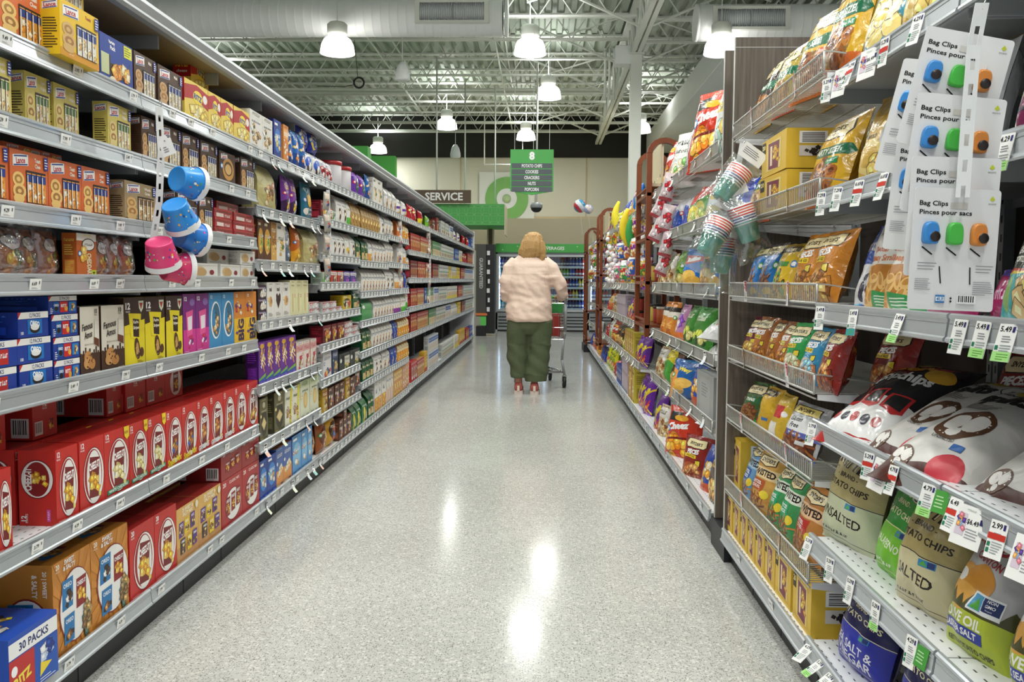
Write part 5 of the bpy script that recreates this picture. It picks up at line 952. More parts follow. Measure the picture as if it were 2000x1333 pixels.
# rows: shelf, side, deck height, [(kind, y, width, forward, lift, height, turn)]
ROWS = [
('ZA8','L',1.71,'lo 1.944 0.175 0 0 0 0;lo 2.18 0.199 0 0 0 0;ly 2.352 0.196 0.05 0 0 0;ly 2.45 0.162 -0.03 0.142 0 0;lb 2.66 0.204 0 0 0 0;lm 2.85 0.155 0 0 0 0;lm 3.044 0.194 0 0 0 0;rc 3.275 0.225 0 0 0 0;rc 3.455 0.129 0 0 0 0;rc 3.593 0.14 0 0 0 0;rc 3.768 0.193 0 0 0 0;rc 3.546 0.183 -0.09 0.147 0 0;rc 3.365 0.175 -0.1 0 0 0'),
('ZA7','L',1.52,'lc 2.055 0.132 0 0 0 0;lc 2.268 0.112 -0.02 0 0 0;lc 2.406 0.127 -0.02 0 0 0;lc 2.478 0.154 -0.08 0 0 0;lc 2.668 0.146 0 0 0 0;lm 2.871 0.112 0 0 0 0;lm 3.038 0.168 0 0 0 0;lm 3.209 0.15 0 0 0 0;lm 3.388 0.172 0 0 0 0;lk 3.587 0.175 0 0 0 0;lm 3.835 0.187 0 0 0 0'),
('ZA6','L',1.315,'lo 2.014 0.163 0 0 0 0;lo 2.187 0.165 0 0 0 0;lo 2.353 0.16 0 0 0 0;lo 2.515 0.159 0 0 0 0;lo2 2.209 0.157 -0.03 0.142 0 0;lo2 2.342 0.105 -0.03 0.142 0 0;lw 2.629 0.074 -0.04 0 0 0;lw 2.8 0.223 0 0 0 0;lm 3.173 0.183 0 0 0 0;lm 3.348 0.142 0 0 0 0;rt 3.535 0.193 0 0 0 0;rt 3.535 0.193 0 0.036 0 0;rt 3.535 0.193 0 0.072 0 0;rt 3.784 0.261 0 0 0 0;rt 3.784 0.261 0 0.036 0 0;rt 3.784 0.261 0 0.072 0 0;rt 3.668 0.245 -0.03 0.108 0 0'),
('ZA5','L',1.145,'gb 1.988 0.127 0 0 0 0;gb 2.118 0.127 0 0 0 0;gp 2.24 0.084 -0.03 0 0 0;gp 2.338 0.092 -0.03 0 0 0;cd 2.455 0.109 0 0 0 0;gp 2.557 0.076 0 0 0 0;gp 2.632 0.068 0 0 0 0;gp 2.719 0.1 0 0 0 0;gp 3.09 0.13 -0.05 0 0 0;wk 3.331 0.253 0 0 0 0;wk 3.607 0.237 0 0 0 0;wk 3.607 0.237 -0.05 0.062 0 0;wk 3.821 0.185 0 0 0 0;wk 3.821 0.185 0 0.062 0 0'),
('ZA4','L',0.87,'p12r 2.016 0.184 0 0 0 0;p12r 2.021 0.179 0 0.064 0 0;p12r 2.016 0.184 -0.05 0.128 0 0;p12o 2.192 0.145 0 0 0 0;p12o 2.186 0.149 0 0.064 0 0;p12o 2.185 0.131 0 0.128 0 0;p12a 2.338 0.13 0 0 0 0;p12a 2.338 0.13 0 0.06 0 0;p12a 2.332 0.132 0 0.12 0 0;p12a 2.325 0.138 0 0.18 0 0;am 2.462 0.107 0 0 0 0;am 2.597 0.138 0 0 0 0;ks 2.739 0.14 0 0 0 0;ks 2.886 0.148 0 0 0 0;ks 3.04 0.138 0 0 0 0;dn 3.173 0.114 0 0 0 0;dn 3.297 0.128 0 0 0 0;bo 3.43 0.133 0 0 0 0;bo 3.569 0.138 0 0 0 0;ob 3.709 0.137 0 0 0 0;ob 3.854 0.148 0 0 0 0'),
('ZA3','L',0.497,'c0 2.041 0.06 0 0 0 0;c0 2.323 0.111 0 0 0 0;c0 2.456 0.138 0 0 0 0;cw 2.605 0.155 0 0 0 0;cw 2.749 0.127 0 0 0 0;cw 2.883 0.136 0 0 0 0;cm 3.021 0.132 0 0 0 0;cm 3.158 0.135 0 0 0 0;cg 3.289 0.122 0 0 0 0;cg 3.425 0.143 0 0 0 0;cg 3.566 0.132 0 0 0 0;cz 3.706 0.143 0 0 0 0;cz 3.858 0.155 0 0 0 0;c0 2.331 0.127 -0.11 0 0 0;c0 2.461 0.127 -0.11 0 0 0;cw 2.597 0.139 -0.11 0 0 0;cw 2.739 0.139 -0.11 0 0 0;cw 2.882 0.139 -0.11 0 0 0;cm 3.019 0.13 -0.11 0 0 0;cm 3.152 0.13 -0.11 0 0 0;cm 3.285 0.13 -0.11 0 0 0;cg 3.425 0.143 -0.11 0 0 0;cg 3.571 0.143 -0.11 0 0 0;cg 3.717 0.143 -0.11 0 0 0;cg 3.864 0.143 -0.11 0 0 0;re 2.207 0.116 -0.13 0.203 0 0;re 2.453 0.126 -0.13 0.203 0 0;re 2.864 0.104 -0.13 0.203 0 0;re 2.996 0.155 -0.12 0.203 0 0;re 3.156 0.149 -0.12 0.203 0 0;rf 3.315 0.165 -0.12 0.203 0 0'),
('ZA1','L',0.143,'b30 2.095 0.205 0.03 0 0 0;ss 2.334 0.198 0 0 0 0;ss 2.546 0.22 0 0 0 0;c20 2.759 0.181 0 0 0 0;c20 2.937 0.169 0 0 0 0;mx 3.125 0.2 0 0 0 0;mx 3.34 0.224 0 0 0 0;rx 3.587 0.252 0 0 0 0;rx 3.826 0.22 0 0 0 0;rl 3.587 0.252 0 0.2 0 0;rl 3.826 0.22 0 0.2 0 0;ss 2.339 0.209 -0.16 0 0 0;ss 2.551 0.209 -0.16 0 0 0;c20 2.756 0.175 -0.16 0 0 0;c20 2.934 0.175 -0.16 0 0 0;mx 3.131 0.212 -0.16 0 0 0;mx 3.346 0.212 -0.16 0 0 0'),
('B7','L',1.71,'sm 3.957 0.177 0 0 0 0;sm 4.121 0.146 0 0 0 0;smy 3.781 0.155 -0.1 0 0 0;bc 4.279 0.115 0 0 0 0;oc 4.418 0.087 0 0 0 0;bb 4.528 0.11 0 0 0 0;bb 4.654 0.116 0 0 0 0;bb 4.776 0.102 0 0 0 0;mw 4.896 0.195 0 0 0 0;mp 4.875 0.237 -0.02 0.14 0 0;mw 5.077 0.163 0 0 0 0;mp 5.084 0.175 -0.02 0.14 0 0'),
('B6','L',1.46,'gs 4.105 0.261 0 0 0 0;gs 4.27 0.064 -0.1 0 0 0;kb 4.351 0.075 -0.04 0 0 0;pb 4.463 0.107 0 0 0 0;pb 4.59 0.123 0 0 0 0;tb 4.874 0.378 0 0 0 0'),
('B5','L',1.222,'bx 4.003 0.086 0 0 0 0;bx 4.101 0.105 0 0 0 0;bt 4.2 0.086 0 0 0 0;wg 4.317 0.143 0 0 0 0;gr 4.463 0.125 0 0 0 0;og 4.656 0.216 0 0 0 0;gs 4.893 0.315 0 0 0.22 0'),
('B4','L',0.952,'nb 4.014 0.123 0 0 0 0;nb 4.014 0.123 0 0.056 0 0;nb 4.014 0.123 0 0.112 0 0;nu 4.14 0.107 0 0 0 0;nh 4.262 0.131 0 0 0 0;nu 4.396 0.13 0 0 0 0;py 4.514 0.1 0 0 0 0;py 4.624 0.115 0 0 0 0;py 4.751 0.132 0 0 0 0;rw 4.94 0.199 0 0 0 0;rw 4.94 0.199 0 0.036 0 0'),
('B3','L',0.668,'pu 4.003 0.1 0 0 0 0;pu 4.113 0.114 0 0 0 0;pu 4.229 0.112 0 0 0 0;pu 4.347 0.119 0 0 0 0;pu 4.482 0.145 0 0 0 0;pw 4.64 0.145 0 0 0 0;pw 4.777 0.123 0 0 0 0;pw 4.917 0.13 0 0 0 0'),
('B2','L',0.41,'ol 4.018 0.116 0 0 0 0;ol 4.128 0.083 -0.03 0 0 0;ol 4.263 0.164 0 0 0 0;yw 4.423 0.132 0 0 0 0;yw 4.557 0.131 0 0 0 0;wv 4.731 0.192 0 0 0 0;wv 4.929 0.175 0 0 0 0'),
('B1','L',0.143,'b2 4.003 0.115 0 0 0 0;b2 4.129 0.13 0 0 0 0;b3 4.258 0.122 0 0 0 0;b3 4.391 0.139 0 0 0 0;b4 4.562 0.179 0 0 0 0;b4 4.714 0.119 0 0 0 0;b4 4.824 0.093 0 0 0 0;ct 4.985 0.157 -0.02 0 0 0;b2 4.009 0.127 -0.09 0 0 0;b2 4.138 0.127 -0.09 0 0 0;b2 4.268 0.127 -0.09 0 0 0;b2 4.398 0.127 -0.09 0 0 0;b4 4.538 0.13 -0.09 0 0 0;b4 4.672 0.13 -0.09 0 0 0;b4 4.805 0.13 -0.09 0 0 0'),
('C9','L',1.712,'cc 5.229 0.11 0 0 0 0;cc 5.371 0.169 0 0 0 0;tub 5.629 0.258 0 0 0 0;tub 5.917 0.189 0 0 0 0;pg 6.15 0.17 0 0 0 0'),
('C8','L',1.49,'dr 5.18 0.157 0 0 0 0;rb 5.331 0.114 0 0 0 0;gbx 5.437 0.092 0 0 0 0;w2 5.569 0.139 0 0 0 0;w2 5.715 0.147 0 0 0 0;w6 5.845 0.106 0 0 0 0;go 5.964 0.095 0 0 0 0;go 6.063 0.098 0 0 0 0;go 6.166 0.101 0 0 0 0'),
('C7','L',1.286,'w3 5.28 0.138 0 0 0 0;w2 5.424 0.118 0 0 0 0;w2 5.541 0.109 0 0 0 0;w2 5.656 0.114 0 0 0 0;w3 5.798 0.136 0 0 0 0;w2 5.965 0.16 0 0 0 0;gg 6.141 0.152 0 0 0 0'),
('C6','L',1.12,'gbx 5.223 0.172 0 0 0 0;rb 5.418 0.158 0 0 0 0;rb 5.598 0.169 0 0 0 0;vb 5.783 0.165 0 0 0 0;vb 5.982 0.193 0 0 0 0'),
('C5','L',0.945,'rw 5.223 0.172 0 0 0 0;rw 5.223 0.172 0 0.036 0 0;rw 5.404 0.158 0 0 0 0;rw 5.404 0.158 0 0.036 0 0;rw 5.569 0.139 0 0 0 0;yt 5.785 0.257 0 0 0 0;gg 6.073 0.216 0 0 0 0'),
('C4','L',0.767,'dr 5.236 0.198 0 0 0 0;dr 5.417 0.131 0 0 0 0;dr 5.599 0.198 0 0 0 0;rw 5.831 0.23 0 0 0 0;rw 5.831 0.23 0 0.036 0 0;rw 5.831 0.23 0 0.072 0 0;rw 6.073 0.216 0 0 0 0;rw 6.073 0.216 0 0.036 0 0'),
('C3','L',0.566,'wr 5.236 0.198 0 0 0 0;nv 5.438 0.146 0 0 0 0;bw 5.703 0.295 0 0 0 0;bw 6.025 0.312 0 0 0 0'),
('C2','L',0.368,'yl 5.173 0.12 0 0 0 0;br 5.331 0.14 0 0 0 0;br 5.492 0.121 0 0 0 0;br 5.634 0.128 0 0 0 0;yl 5.791 0.12 0 0 0 0;br 5.947 0.155 0 0 0 0;br 6.104 0.155 0 0 0 0'),
('C1','L',0.13,'ct 5.187 0.194 0 0 0 0;mm 5.412 0.225 0 0 0 0;br 5.598 0.112 0 0 0 0;br 5.715 0.087 0 0 0 0;br 5.715 0.087 0 0.13 0 0;br 5.837 0.122 0 0 0 0;gy 5.981 0.128 0 0 0 0;gy 6.132 0.135 0 0 0 0'),
('D8','L',1.71,'pg 6.374 0.201 0 0 0 0;bb 6.574 0.155 0 0 0 0;wg 6.789 0.186 0 0 0 0;wg 6.984 0.197 0 0 0 0;w1 7.261 0.165 0 0 0 0;w1 7.459 0.175 0 0 0 0;w1 7.667 0.185 0 0 0 0;wp 8.005 0.318 0 0 0 0;wp 8.339 0.282 0 0 0 0'),
('D7','L',1.49,'go 6.305 0.099 0 0 0 0;go 6.408 0.099 0 0 0 0;go 6.51 0.099 0 0 0 0;go 6.612 0.099 0 0 0 0;go 6.715 0.099 0 0 0 0;go 6.817 0.099 0 0 0 0;go 6.92 0.099 0 0 0 0;w2 7.073 0.157 0 0 0 0;w1 7.247 0.138 0 0 0 0;w1 7.388 0.138 0 0 0 0;w1 7.529 0.138 0 0 0 0;or 7.889 0.141 0 0 0 0;or 8.033 0.141 0 0 0 0;ow 8.222 0.17 0 0 0 0;ow 8.395 0.17 0 0 0 0'),
('D6','L',1.27,'gg 6.314 0.118 0 0 0 0;gg 6.435 0.118 0 0 0 0;w4 6.584 0.136 0 0 0 0;w1 6.74 0.129 0 0 0 0;w1 6.872 0.129 0 0 0 0;w1 7.004 0.129 0 0 0 0;w1 7.137 0.129 0 0 0 0;w1 7.269 0.129 0 0 0 0;w1 7.401 0.129 0 0 0 0;w1 7.534 0.129 0 0 0 0;w4 7.924 0.156 0 0 0 0;w4 8.083 0.156 0 0 0 0;w4 8.243 0.156 0 0 0 0;w4 8.402 0.156 0 0 0 0'),
('D5','L',1.055,'w1 6.313 0.115 0 0 0 0;w1 6.431 0.115 0 0 0 0;w1 6.55 0.115 0 0 0 0;w1 6.668 0.115 0 0 0 0;w1 6.786 0.115 0 0 0 0;w1 6.904 0.115 0 0 0 0;w1 7.023 0.115 0 0 0 0;w1 7.141 0.115 0 0 0 0;w2 7.318 0.185 0 0 0 0;w2 7.506 0.185 0 0 0 0;w4 7.742 0.122 0 0 0 0;w4 7.867 0.122 0 0 0 0;or 8.062 0.204 0 0 0 0;bl 8.268 0.14 0 0 0 0;bl 8.41 0.14 0 0 0 0'),
('D4','L',0.85,'gl 6.462 0.378 0 0 0 0;w1 6.759 0.126 0 0 0 0;w1 6.888 0.126 0 0 0 0;w1 7.017 0.126 0 0 0 0;w1 7.147 0.126 0 0 0 0;w1 7.276 0.126 0 0 0 0;w1 7.406 0.126 0 0 0 0;w1 7.535 0.126 0 0 0 0;w5 7.686 0.117 0 0 0 0;w5 7.807 0.117 0 0 0 0;w5 7.927 0.117 0 0 0 0;w6 8.083 0.13 0 0 0 0;w6 8.216 0.13 0 0 0 0;w6 8.35 0.13 0 0 0 0'),
('D3','L',0.635,'gg 6.352 0.158 0 0 0 0;gg 6.513 0.158 0 0 0 0;w1 6.68 0.13 0 0 0 0;w1 6.813 0.13 0 0 0 0;w1 6.947 0.13 0 0 0 0;w1 7.08 0.13 0 0 0 0;w1 7.214 0.13 0 0 0 0;w1 7.347 0.13 0 0 0 0;w1 7.481 0.13 0 0 0 0;bl 7.634 0.119 0 0 0 0;bl 7.756 0.119 0 0 0 0;ow 7.908 0.124 0 0 0 0;ow 8.036 0.124 0 0 0 0;ow 8.163 0.124 0 0 0 0;ow 8.29 0.124 0 0 0 0;ow 8.418 0.124 0 0 0 0'),
('D2','L',0.42,'gg 6.342 0.138 0 0 0 0;gg 6.483 0.138 0 0 0 0;gg 6.624 0.138 0 0 0 0;w2 6.795 0.159 0 0 0 0;w2 6.957 0.159 0 0 0 0;w1 7.151 0.176 0 0 0 0;w1 7.33 0.176 0 0 0 0;bl 7.531 0.169 0 0 0 0;bl 7.703 0.169 0 0 0 0;ow 7.883 0.13 0 0 0 0;ow 8.016 0.13 0 0 0 0;ow 8.149 0.13 0 0 0 0;ow 8.282 0.13 0 0 0 0;ow 8.415 0.13 0 0 0 0'),
('D1','L',0.13,'gy 6.346 0.181 0 0 0 0;gg 6.53 0.106 0 0 0 0;gg 6.639 0.106 0 0 0 0;wo 6.805 0.137 0 0 0 0;wo 6.946 0.137 0 0 0 0;wo 7.131 0.183 0 0 0 0;wq 7.306 0.114 0 0 0 0;wq 7.424 0.114 0 0 0 0;wq 7.541 0.114 0 0 0 0;to 7.682 0.109 0 0 0 0;to 7.795 0.109 0 0 0 0;to 7.907 0.109 0 0 0 0;to 8.019 0.109 0 0 0 0;pk 8.157 0.099 0 0 0 0;pk 8.259 0.099 0 0 0 0;pk 8.361 0.099 0 0 0 0;pk 8.463 0.099 0 0 0 0'),
('F8','L',1.71,'ng 8.719 0.274 0 0 0 0;ng 9.005 0.219 0 0 0 0;ny 9.478 0.569 0 0 0 0;nz 10.034 0.363 0 0 0 0;br 10.487 0.247 0 0 0 0;r3 10.85 0.265 0 0 0 0;s1 11.354 0.176 0 0 0 0;s1 11.532 0.176 0 0 0 0;s1 11.843 0.191 0 0 0 0;s1 12.037 0.191 0 0 0 0;s3 12.446 0.212 0 0 0 0;s3 12.66 0.212 0 0 0 0;wp 13.153 0.468 0 0 0 0;wp 13.772 0.599 0 0 0 0;ng 14.691 0.682 0 0 0 0;ng 15.462 0.647 0 0 0 0;s5 16.137 0.469 0 0 0 0'),
('F7','L',1.42,'r1 8.669 0.106 0 0 0 0;r1 8.778 0.106 0 0 0 0;r1 8.887 0.106 0 0 0 0;r1 8.997 0.106 0 0 0 0;r1 9.106 0.106 0 0 0 0;r1 9.215 0.106 0 0 0 0;r2 9.374 0.127 0 0 0 0;r2 9.503 0.127 0 0 0 0;r2 9.633 0.127 0 0 0 0;r2 9.763 0.127 0 0 0 0;r2 9.893 0.127 0 0 0 0;r2 10.023 0.127 0 0 0 0;r2 10.153 0.127 0 0 0 0;g1 10.418 0.11 0 0 0 0;g1 10.531 0.11 0 0 0 0;g1 10.644 0.11 0 0 0 0;g1 10.756 0.11 0 0 0 0;g1 10.869 0.11 0 0 0 0;g1 10.981 0.11 0 0 0 0;g1 11.094 0.11 0 0 0 0;s1 11.352 0.172 0 0 0 0;s1 11.527 0.172 0 0 0 0;s1 11.703 0.172 0 0 0 0;s1 11.878 0.172 0 0 0 0;s1 12.053 0.172 0 0 0 0;s1 12.229 0.172 0 0 0 0;s1 12.404 0.172 0 0 0 0;s1 12.579 0.172 0 0 0 0;s1 12.755 0.172 0 0 0 0;s5 13.074 0.158 0 0 0 0;s5 13.235 0.158 0 0 0 0;s5 13.396 0.158 0 0 0 0;s5 13.557 0.158 0 0 0 0;s2 13.811 0.175 0 0 0 0;s2 13.989 0.175 0 0 0 0;s2 14.166 0.175 0 0 0 0;ng 14.616 0.344 0 0 0 0;ng 14.963 0.344 0 0 0 0;r1 15.336 0.186 0 0 0 0;r1 15.524 0.186 0 0 0 0;r1 15.713 0.186 0 0 0 0;r1 15.902 0.186 0 0 0 0;r1 16.09 0.186 0 0 0 0;r1 16.279 0.186 0 0 0 0'),
('F6','L',1.155,'r3 8.661 0.09 0 0 0 0;r3 8.754 0.09 0 0 0 0;r3 8.846 0.09 0 0 0 0;r3 8.939 0.09 0 0 0 0;r3 9.031 0.09 0 0 0 0;r1 9.186 0.138 0 0 0 0;r1 9.326 0.138 0 0 0 0;r1 9.467 0.138 0 0 0 0;r1 9.607 0.138 0 0 0 0;r2 9.803 0.163 0 0 0 0;r2 9.969 0.163 0 0 0 0;r2 10.135 0.163 0 0 0 0;r3 10.419 0.11 0 0 0 0;r3 10.532 0.11 0 0 0 0;r3 10.645 0.11 0 0 0 0;r3 10.759 0.11 0 0 0 0;r3 10.872 0.11 0 0 0 0;s1 11.107 0.134 0 0 0 0;s1 11.244 0.134 0 0 0 0;s1 11.381 0.134 0 0 0 0;s1 11.518 0.134 0 0 0 0;s1 11.655 0.134 0 0 0 0;s1 11.792 0.134 0 0 0 0;s1 11.929 0.134 0 0 0 0;s1 12.066 0.134 0 0 0 0;s4 12.271 0.135 0 0 0 0;s4 12.409 0.135 0 0 0 0;s2 12.625 0.149 0 0 0 0;s2 12.777 0.149 0 0 0 0;s2 12.929 0.149 0 0 0 0;s2 13.08 0.149 0 0 0 0;s2 13.232 0.149 0 0 0 0;s4 13.459 0.137 0 0 0 0;s4 13.599 0.137 0 0 0 0;s4 13.739 0.137 0 0 0 0;r1 14.065 0.16 0 0 0 0;r1 14.228 0.16 0 0 0 0;r1 14.39 0.16 0 0 0 0;r1 14.553 0.16 0 0 0 0;s3 14.941 0.217 0 0 0 0;s3 15.161 0.217 0 0 0 0;s3 15.382 0.217 0 0 0 0;s3 15.602 0.217 0 0 0 0;s3 15.822 0.217 0 0 0 0;s3 16.043 0.217 0 0 0 0;s3 16.263 0.217 0 0 0 0'),
('F5','L',0.88,'r1 8.668 0.103 0 0 0 0;r1 8.774 0.103 0 0 0 0;r1 8.881 0.103 0 0 0 0;r1 8.987 0.103 0 0 0 0;r2 9.129 0.1 0 0 0 0;r2 9.232 0.1 0 0 0 0;r2 9.335 0.1 0 0 0 0;r2 9.439 0.1 0 0 0 0;r2 9.542 0.1 0 0 0 0;s5 9.721 0.169 0 0 0 0;g1 9.921 0.137 0 0 0 0;g1 10.061 0.137 0 0 0 0;g1 10.201 0.137 0 0 0 0;g1 10.341 0.137 0 0 0 0;s3 10.563 0.101 0 0 0 0;s3 10.668 0.101 0 0 0 0;s3 10.772 0.101 0 0 0 0;s3 10.876 0.101 0 0 0 0;s1 11.047 0.124 0 0 0 0;s1 11.174 0.124 0 0 0 0;s1 11.301 0.124 0 0 0 0;s1 11.428 0.124 0 0 0 0;s1 11.555 0.124 0 0 0 0;s1 11.682 0.124 0 0 0 0;s1 11.809 0.124 0 0 0 0;s2 12.009 0.142 0 0 0 0;s2 12.155 0.142 0 0 0 0;s2 12.3 0.142 0 0 0 0;s2 12.445 0.142 0 0 0 0;s2 12.59 0.142 0 0 0 0;s2 12.735 0.142 0 0 0 0;s2 12.881 0.142 0 0 0 0;s2 13.026 0.142 0 0 0 0;s2 13.171 0.142 0 0 0 0;s2 13.316 0.142 0 0 0 0;r1 13.624 0.137 0 0 0 0;r1 13.764 0.137 0 0 0 0;r1 13.904 0.137 0 0 0 0;r1 14.045 0.137 0 0 0 0;r1 14.185 0.137 0 0 0 0;s1 14.563 0.238 0 0 0 0;s1 14.804 0.238 0 0 0 0;s1 15.046 0.238 0 0 0 0;s1 15.287 0.238 0 0 0 0;s1 15.528 0.238 0 0 0 0;s1 15.77 0.238 0 0 0 0;s1 16.011 0.238 0 0 0 0;s1 16.253 0.238 0 0 0 0'),
('F4','L',0.632,'r1 8.668 0.103 0 0 0 0;r1 8.774 0.103 0 0 0 0;r1 8.881 0.103 0 0 0 0;r1 8.987 0.103 0 0 0 0;r2 9.132 0.105 0 0 0 0;r2 9.239 0.105 0 0 0 0;r2 9.347 0.105 0 0 0 0;r2 9.455 0.105 0 0 0 0;r2 9.563 0.105 0 0 0 0;r2 9.671 0.105 0 0 0 0;r2 9.779 0.105 0 0 0 0;r2 9.886 0.105 0 0 0 0;g1 10.08 0.094 0 0 0 0;g1 10.176 0.094 0 0 0 0;g1 10.273 0.094 0 0 0 0;g1 10.37 0.094 0 0 0 0;g1 10.467 0.094 0 0 0 0;g1 10.564 0.094 0 0 0 0;s1 10.78 0.126 0 0 0 0;s1 10.909 0.126 0 0 0 0;s1 11.038 0.126 0 0 0 0;s1 11.166 0.126 0 0 0 0;s1 11.295 0.126 0 0 0 0;s1 11.424 0.126 0 0 0 0;s1 11.553 0.126 0 0 0 0;s1 11.681 0.126 0 0 0 0;s3 11.884 0.147 0 0 0 0;s3 12.033 0.147 0 0 0 0;s3 12.183 0.147 0 0 0 0;s3 12.333 0.147 0 0 0 0;w1 12.554 0.149 0 0 0 0;w1 12.706 0.149 0 0 0 0;w1 12.858 0.149 0 0 0 0;w1 13.009 0.149 0 0 0 0;w1 13.161 0.149 0 0 0 0;w1 13.313 0.149 0 0 0 0;s4 13.535 0.125 0 0 0 0;s4 13.663 0.125 0 0 0 0;s4 13.791 0.125 0 0 0 0;s4 13.92 0.125 0 0 0 0;r3 14.235 0.139 0 0 0 0;r3 14.377 0.139 0 0 0 0;r3 14.519 0.139 0 0 0 0;r3 14.661 0.139 0 0 0 0;s1 15.052 0.237 0 0 0 0;s1 15.292 0.237 0 0 0 0;s1 15.532 0.237 0 0 0 0;s1 15.773 0.237 0 0 0 0;s1 16.013 0.237 0 0 0 0;s1 16.253 0.237 0 0 0 0'),
('F1','L',0.143,'rx 8.714 0.128 0 0 0 0;rx 8.844 0.128 0 0 0 0;rx 8.975 0.128 0 0 0 0;rx 8.714 0.128 -0.1 0.2 0 0;rx 8.844 0.128 -0.1 0.2 0 0;rx 8.975 0.128 -0.1 0.2 0 0;r2 9.129 0.1 0 0 0 0;r2 9.232 0.1 0 0 0 0;r2 9.335 0.1 0 0 0 0;r2 9.439 0.1 0 0 0 0;r2 9.542 0.1 0 0 0 0;s6 9.679 0.084 0 0 0 0;s6 9.765 0.084 0 0 0 0;s6 9.852 0.084 0 0 0 0;s3 10.087 0.109 0 0 0 0;s3 10.199 0.109 0 0 0 0;s3 10.312 0.109 0 0 0 0;s3 10.424 0.109 0 0 0 0;s3 10.536 0.109 0 0 0 0;s3 10.648 0.109 0 0 0 0;s3 10.76 0.109 0 0 0 0;s3 10.873 0.109 0 0 0 0;s3 10.087 0.109 0 0.18 0 0;s3 10.199 0.109 0 0.18 0 0;s3 10.312 0.109 0 0.18 0 0;s3 10.424 0.109 0 0.18 0 0;s3 10.536 0.109 0 0.18 0 0;s3 10.648 0.109 0 0.18 0 0;s3 10.76 0.109 0 0.18 0 0;s3 10.873 0.109 0 0.18 0 0;s1 11.442 0.119 0 0 0 0;s1 11.564 0.119 0 0 0 0;s1 11.685 0.119 0 0 0 0;s1 11.807 0.119 0 0 0 0;s1 11.929 0.119 0 0 0 0;s1 12.051 0.119 0 0 0 0;s1 12.173 0.119 0 0 0 0;s1 12.294 0.119 0 0 0 0;s1 12.416 0.119 0 0 0 0;s1 12.538 0.119 0 0 0 0;s1 12.66 0.119 0 0 0 0;s1 12.781 0.119 0 0 0 0;s2 13.058 0.126 0 0 0 0;s2 13.187 0.126 0 0 0 0;s2 13.316 0.126 0 0 0 0;s2 13.444 0.126 0 0 0 0;s2 13.573 0.126 0 0 0 0;s6 13.874 0.129 0 0 0 0;s6 14.006 0.129 0 0 0 0;s6 14.138 0.129 0 0 0 0;s6 14.27 0.129 0 0 0 0;s6 14.402 0.129 0 0 0 0;s6 14.534 0.129 0 0 0 0;s6 14.666 0.129 0 0 0 0;r1 15.006 0.146 0 0 0 0;r1 15.154 0.146 0 0 0 0;r1 15.303 0.146 0 0 0 0;r1 15.452 0.146 0 0 0 0;r1 15.6 0.146 0 0 0 0;s5 15.885 0.192 0 0 0 0;s5 16.08 0.192 0 0 0 0;s5 16.276 0.192 0 0 0 0'),
('R17','R',1.755,'sk 3.364 0.253 0 0 0 0;sg 3.088 0.233 0 0 0 0;so 2.781 0.261 0 0 0 0;sy 2.528 0.219 0 0 0 0;yp 2.98 0.191 -0.13 0 0 0'),
('R16','R',1.42,'sg 3.395 0.283 0 0 0 0;yb 3.048 0.328 0 0 0.125 0;yb 3.048 0.328 0 0.128 0.125 0;sy 2.639 0.275 0 0 0 0;so 2.58 0.238 -0.13 0 0 0;bs 3.503 0.176 0 0 0 0.6'),
('R15','R',1.135,'bp 3.421 0.211 0 0 0 0;bp 3.209 0.177 0 0 0 0;yp 3.028 0.151 0 0 0 0;pi 2.833 0.207 -0.02 0 0 0;pi 2.607 0.239 0 0 0 0'),
('R14','R',0.888,'pm 3.446 0.179 0 0 0 0;pt 3.273 0.145 0 0 0 0;pt 3.124 0.132 0 0 0 0;pt 2.978 0.139 0 0 0 0;pgn 2.825 0.148 0 0 0 0;pbl 2.677 0.132 0 0 0 0;prd 2.518 0.158 0 0 0 0;prd 2.451 0.215 -0.14 0 0 0'),
('R13','R',0.648,'gn 3.415 0.278 0 0 0 0;yr 3.193 0.146 0 0 0 0;yd 3.031 0.144 0 0 0 0;gf 2.8 0.299 0 0 0 0;bs 2.571 0.112 -0.1 0 0 0'),
('R12','R',0.36,'yb 3.571 0.118 -0.02 0 0.2 0;twb 3.42 0.142 0 0 0 0;tw 3.222 0.247 0 0 0 0;twg 3.027 0.124 0 0 0 0;twg 2.882 0.148 0 0 0 0;tw2 2.685 0.227 0 0 0 0;yk 2.547 0.171 -0.12 0 0 0'),
('R11','R',0.145,'yb 3.608 0.121 0 0 0 0;yb 3.467 0.12 0 0 0 0;yb 3.34 0.111 0 0 0 0;yb 3.218 0.11 0 0 0 0;yb 3.092 0.122 0 0 0 0;yb 2.955 0.131 0 0 0 0;yb 2.792 0.178 0 0 0 0;yb 2.588 0.182 0 0 0 0;yb 3.087 0.127 -0.17 0 0 0;yb 3.217 0.127 -0.17 0 0 0;yb 3.346 0.127 -0.17 0 0 0;yb 3.476 0.127 -0.17 0 0 0;yb 3.605 0.127 -0.17 0 0 0'),
('R06','R',1.674,'bt2 2.199 0.283 0 0 0 0;yc 1.923 0.228 0 0 0 0;sy 2.026 0.263 -0.15 0 0 0;wrd 1.7 0.142 0 0 0 0'),
('R05','R',1.385,'yc 2.176 0.236 0 0 0 0;wrd 1.941 0.192 0 0 0 0;la 1.775 0.133 0 0 0 0;so 2.234 0.214 -0.13 0 0 0'),
('R04','R',1.085,'bwg 2.368 0.127 -0.05 0 0 0;sl 2.226 0.198 -0.035 0 0 0;sl 2.03 0.27 0 0 0 0;mg 1.777 0.169 0 0 0 0;mg 1.628 0.092 -0.05 0 0 0;g2 1.524 0.113 0 0 0 0;g3 1.401 0.122 0 0 0.36 0;g2 1.61 0.109 -0.12 0 0 0'),
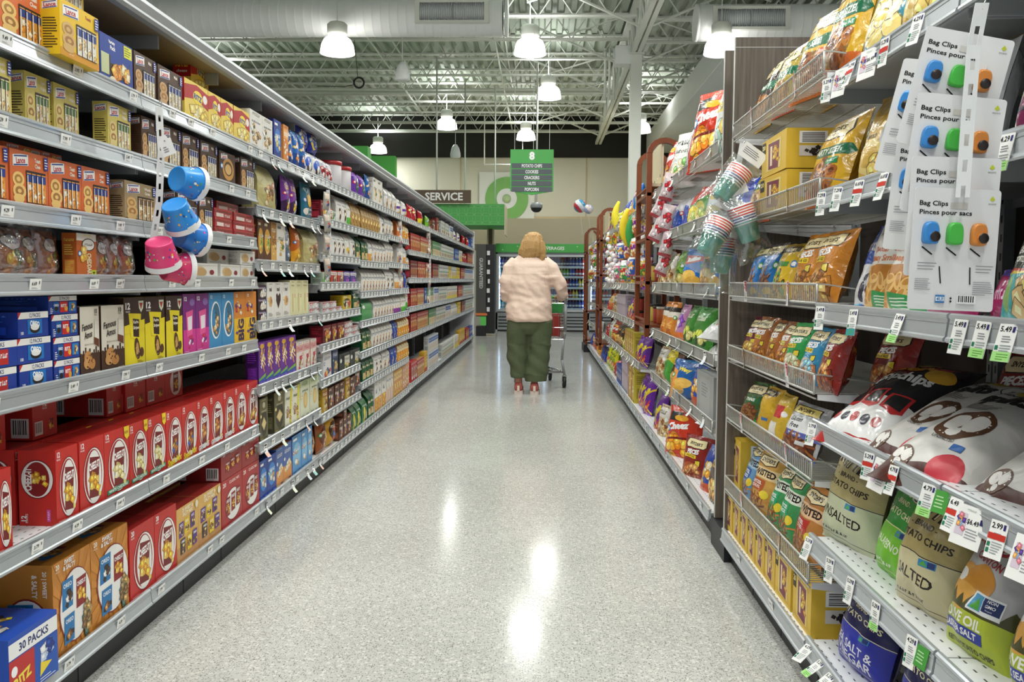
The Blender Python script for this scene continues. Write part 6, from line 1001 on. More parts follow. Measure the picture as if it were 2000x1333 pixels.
('R03','R',0.77,'prd 2.098 0.188 -0.28 0 0 0;prd 1.892 0.19 -0.28 0 0 0;prd 1.705 0.154 -0.28 0 0 0;prd 1.53 0.173 -0.28 0 0 0'),
('R02','R',0.455,'ku 2.366 0.256 0 0 0 0;kj 2.124 0.193 -0.03 0 0 0;kt 1.973 0.207 -0.09 0 0 0;kt 1.885 0.204 0 0 0 0;bd 1.655 0.205 0 0 0 0;bd 1.446 0.186 0 0 0 0'),
('R01','R',0.16,'kn 2.236 0.243 0 0 0 0;kn 2.039 0.237 -0.13 0 0 0;kn 1.906 0.219 -0.02 0 0.26 0;kr 1.745 0.194 -0.02 0 0.22 0'),
('R00','R',1.385,'mi 1.48 0.174 0 0 0 0'),
('R27','R',1.74,'wy 4.055 0.262 0 0 0 0;ch 4.501 0.412 0 0 0.42 0.5;rv 4.233 0.338 -0.1 0 0.42 0;rw2 4.988 0.289 0 0 0 -0.3;wc 5.289 0.346 0 0 0 0.3;cr 4.862 0.24 0 0 0.2 0;nt 5.612 0.251 0 0 0 0;ch 5.878 0.226 0 0 0 0;yg 6.101 0.161 0 0 0 0'),
('R26','R',1.44,'la 5.36 0.292 0 0 0 0;la 5.061 0.26 0 0 0 0;lg 4.794 0.233 0 0 0 0;lg 4.546 0.224 0 0 0 0;li 4.221 0.362 0 0 0 0.2;nt 6.022 0.264 0 0 0 0;tk 5.695 0.283 0 0 0 0'),
('R25','R',1.13,'nt 5.997 0.314 0 0 0 0;uz 5.271 0.425 0 0 0 0;ru 4.767 0.43 0 0 0 0.3;bgc 4.427 0.155 0 0 0 0;ru 4.168 0.302 0 0 0 0;nt 5.659 0.256 0 0 0 0'),
('R24','R',0.825,'nt 6.102 0.216 0 0 0 0;hs 5.817 0.295 0 0 0 0;hs 5.511 0.265 0 0 0 0;hv 5.226 0.258 0 0 0 0;gnb 4.883 0.346 0 0 0.27 0;gnb 4.526 0.297 0 0 0.27 0'),
('R23','R',0.535,'nt 6.023 0.317 0 0 0 0;wy2 5.651 0.372 0 0 0.28 0;bgc 5.367 0.145 0 0 0 0;wv2 4.98 0.541 0 0 0.28 0.3;cr 4.583 0.182 0 0 0 0;gc 4.198 0.409 0 0 0.26 0'),
('R22','R',0.145,'tk 6.088 0.188 0 0 0 0;nt 5.829 0.272 0 0 0 0;cr 5.544 0.245 0 0 0 0;ch 5.114 0.609 0 0 0.36 0.5;prd 4.589 0.367 0 0 0 0.3;cr 4.295 0.159 0 0 0 0;bgc 4.078 0.216 0 0 0 0'),
('R37','R',1.7,'ny 10.818 0.175 0 0 0 0;ny 10.996 0.175 0 0 0 0;ny 11.174 0.175 0 0 0 0;tk 10.207 0.233 0 0 0 0;tk 10.443 0.233 0 0 0 0;yg 9.678 0.173 0 0 0 0;yg 9.854 0.173 0 0 0 0;wp 9.126 0.217 0 0 0 0;wp 9.346 0.217 0 0 0 0;cr 8.645 0.165 0 0 0 0;cr 8.813 0.165 0 0 0 0;hs 8.302 0.302 0 0 0 0;ru 7.914 0.274 0 0 0 0;hv 7.625 0.211 0 0 0 0;sm 7.103 0.104 0 0 0 0;sm 7.209 0.104 0 0 0 0;sm 7.316 0.104 0 0 0 0;sm 7.423 0.104 0 0 0 0;w1 6.943 0.21 0 0 0 0'),
('R36','R',1.12,'pbl 10.17 0.455 0 0 0 0;nt 9.311 0.22 0 0 0 0;nt 9.534 0.22 0 0 0 0;nt 9.757 0.22 0 0 0 0;hv 8.787 0.231 0 0 0 0;hv 9.021 0.231 0 0 0 0;yr 8.193 0.278 0 0 0 0;yr 8.474 0.278 0 0 0 0;ny 7.578 0.282 0 0 0 0;ny 7.863 0.282 0 0 0 0;tk 7.222 0.342 0 0 0 0'),
('R34','R',0.82,'yg 11.655 0.398 0 0 0 0;ng 10.661 0.196 0 0 0 0;ng 10.86 0.196 0 0 0 0;ng 11.059 0.196 0 0 0 0;ng 11.258 0.196 0 0 0 0;rv 10.031 0.176 0 0 0 0;rv 10.21 0.176 0 0 0 0;rv 10.39 0.176 0 0 0 0;nt 9.363 0.199 0 0 0 0;nt 9.566 0.199 0 0 0 0;nt 9.768 0.199 0 0 0 0;gbk 8.323 0.145 0 0 0 0;gbk 8.471 0.145 0 0 0 0;gbk 8.619 0.145 0 0 0 0;gbk 8.767 0.145 0 0 0 0;gbk 8.915 0.145 0 0 0 0;gbk 9.063 0.145 0 0 0 0;tk 7.803 0.228 0 0 0 0;tk 8.034 0.228 0 0 0 0;jar 7.518 0.164 0 0 0 0;jar 7.518 0.164 0 0.12 0 0'),
('R33','R',0.52,'bs 12.383 0.192 0 0 0 0;bs 12.577 0.192 0 0 0 0;bs 12.772 0.192 0 0 0 0;mw 11.556 0.201 0 0 0 0;mw 11.76 0.201 0 0 0 0;mw 11.964 0.201 0 0 0 0;ng 10.763 0.235 0 0 0 0;ng 11.001 0.235 0 0 0 0;ng 11.239 0.235 0 0 0 0;wc 10.247 0.462 0 0 0 0;ch 9.577 0.24 0 0 0 0;ch 9.82 0.24 0 0 0 0;bgc 8.779 0.216 0 0 0 0;bgc 8.998 0.216 0 0 0 0;bgc 9.217 0.216 0 0 0 0;yg 8.457 0.313 0 0 0 0;pbx 7.517 0.16 0 0 0.26 0;pbx 7.679 0.16 0 0 0.26 0;pbx 7.842 0.16 0 0 0.26 0;pbx 8.004 0.16 0 0 0.26 0;pbx 8.167 0.16 0 0 0.26 0;tk 6.756 0.237 0 0 0 0;tk 6.995 0.237 0 0 0 0;tk 7.235 0.237 0 0 0 0'),
('R31','R',0.145,'bs 13.899 0.221 0 0 0 0;bs 14.123 0.221 0 0 0 0;bs 14.347 0.221 0 0 0 0;bs 14.572 0.221 0 0 0 0;cr 12.86 0.222 0 0 0 0;cr 13.085 0.222 0 0 0 0;cr 13.31 0.222 0 0 0 0;cr 13.535 0.222 0 0 0 0;og 11.984 0.255 0 0 0 0;og 12.242 0.255 0 0 0 0;og 12.5 0.255 0 0 0 0;bs 11.007 0.21 0 0 0 0;bs 11.22 0.21 0 0 0 0;bs 11.433 0.21 0 0 0 0;bs 11.646 0.21 0 0 0 0;yg 9.792 0.265 0 0 0 0;yg 10.059 0.265 0 0 0 0;yg 10.327 0.265 0 0 0 0;yg 10.595 0.265 0 0 0 0;ng 9.251 0.223 0 0 0 0;ng 9.477 0.223 0 0 0 0;s5 8.625 0.126 0 0 0 0;s5 8.754 0.126 0 0 0 0;s5 8.883 0.126 0 0 0 0;s5 9.012 0.126 0 0 0 0;gbk 8.027 0.134 0 0 0 0;gbk 8.164 0.134 0 0 0 0;gbk 8.301 0.134 0 0 0 0;gbk 8.438 0.134 0 0 0 0;pbx 7.482 0.253 0 0 0 0;pbx 7.738 0.253 0 0 0 0;tk 6.743 0.21 0 0 0 0;tk 6.956 0.21 0 0 0 0;tk 7.169 0.21 0 0 0 0'),
]
# ---------------------------------------------------------------- shelving
def perforated():
    m, nt, b = new_mat('perforated_white_deck')
    tc = nt.nodes.new('ShaderNodeTexCoord'); sp = nt.nodes.new('ShaderNodeSeparateXYZ'); nt.links.new(tc.outputs['Object'], sp.inputs[0])
    def mth(op, a, b2=None, c=None):
        n = nt.nodes.new('ShaderNodeMath'); n.operation = op
        for i, v in enumerate((a, b2, c)):
            if v is None: continue
            if isinstance(v, (int, float)): n.inputs[i].default_value = v
            else: nt.links.new(v, n.inputs[i])
        return n.outputs[0]
    row = mth('MULTIPLY', sp.outputs['X'], 38); ri = mth('FLOOR', row)
    u = mth('ABSOLUTE', mth('SUBTRACT', mth('FRACT', row), 0.5))
    off = mth('MULTIPLY', mth('FRACT', mth('MULTIPLY', ri, 0.5)), 1.0)
    v = mth('ABSOLUTE', mth('SUBTRACT', mth('FRACT', mth('ADD', mth('MULTIPLY', sp.outputs['Y'], 26), off)), 0.5))
    d = mth('MULTIPLY', mth('LESS_THAN', u, 0.07), mth('LESS_THAN', v, 0.17))
    mx = nt.nodes.new('ShaderNodeMixRGB'); mx.inputs[1].default_value = hx('e6e8ea'); mx.inputs[2].default_value = hx('4a4c50')
    nt.links.new(d, mx.inputs[0]); nt.links.new(mx.outputs[0], b.inputs['Base Color']); b.inputs['Roughness'].default_value = 0.35
    return m
M['shelf'] = perforated()
def woodpanel():
    m, nt, b = new_mat('grey_brown_laminate')
    tc = nt.nodes.new('ShaderNodeTexCoord'); mp = nt.nodes.new('ShaderNodeMapping'); mp.inputs['Scale'].default_value = (40, 40, 1.6)
    n = nt.nodes.new('ShaderNodeTexNoise'); n.inputs['Scale'].default_value = 2.2; n.inputs['Detail'].default_value = 4
    cr = nt.nodes.new('ShaderNodeValToRGB'); cr.color_ramp.elements[0].color = hx('5a5148'); cr.color_ramp.elements[1].color = hx('7c7166'); cr.color_ramp.elements[0].position = .3; cr.color_ramp.elements[1].position = .75
    nt.links.new(tc.outputs['Object'], mp.inputs[0]); nt.links.new(mp.outputs[0], n.inputs['Vector']); nt.links.new(n.outputs['Fac'], cr.inputs[0]); nt.links.new(cr.outputs[0], b.inputs['Base Color']); b.inputs['Roughness'].default_value = 0.5
    return m
M['lam'] = woodpanel()

LX, RX = -1.25, 0.747          # shelf front lines
def sx(side, d):               # distance d behind the shelf front
    return LX - d if side == 'L' else RX + d
_m = {}
def cached(k, fn):
    if k not in _m: _m[k] = fn()
    return _m[k]
def shelf_mesh(L, depth):
    def f():
        mb = MB(); mb.box(0, 0, -.004, depth, L, 0, m=0); mb.box(0.004, 0, -.034, .012, L, -.004, m=1); mb.box(depth-.01, 0, -.034, depth, L, -.004, m=1)
        for y in (0.004, L-.008): mb.box(.01, y, -.05, depth, y+.004, -.004, m=1)
        mb.box(.01, .01, -.012, depth-.01, L-.01, -.0041, m=1)
        return mb.build('shelf', [M['shelf'], M['steel']], mesh_only=True)
    return cached(('sh', round(L, 3), depth), f)
def rail_mesh(L):
    """moulded price channel: local -x is towards the aisle"""
    def f():
        mb = MB()
        pr = [(.004, .004), (-.004, .005), (-.008, .002), (-.0085, -.003), (-.006, -.007), (-.010, -.038), (-.0135, -.041), (-.0145, -.046), (-.011, -.049), (-.006, -.048), (-.002, -.036), (.004, -.034)]
        rings = [[(x, 0.002, z) for x, z in pr], [(x, L-.002, z) for x, z in pr]]
        mb.loft(rings, m=0, sm=False)
        mb.box(-.0092, .004, -.036, -.0072, L-.004, -.034, m=1); mb.box(-.0078, .004, -.014, -.0066, L-.004, -.0125, m=1)
        return mb.build('price_rail', [M['rail'], M['steel']], mesh_only=True)
    return cached(('rl', round(L, 3)), f)
def tag_mesh(kindn, txt=''):
    def f():
        mb = MB()
        if kindn == 's':      # sticker in the rail
            mb.box(-.0008, -.025, -.014, 0, .025, .014, 'f8f8f6'); a = Art(.042, .026); a.text(txt, .36, .6, .36, '1c1c1e', .5, .015); a.lines(.1, .1, .8, .26, 2, 'a8a8ac'); a.rect(.84, .55, .92, .85, '4a4a4e')
            mb.art(a, lambda x, y, o: (-.0009-o, .021-x, y-.013))
        elif kindn == 'f':    # flag tag curling out of the rail
            w = .0175; ps = [(-.001, .012), (-.001, -.012), (-.010, -.03), (-.026, -.046)]; cs = ['f2f2f0', 'f2f2f0', txt or 'e4ece8']
            for (x0, z0), (x1, z1), c in zip(ps, ps[1:], cs):
                mb.quad((x0, -w, z0), (x0, w, z0), (x1, w, z1), (x1, -w, z1), c); mb.quad((x0+.0008, w, z0), (x0+.0008, -w, z0), (x1+.0008, -w, z1), (x1+.0008, w, z1), 'dcdcd8')
            mb.box(-.0016, -w*.7, .001, -.0011, w*.7, .008, '2a2a2c'); mb.box(-.0016, -w*.7, -.009, -.0011, w*.3, -.005, '8a8a8e')
        elif kindn == 'h':    # long hanging tag, txt = (price, colour, foot colour)
            p, c, c2 = txt; W, H = .034, .062
            mb.box(-.001, -W/2, -H+.012, 0, W/2, .012, 'f3f3f1'); a = Art(W, H); a.text(p, .4, .86, .15, '1c1c1e', .6, .02); a.rect(.76, .78, .9, .93, '2c2a6c')
            a.lines(.3, .5, .9, .7, 3, '8a8a90', 3); a.rect(.05, .3, .22, .42, '2a7a5a'); a.rect(.05, .14, .22, .26, '2a7a5a'); a.lines(.3, .12, .95, .46, 5, '9aa4a4', 6)
            if c: a.rect(0, .5, 1, .66, c)
            if c2: a.rect(.0, 0, 1, .26, c2); a.lines(.25, .03, .9, .22, 3, '5a9a3a', 2)
            mb.art(a, lambda x, y, o: (-.001-o, W/2-x, y-H+.012))
        elif kindn == 'b':    # large shelf card
            W, H = .064, .07; mb.box(-.001, -W/2, -H+.012, 0, W/2, .012, 'f1f1ef'); a = Art(W, H); a.text('$6.49', .62, .62, .14, '2a2a2c', .4, .02); a.lines(.46, .2, .95, .48, 4, '9a9aa0', 3)
            a.rect(.1, .25, .4, .8, 'd8c8d8'); a.bits(.25, .52, .12, .24, 9, ['e8a05a', '5a3a8c', '8ab0d8', 'd87a8a'], .06, 4); marks(a, .5, .9, .3, .04, '9aaa9a', 3); a.rect(.84, .62, .95, .76, '2c2a5c')
            mb.art(a, lambda x, y, o: (-.001-o, W/2-x, y-H+.012))
        elif kindn == 'r':    # red cornered sale tag on a wire shelf
            W, H = .032, .075; mb.box(-.001, -W/2, -H+.012, 0, W/2, .012, 'ece9ea'); a = Art(W, H); a.rect(.3, .78, 1, .98, 'b8423c'); a.rect(.66, .5, 1, .8, 'b8423c'); marks(a, .62, .88, .5, .06, 'f4e8e4', 5); a.text(txt, .34, .68, .14, 'a83a34', .5, .02); a.lines(.1, .08, .9, .44, 6, '9aa0a8', 3)
            mb.art(a, lambda x, y, o: (-.001-o, W/2-x, y-H+.012))
        elif kindn == 'g':    # green square talker
            W = .034; mb.box(-.001, -W/2, -.03, 0, W/2, .012, '4c9a44'); a = Art(W, .042); a.lines(.15, .2, .85, .8, 4, 'b8dca8', 3); mb.art(a, lambda x, y, o: (-.001-o, W/2-x, y-.03))
        return mb.build('price_tag', M['paper'], mesh_only=True)
    return cached(('tg', kindn, txt), f)
def child(name, me, parent, loc=(0, 0, 0), rot=(0, 0, 0), label=None):
    o = bpy.data.objects.new(name, me); COL.objects.link(o); o.parent = parent; o.location = loc; o.rotation_euler = rot
    if label: o['label'] = label
    return o
rnd = random.Random(11)
PR = ['7.99', '9.49', '3.95', '4.29', '6.69', '5.49', '3.79']
def wire_mesh(L, depth):
    """wire deck with a low fence along its front; local +x goes back"""
    def f():
        mb = MB(); r = .0028
        for z in (0, -.052): mb.bar((0, 0, z), (0, L, z), r*1.3, n=6)
        mb.bar((.004, 0, -.066), (.004, L, -.066), r, n=4)
        n = int(L/.0185)
        for i in range(n+1):
            y = i*L/n; mb.bar((0, y, 0), (0, y, -.052), r*.55)
            mb.bar((0, y, -.052), (depth, y, -.05), r*.6)
        for x in (.12, .26, .4, depth): mb.bar((x, 0, -.053), (x, L, -.053), r, n=4)
        for y in (0, L):
            mb.bar((0, y, 0), (.02, y, -.0), r); mb.bar((.02, y, 0), (depth*.6, y, -.04), r)
            mb.bar((0, y, 0), (0, y, -.052), r*1.3, n=6)
        return mb.build('wire_shelf', M['wire'], mesh_only=True)
    return cached(('wr', round(L, 3), depth), f)
def bracket_mesh(depth):
    def f():
        mb = MB(); mb.v += [(0.01, -.0015, -.055), (depth, -.0015, -.055), (depth, -.0015, -.12), (depth*.6, -.0015, -.1), (0.01, -.0015, -.07), (0.01, .0015, -.055), (depth, .0015, -.055), (depth, .0015, -.12), (depth*.6, .0015, -.1), (0.01, .0015, -.07)]
        mb.face((0, 1, 2, 3, 4)); mb.face((9, 8, 7, 6, 5))
        for i in range(5): mb.face((i, i+5, (i+1) % 5+5, (i+1) % 5))
        return mb.build('shelf_bracket', M['white'], mesh_only=True)
    return cached(('bk', depth), f)

def unit(side, y0, y1, levels, label, style='solid', tags='s', canopy=True, top=2.0, depth=.46, tagstep=.25, back='backp', under='backl', group=None, wood=False):
    """one gondola section; local x runs back from the aisle, y along it"""
    L = y1-y0; R_ = side == 'R'
    e = empty('shelving_unit', (sx(side, 0), y0 if R_ else y1, 0), 0 if R_ else PI, label=label, cat='shelving', group=group)
    # local frame: +x back, +y away from camera on the right, towards it on the left (unit is turned round)
    mb = MB(); mb.box(depth, 0, .05, depth+.03, L, top, m=0)
    mb.build('back_panel', M[back], e)
    mb = MB(); mb.box(.032, 0, 0, .045, L, .105, m=0)
    for k in range(1, int(L/.38)+1): mb.box(.0305, k*.38-.001, 0.002, .032, k*.38+.001, .1, m=0)
    mb.build('kick_plate', M['dark'], e)
    for yy in (0.0, L-.025):
        mb = MB(); mb.box(depth-.03, yy, 0, depth, yy+.025, top)
        z = .2
        while z < top-.05: mb.box(depth-.0305, yy+.009, z, depth-.03, yy+.015, z+.02, '202224', m=1); z += .05
        mb.build('upright', [M['steel'], M['black']], e)
    for i, z in enumerate(levels):
        base = i == 0
        if style == 'wire' and not base:
            s = child('wire_shelf', wire_mesh(L-.01, depth-.02), e, (0, .005, z))
            child('shelf_bracket', bracket_mesh(depth-.02), s, (0, .002, 0)); child('shelf_bracket', bracket_mesh(depth-.02), s, (0, L-.012, 0))
            if tags:
                k = max(2, int(L/tagstep))
                for j in range(k):
                    yy = (j+.5)/k*L + rnd.uniform(-.04, .04)
                    if tags == 'r': child('price_tag', tag_mesh('r', rnd.choice(['7', '3', '4.5'])), s, (-.005, yy, -.004), (0, rnd.uniform(-.12, .05), rnd.uniform(-.3, .1)))
                    else: child('price_tag', tag_mesh('f', rnd.choice(['e4ece8', 'dfe8f0', 'c8e0c0'])), s, (-.006, yy, -.01), (0, rnd.uniform(-.3, .1), rnd.uniform(-.2, .2)))
        else:
            s = child('shelf', shelf_mesh(L, depth), e, (0, 0, z-.012))
            if wood and i == len(levels)-1: pass
            child('price_rail', rail_mesh(L), s, (-.001, 0, .008))
            zz = .008-.022
            if tags == 's' or (base and tags in ('r',)):
                n = max(1, int(L/tagstep))
                for j in range(n): child('price_tag', tag_mesh('s', rnd.choice(PR)), s, (-.0115, (j+.5)/n*L+rnd.uniform(-.1, .1), zz), (0, -.13, 0))
            elif tags == 'f':
                n = int(L/tagstep)
                for j in range(n):
                    kf = rnd.random() < .55
                    child('price_tag', tag_mesh('f', rnd.choice(['e4ece8', 'dfe8f0', 'a8d8d4', 'f0c8b8', 'e8f0d8'])) if kf else tag_mesh('s', rnd.choice(PR)), s, (-.0118, (j+.5)/n*L+rnd.uniform(-.03, .03), zz), (0, -.1, rnd.uniform(-.15, .15) if kf else 0))
            elif tags == 'w':
                n = int(L/tagstep)
                for j in range(n):
                    child('price_tag', tag_mesh('s', rnd.choice(PR)), s, (-.0118, (j+.5)/n*L+rnd.uniform(-.01, .01), zz), (0, -.1, 0))
    if canopy:
        mb = MB(); mb.box(0.0, 0, top, depth+.03, L, top+.012, m=1); mb.box(.0, 0, top-.03, depth, L, top-.0, m=1)
        mb.build('canopy_board', [M['silver'], M[under]], e)
        mb = MB(); pr = [(-.004, -.04), (-.010, -.03), (-.006, -.02), (-.012, .005), (-.006, .02), (.02, .022), (.02, -.04)]
        mb.loft([[(x, 0, top+z) for x, z in pr], [(x, L, top+z) for x, z in pr]], m=0, sm=False); mb.build('canopy_trim', M['trimal'], e)
        for yy in (L*.25, L*.75):
            mb = MB(); mb.box(.05, yy, top-.075, depth, yy+.012, top-.03); mb.build('canopy_bracket', M['steel'], e)
    return e
ZL = [.145, .50, .875, 1.147, 1.317, 1.522, 1.712]
UN = {}
E_ = [1.65, 2.77, 3.885, 5.0, 6.115, 7.24, 8.36] + [8.36+1.151*k for k in range(1, 8)]
BN = ['nearest', 'second', 'third', 'fourth', 'fifth', 'sixth', 'seventh', 'eighth', 'ninth', 'tenth', 'eleventh', 'twelfth', 'thirteenth']
LV = [ZL, ZL, [.145, .412, .67, .954, 1.224, 1.462, 1.712], [.132, .37, .568, .769, .947, 1.122, 1.288, 1.492, 1.714],
      [.132, .422, .637, .852, 1.057, 1.272, 1.492, 1.712], [.132, .422, .637, .852, 1.062, 1.285, 1.51, 1.712]] + [[.145, .634, .882, 1.157, 1.422, 1.712]]*7
seen = ['with cracker boxes and snack packs', 'with red cracker boxes and clip strip of buckets', 'with purple biscuit boxes and wafer cookies', 'with nine close shelves of chocolates', 'with white and green cookie bags', 'with amber cracker bags on its lower shelves', 'starting the long row of red cracker boxes']
for i in range(13):
    sfx = seen[i] if i < 7 else 'with pale cracker boxes, further down the aisle'
    UN['L', i] = unit('L', E_[i], E_[i+1], LV[i], '%s shelving section on the left side, %s' % (BN[i], sfx), tags='s' if i < 2 else ('f' if i == 2 else 'w'), tagstep=.26 if i < 2 else (.13 if i == 2 else .105), top=1.985, under='backl' if i < 2 else 'canopyg')
# end panel of the left run
mb = MB(); mb.box(-1.76, 16.42, 0, -1.235, 16.45, 2.02); o = mb.build('end_panel', M['white']); tag(o, 'white end panel closing the far end of the left shelving', 'panel')
R0 = [.165, .455, .77, 1.085, 1.385, 1.674]; R1 = [.145, .36, .648, .888, 1.135, 1.42, 1.755]; R2 = [.145, .535, .825, 1.13, 1.44, 1.74]; R3 = [.145, .52, .82, 1.12, 1.70]
RU = [(.75, 1.65, R0, 'solid', '', 'nearest right shelving section, cut by the frame edge, holding tortilla chips'),
      (1.655, 2.445, R0, 'solid', '', 'second right shelving section with solid shelves of chip bags'),
      (2.455, 3.6, R1, 'wire', 'r', 'right shelving section with wire shelves of pretzel bags and yellow cartons'),
      (3.88, 4.98, R2, 'wire', 'w', 'right wire shelving section just past the wood panels'),
      (4.985, 6.09, R2, 'wire', 'w', 'right wire shelving section before the wooden display rack')]
for i, (a, b, lv, st, tg, lb) in enumerate(RU):
    UN['R', i] = unit('R', a, b, lv, lb, style=st, tags=tg, canopy=False, top=2.09, tagstep=.45 if tg == 'r' else .3, depth=.5)
FR = [(6.105, 6.80, [.145], 'low base section under the nearest wooden rack'), (6.82, 7.83, R3, 'wire shelving section just past the nearest wooden rack'), (7.83, 8.84, R3, 'second wire shelving section past the nearest wooden rack'), (8.84, 9.85, R3, 'third wire shelving section past the nearest wooden rack'),
      (9.85, 10.86, R3, 'wire shelving section right before the middle wooden rack'), (10.88, 11.62, [.145], 'low base section under the middle wooden rack'), (11.64, 12.94, R3, 'wire shelving section right after the middle wooden rack'), (12.94, 14.26, R3, 'wire shelving section right before the farthest wooden rack')]
for k, (a, b, lv, lb) in enumerate(FR):
    UN['R', 5+k] = unit('R', a, b, lv, lb, style='wire', tags='w', canopy=False, top=1.95, tagstep=.22, depth=.5)
YR = [u[0] for u in RU]+[f[0] for f in FR]+[14.27]
# hanging price tags on the near right rails: (section, level, y, kind, text)
for sec, lev, y, kd, tx in [(1, 1, 2.42, 'h', ('5.29', None, None)), (1, 1, 2.24, 'h', ('5.29', None, None)), (1, 1, 2.09, 'h', ('5.29', None, None)), (1, 1, 1.93, 'h', ('5.29', None, 'a8e08a')), (1, 1, 1.74, 'h', ('4.29', None, None)), (1, 1, 1.69, 'g', ''), (0, 1, 1.5, 'h', ('4.29', None, 'a8e08a')), (0, 1, 1.4, 'h', ('4.29', None, None)),
      (1, 2, 2.42, 'h', ('3.79', None, None)), (1, 2, 2.0, 'h', ('5.29', 'c8382c', None)), (1, 2, 1.92, 'b', ''), (1, 2, 1.86, 'h', ('4.79', 'c8382c', None)), (1, 2, 1.69, 'h', ('4.79', None, 'a8e08a')), (0, 2, 1.635, 'g', ''), (0, 2, 1.58, 'h', ('6.49', 'c8382c', None)), (0, 2, 1.52, 'b', ''), (0, 2, 1.43, 'h', ('2.99', 'c8382c', None)), (0, 2, 1.34, 'b', ''),
      (1, 3, 2.38, 'h', ('5.49', None, None)), (1, 3, 2.13, 'h', ('5.49', None, '3a9aa0')), (1, 3, 1.86, 'h', ('3.49', None, 'a8e08a')), (0, 3, 1.59, 'h', ('5.49', None, None)), (0, 3, 1.51, 'h', ('5.49', None, 'a8e08a')), (0, 3, 1.43, 'h', ('5.49', None, 'a8e08a')),
      (1, 4, 2.4, 'h', ('7.29', None, None)), (1, 4, 2.27, 'h', ('7.29', None, None)), (1, 4, 2.12, 'h', ('6.69', 'c8382c', None)), (1, 4, 1.97, 'h', ('6.69', 'c8382c', None)), (0, 4, 1.6, 'h', ('4.29', None, 'a8e08a')), (0, 4, 1.46, 'h', ('4.29', None, 'a8e08a')),
      (1, 5, 2.38, 'h', ('5.29', None, None)), (1, 5, 2.27, 'b', ''), (1, 5, 2.2, 'h', ('5.29', 'c8382c', None)), (1, 5, 2.08, 'b', ''), (1, 5, 1.99, 'h', ('5.29', 'c8382c', None)), (1, 5, 1.82, 'h', ('4.29', None, None)),
      (1, 0, 2.4, 'h', ('4.29', None, None)), (1, 0, 2.3, 'h', ('5.29', None, 'a8e08a')), (1, 0, 2.22, 'h', ('5.29', None, None)), (1, 0, 2.13, 'h', ('5.29', None, 'a8e08a'))]:
    e = UN['R', sec]; y0 = RU[sec][0]
    s = [c for c in e.children if c.name.split('.')[0] == 'shelf' and abs(c.location.z-(RU[sec][2][lev]-.012)) < .002][0]
    child('price_tag', tag_mesh(kd, tx), s, (-.014, y-y0, -.008), (rnd.uniform(-.05, .05), rnd.uniform(.1, .35) if lev else 1.0, rnd.uniform(.1, .45)))
# dark wood-grain divider panels
for y, lb in ((3.635, 'grey-brown wood divider panel facing the camera on the right'), (3.835, 'second grey-brown wood divider panel just behind the first')):
    mb = MB(); mb.box(.755, y-.011, .125, 1.30, y+.011, 2.10, m=0); mb.box(.7535, y-.011, .125, .755, y+.011, 2.10, m=1)
    if y < 3.7: mb.box(.755, y-.0112, 2.06, 1.30, y-.0108, 2.063, m=1)
    o = mb.build('wood_divider', [M['lam'], M['wire']]); tag(o, lb, 'panel')
mb = MB(); mb.box(.84, 3.648, .1, .87, 3.822, 2.07); z = .2
while z < 2.0: mb.box(.839, 3.73, z, .84, 3.745, z+.025, m=1); z += .075
o = su = mb.build('slotted_upright', [M['lam'], M['black']]); tag(o, 'slotted upright recessed between the two wood divider panels', 'upright')
for z, i in ((.42, 'lowest'), (.74, 'second'), (1.06, 'middle'), (1.5, 'upper')):
    mb = MB(); mb.box(.832, 3.715, z, .838, 3.76, z+.07, 'ecebe8'); mb.build('price_card', M['paper'], su)
mb = MB(); mb.box(.75, 3.6, 0, 1.3, 3.88, .12); o = mb.build('divider_plinth', M['dark']); tag(o, 'black plinth under the wood divider panels', 'plinth')

# ---------------------------------------------------------------- stock the shelves
LVN = ['bottom shelf', 'second shelf up', 'third shelf up', 'fourth shelf up', 'fifth shelf up', 'sixth shelf up', 'seventh shelf up', 'eighth shelf up', 'top shelf']
stock = []
def put_item(side, z, key, y, w, dx, dz, h, r, lev, ntop, wire=False, tilt=None, lay=None):
    shape, name, desc, cat, W, H, D = K[key][:7]
    yb = E_ if side == 'L' else YR
    bix = min(12, max([i for i in range(len(yb)-1) if y >= yb[i]-.02] or [0]))
    X = (LX-.012+dx) if side == 'L' else (RX+.021-dx)
    zz = z-.012+dz if not wire else z-.048+dz
    bag = shape in ('bag', 'gus')
    hh = h or H
    if ntop > 0 and not lay:
        lv_ = (LV[bix] if side == 'L' else (RU[bix][2] if bix < 5 else FR[bix-5][2])); up = [q for q in lv_ if q > z+.05]
        if up: hh = min(hh, min(up)-z-dz-(.065 if side == 'R' and bix >= 2 else .045))
    var = (len(stock) % 2) if shape == 'bag' else 0
    if tilt is None: tilt = 0.0
    if shape == 'bag' and side == 'R':
        tilt = (-.29 if bix < 3 else -.17) + .05*math.sin(len(stock)*2.3); r = r + .12 + .1*math.sin(len(stock)*1.7)
    elif bag: tilt = -.04
    elif not r: r = .012*math.sin(len(stock)*3.1)
    ww = w if w else W
    if shape == 'bag': ww = min(max(ww, .6*W)*1.04, 1.2*W)
    if lay: ww, tilt, r = lay[0] or W, lay[1], lay[2]
    ob = place(key, side, y, X, zz+(.002 if bag else 0), var=var, rz=r, tilt=tilt)
    ob.scale = (ww/W, 1, hh/H) if shape != 'tub' else (min(1, ww/W),)*2+(min(1, ww/W),)
    bi = bix
    stock.append(dict(ob=ob, side=side, z=z, y=y, bay=bi, key=key, desc=desc, lev=lev, ntop=ntop, back=dx < -.08, up=dz > .02, dz=dz, kind=name))
    return ob
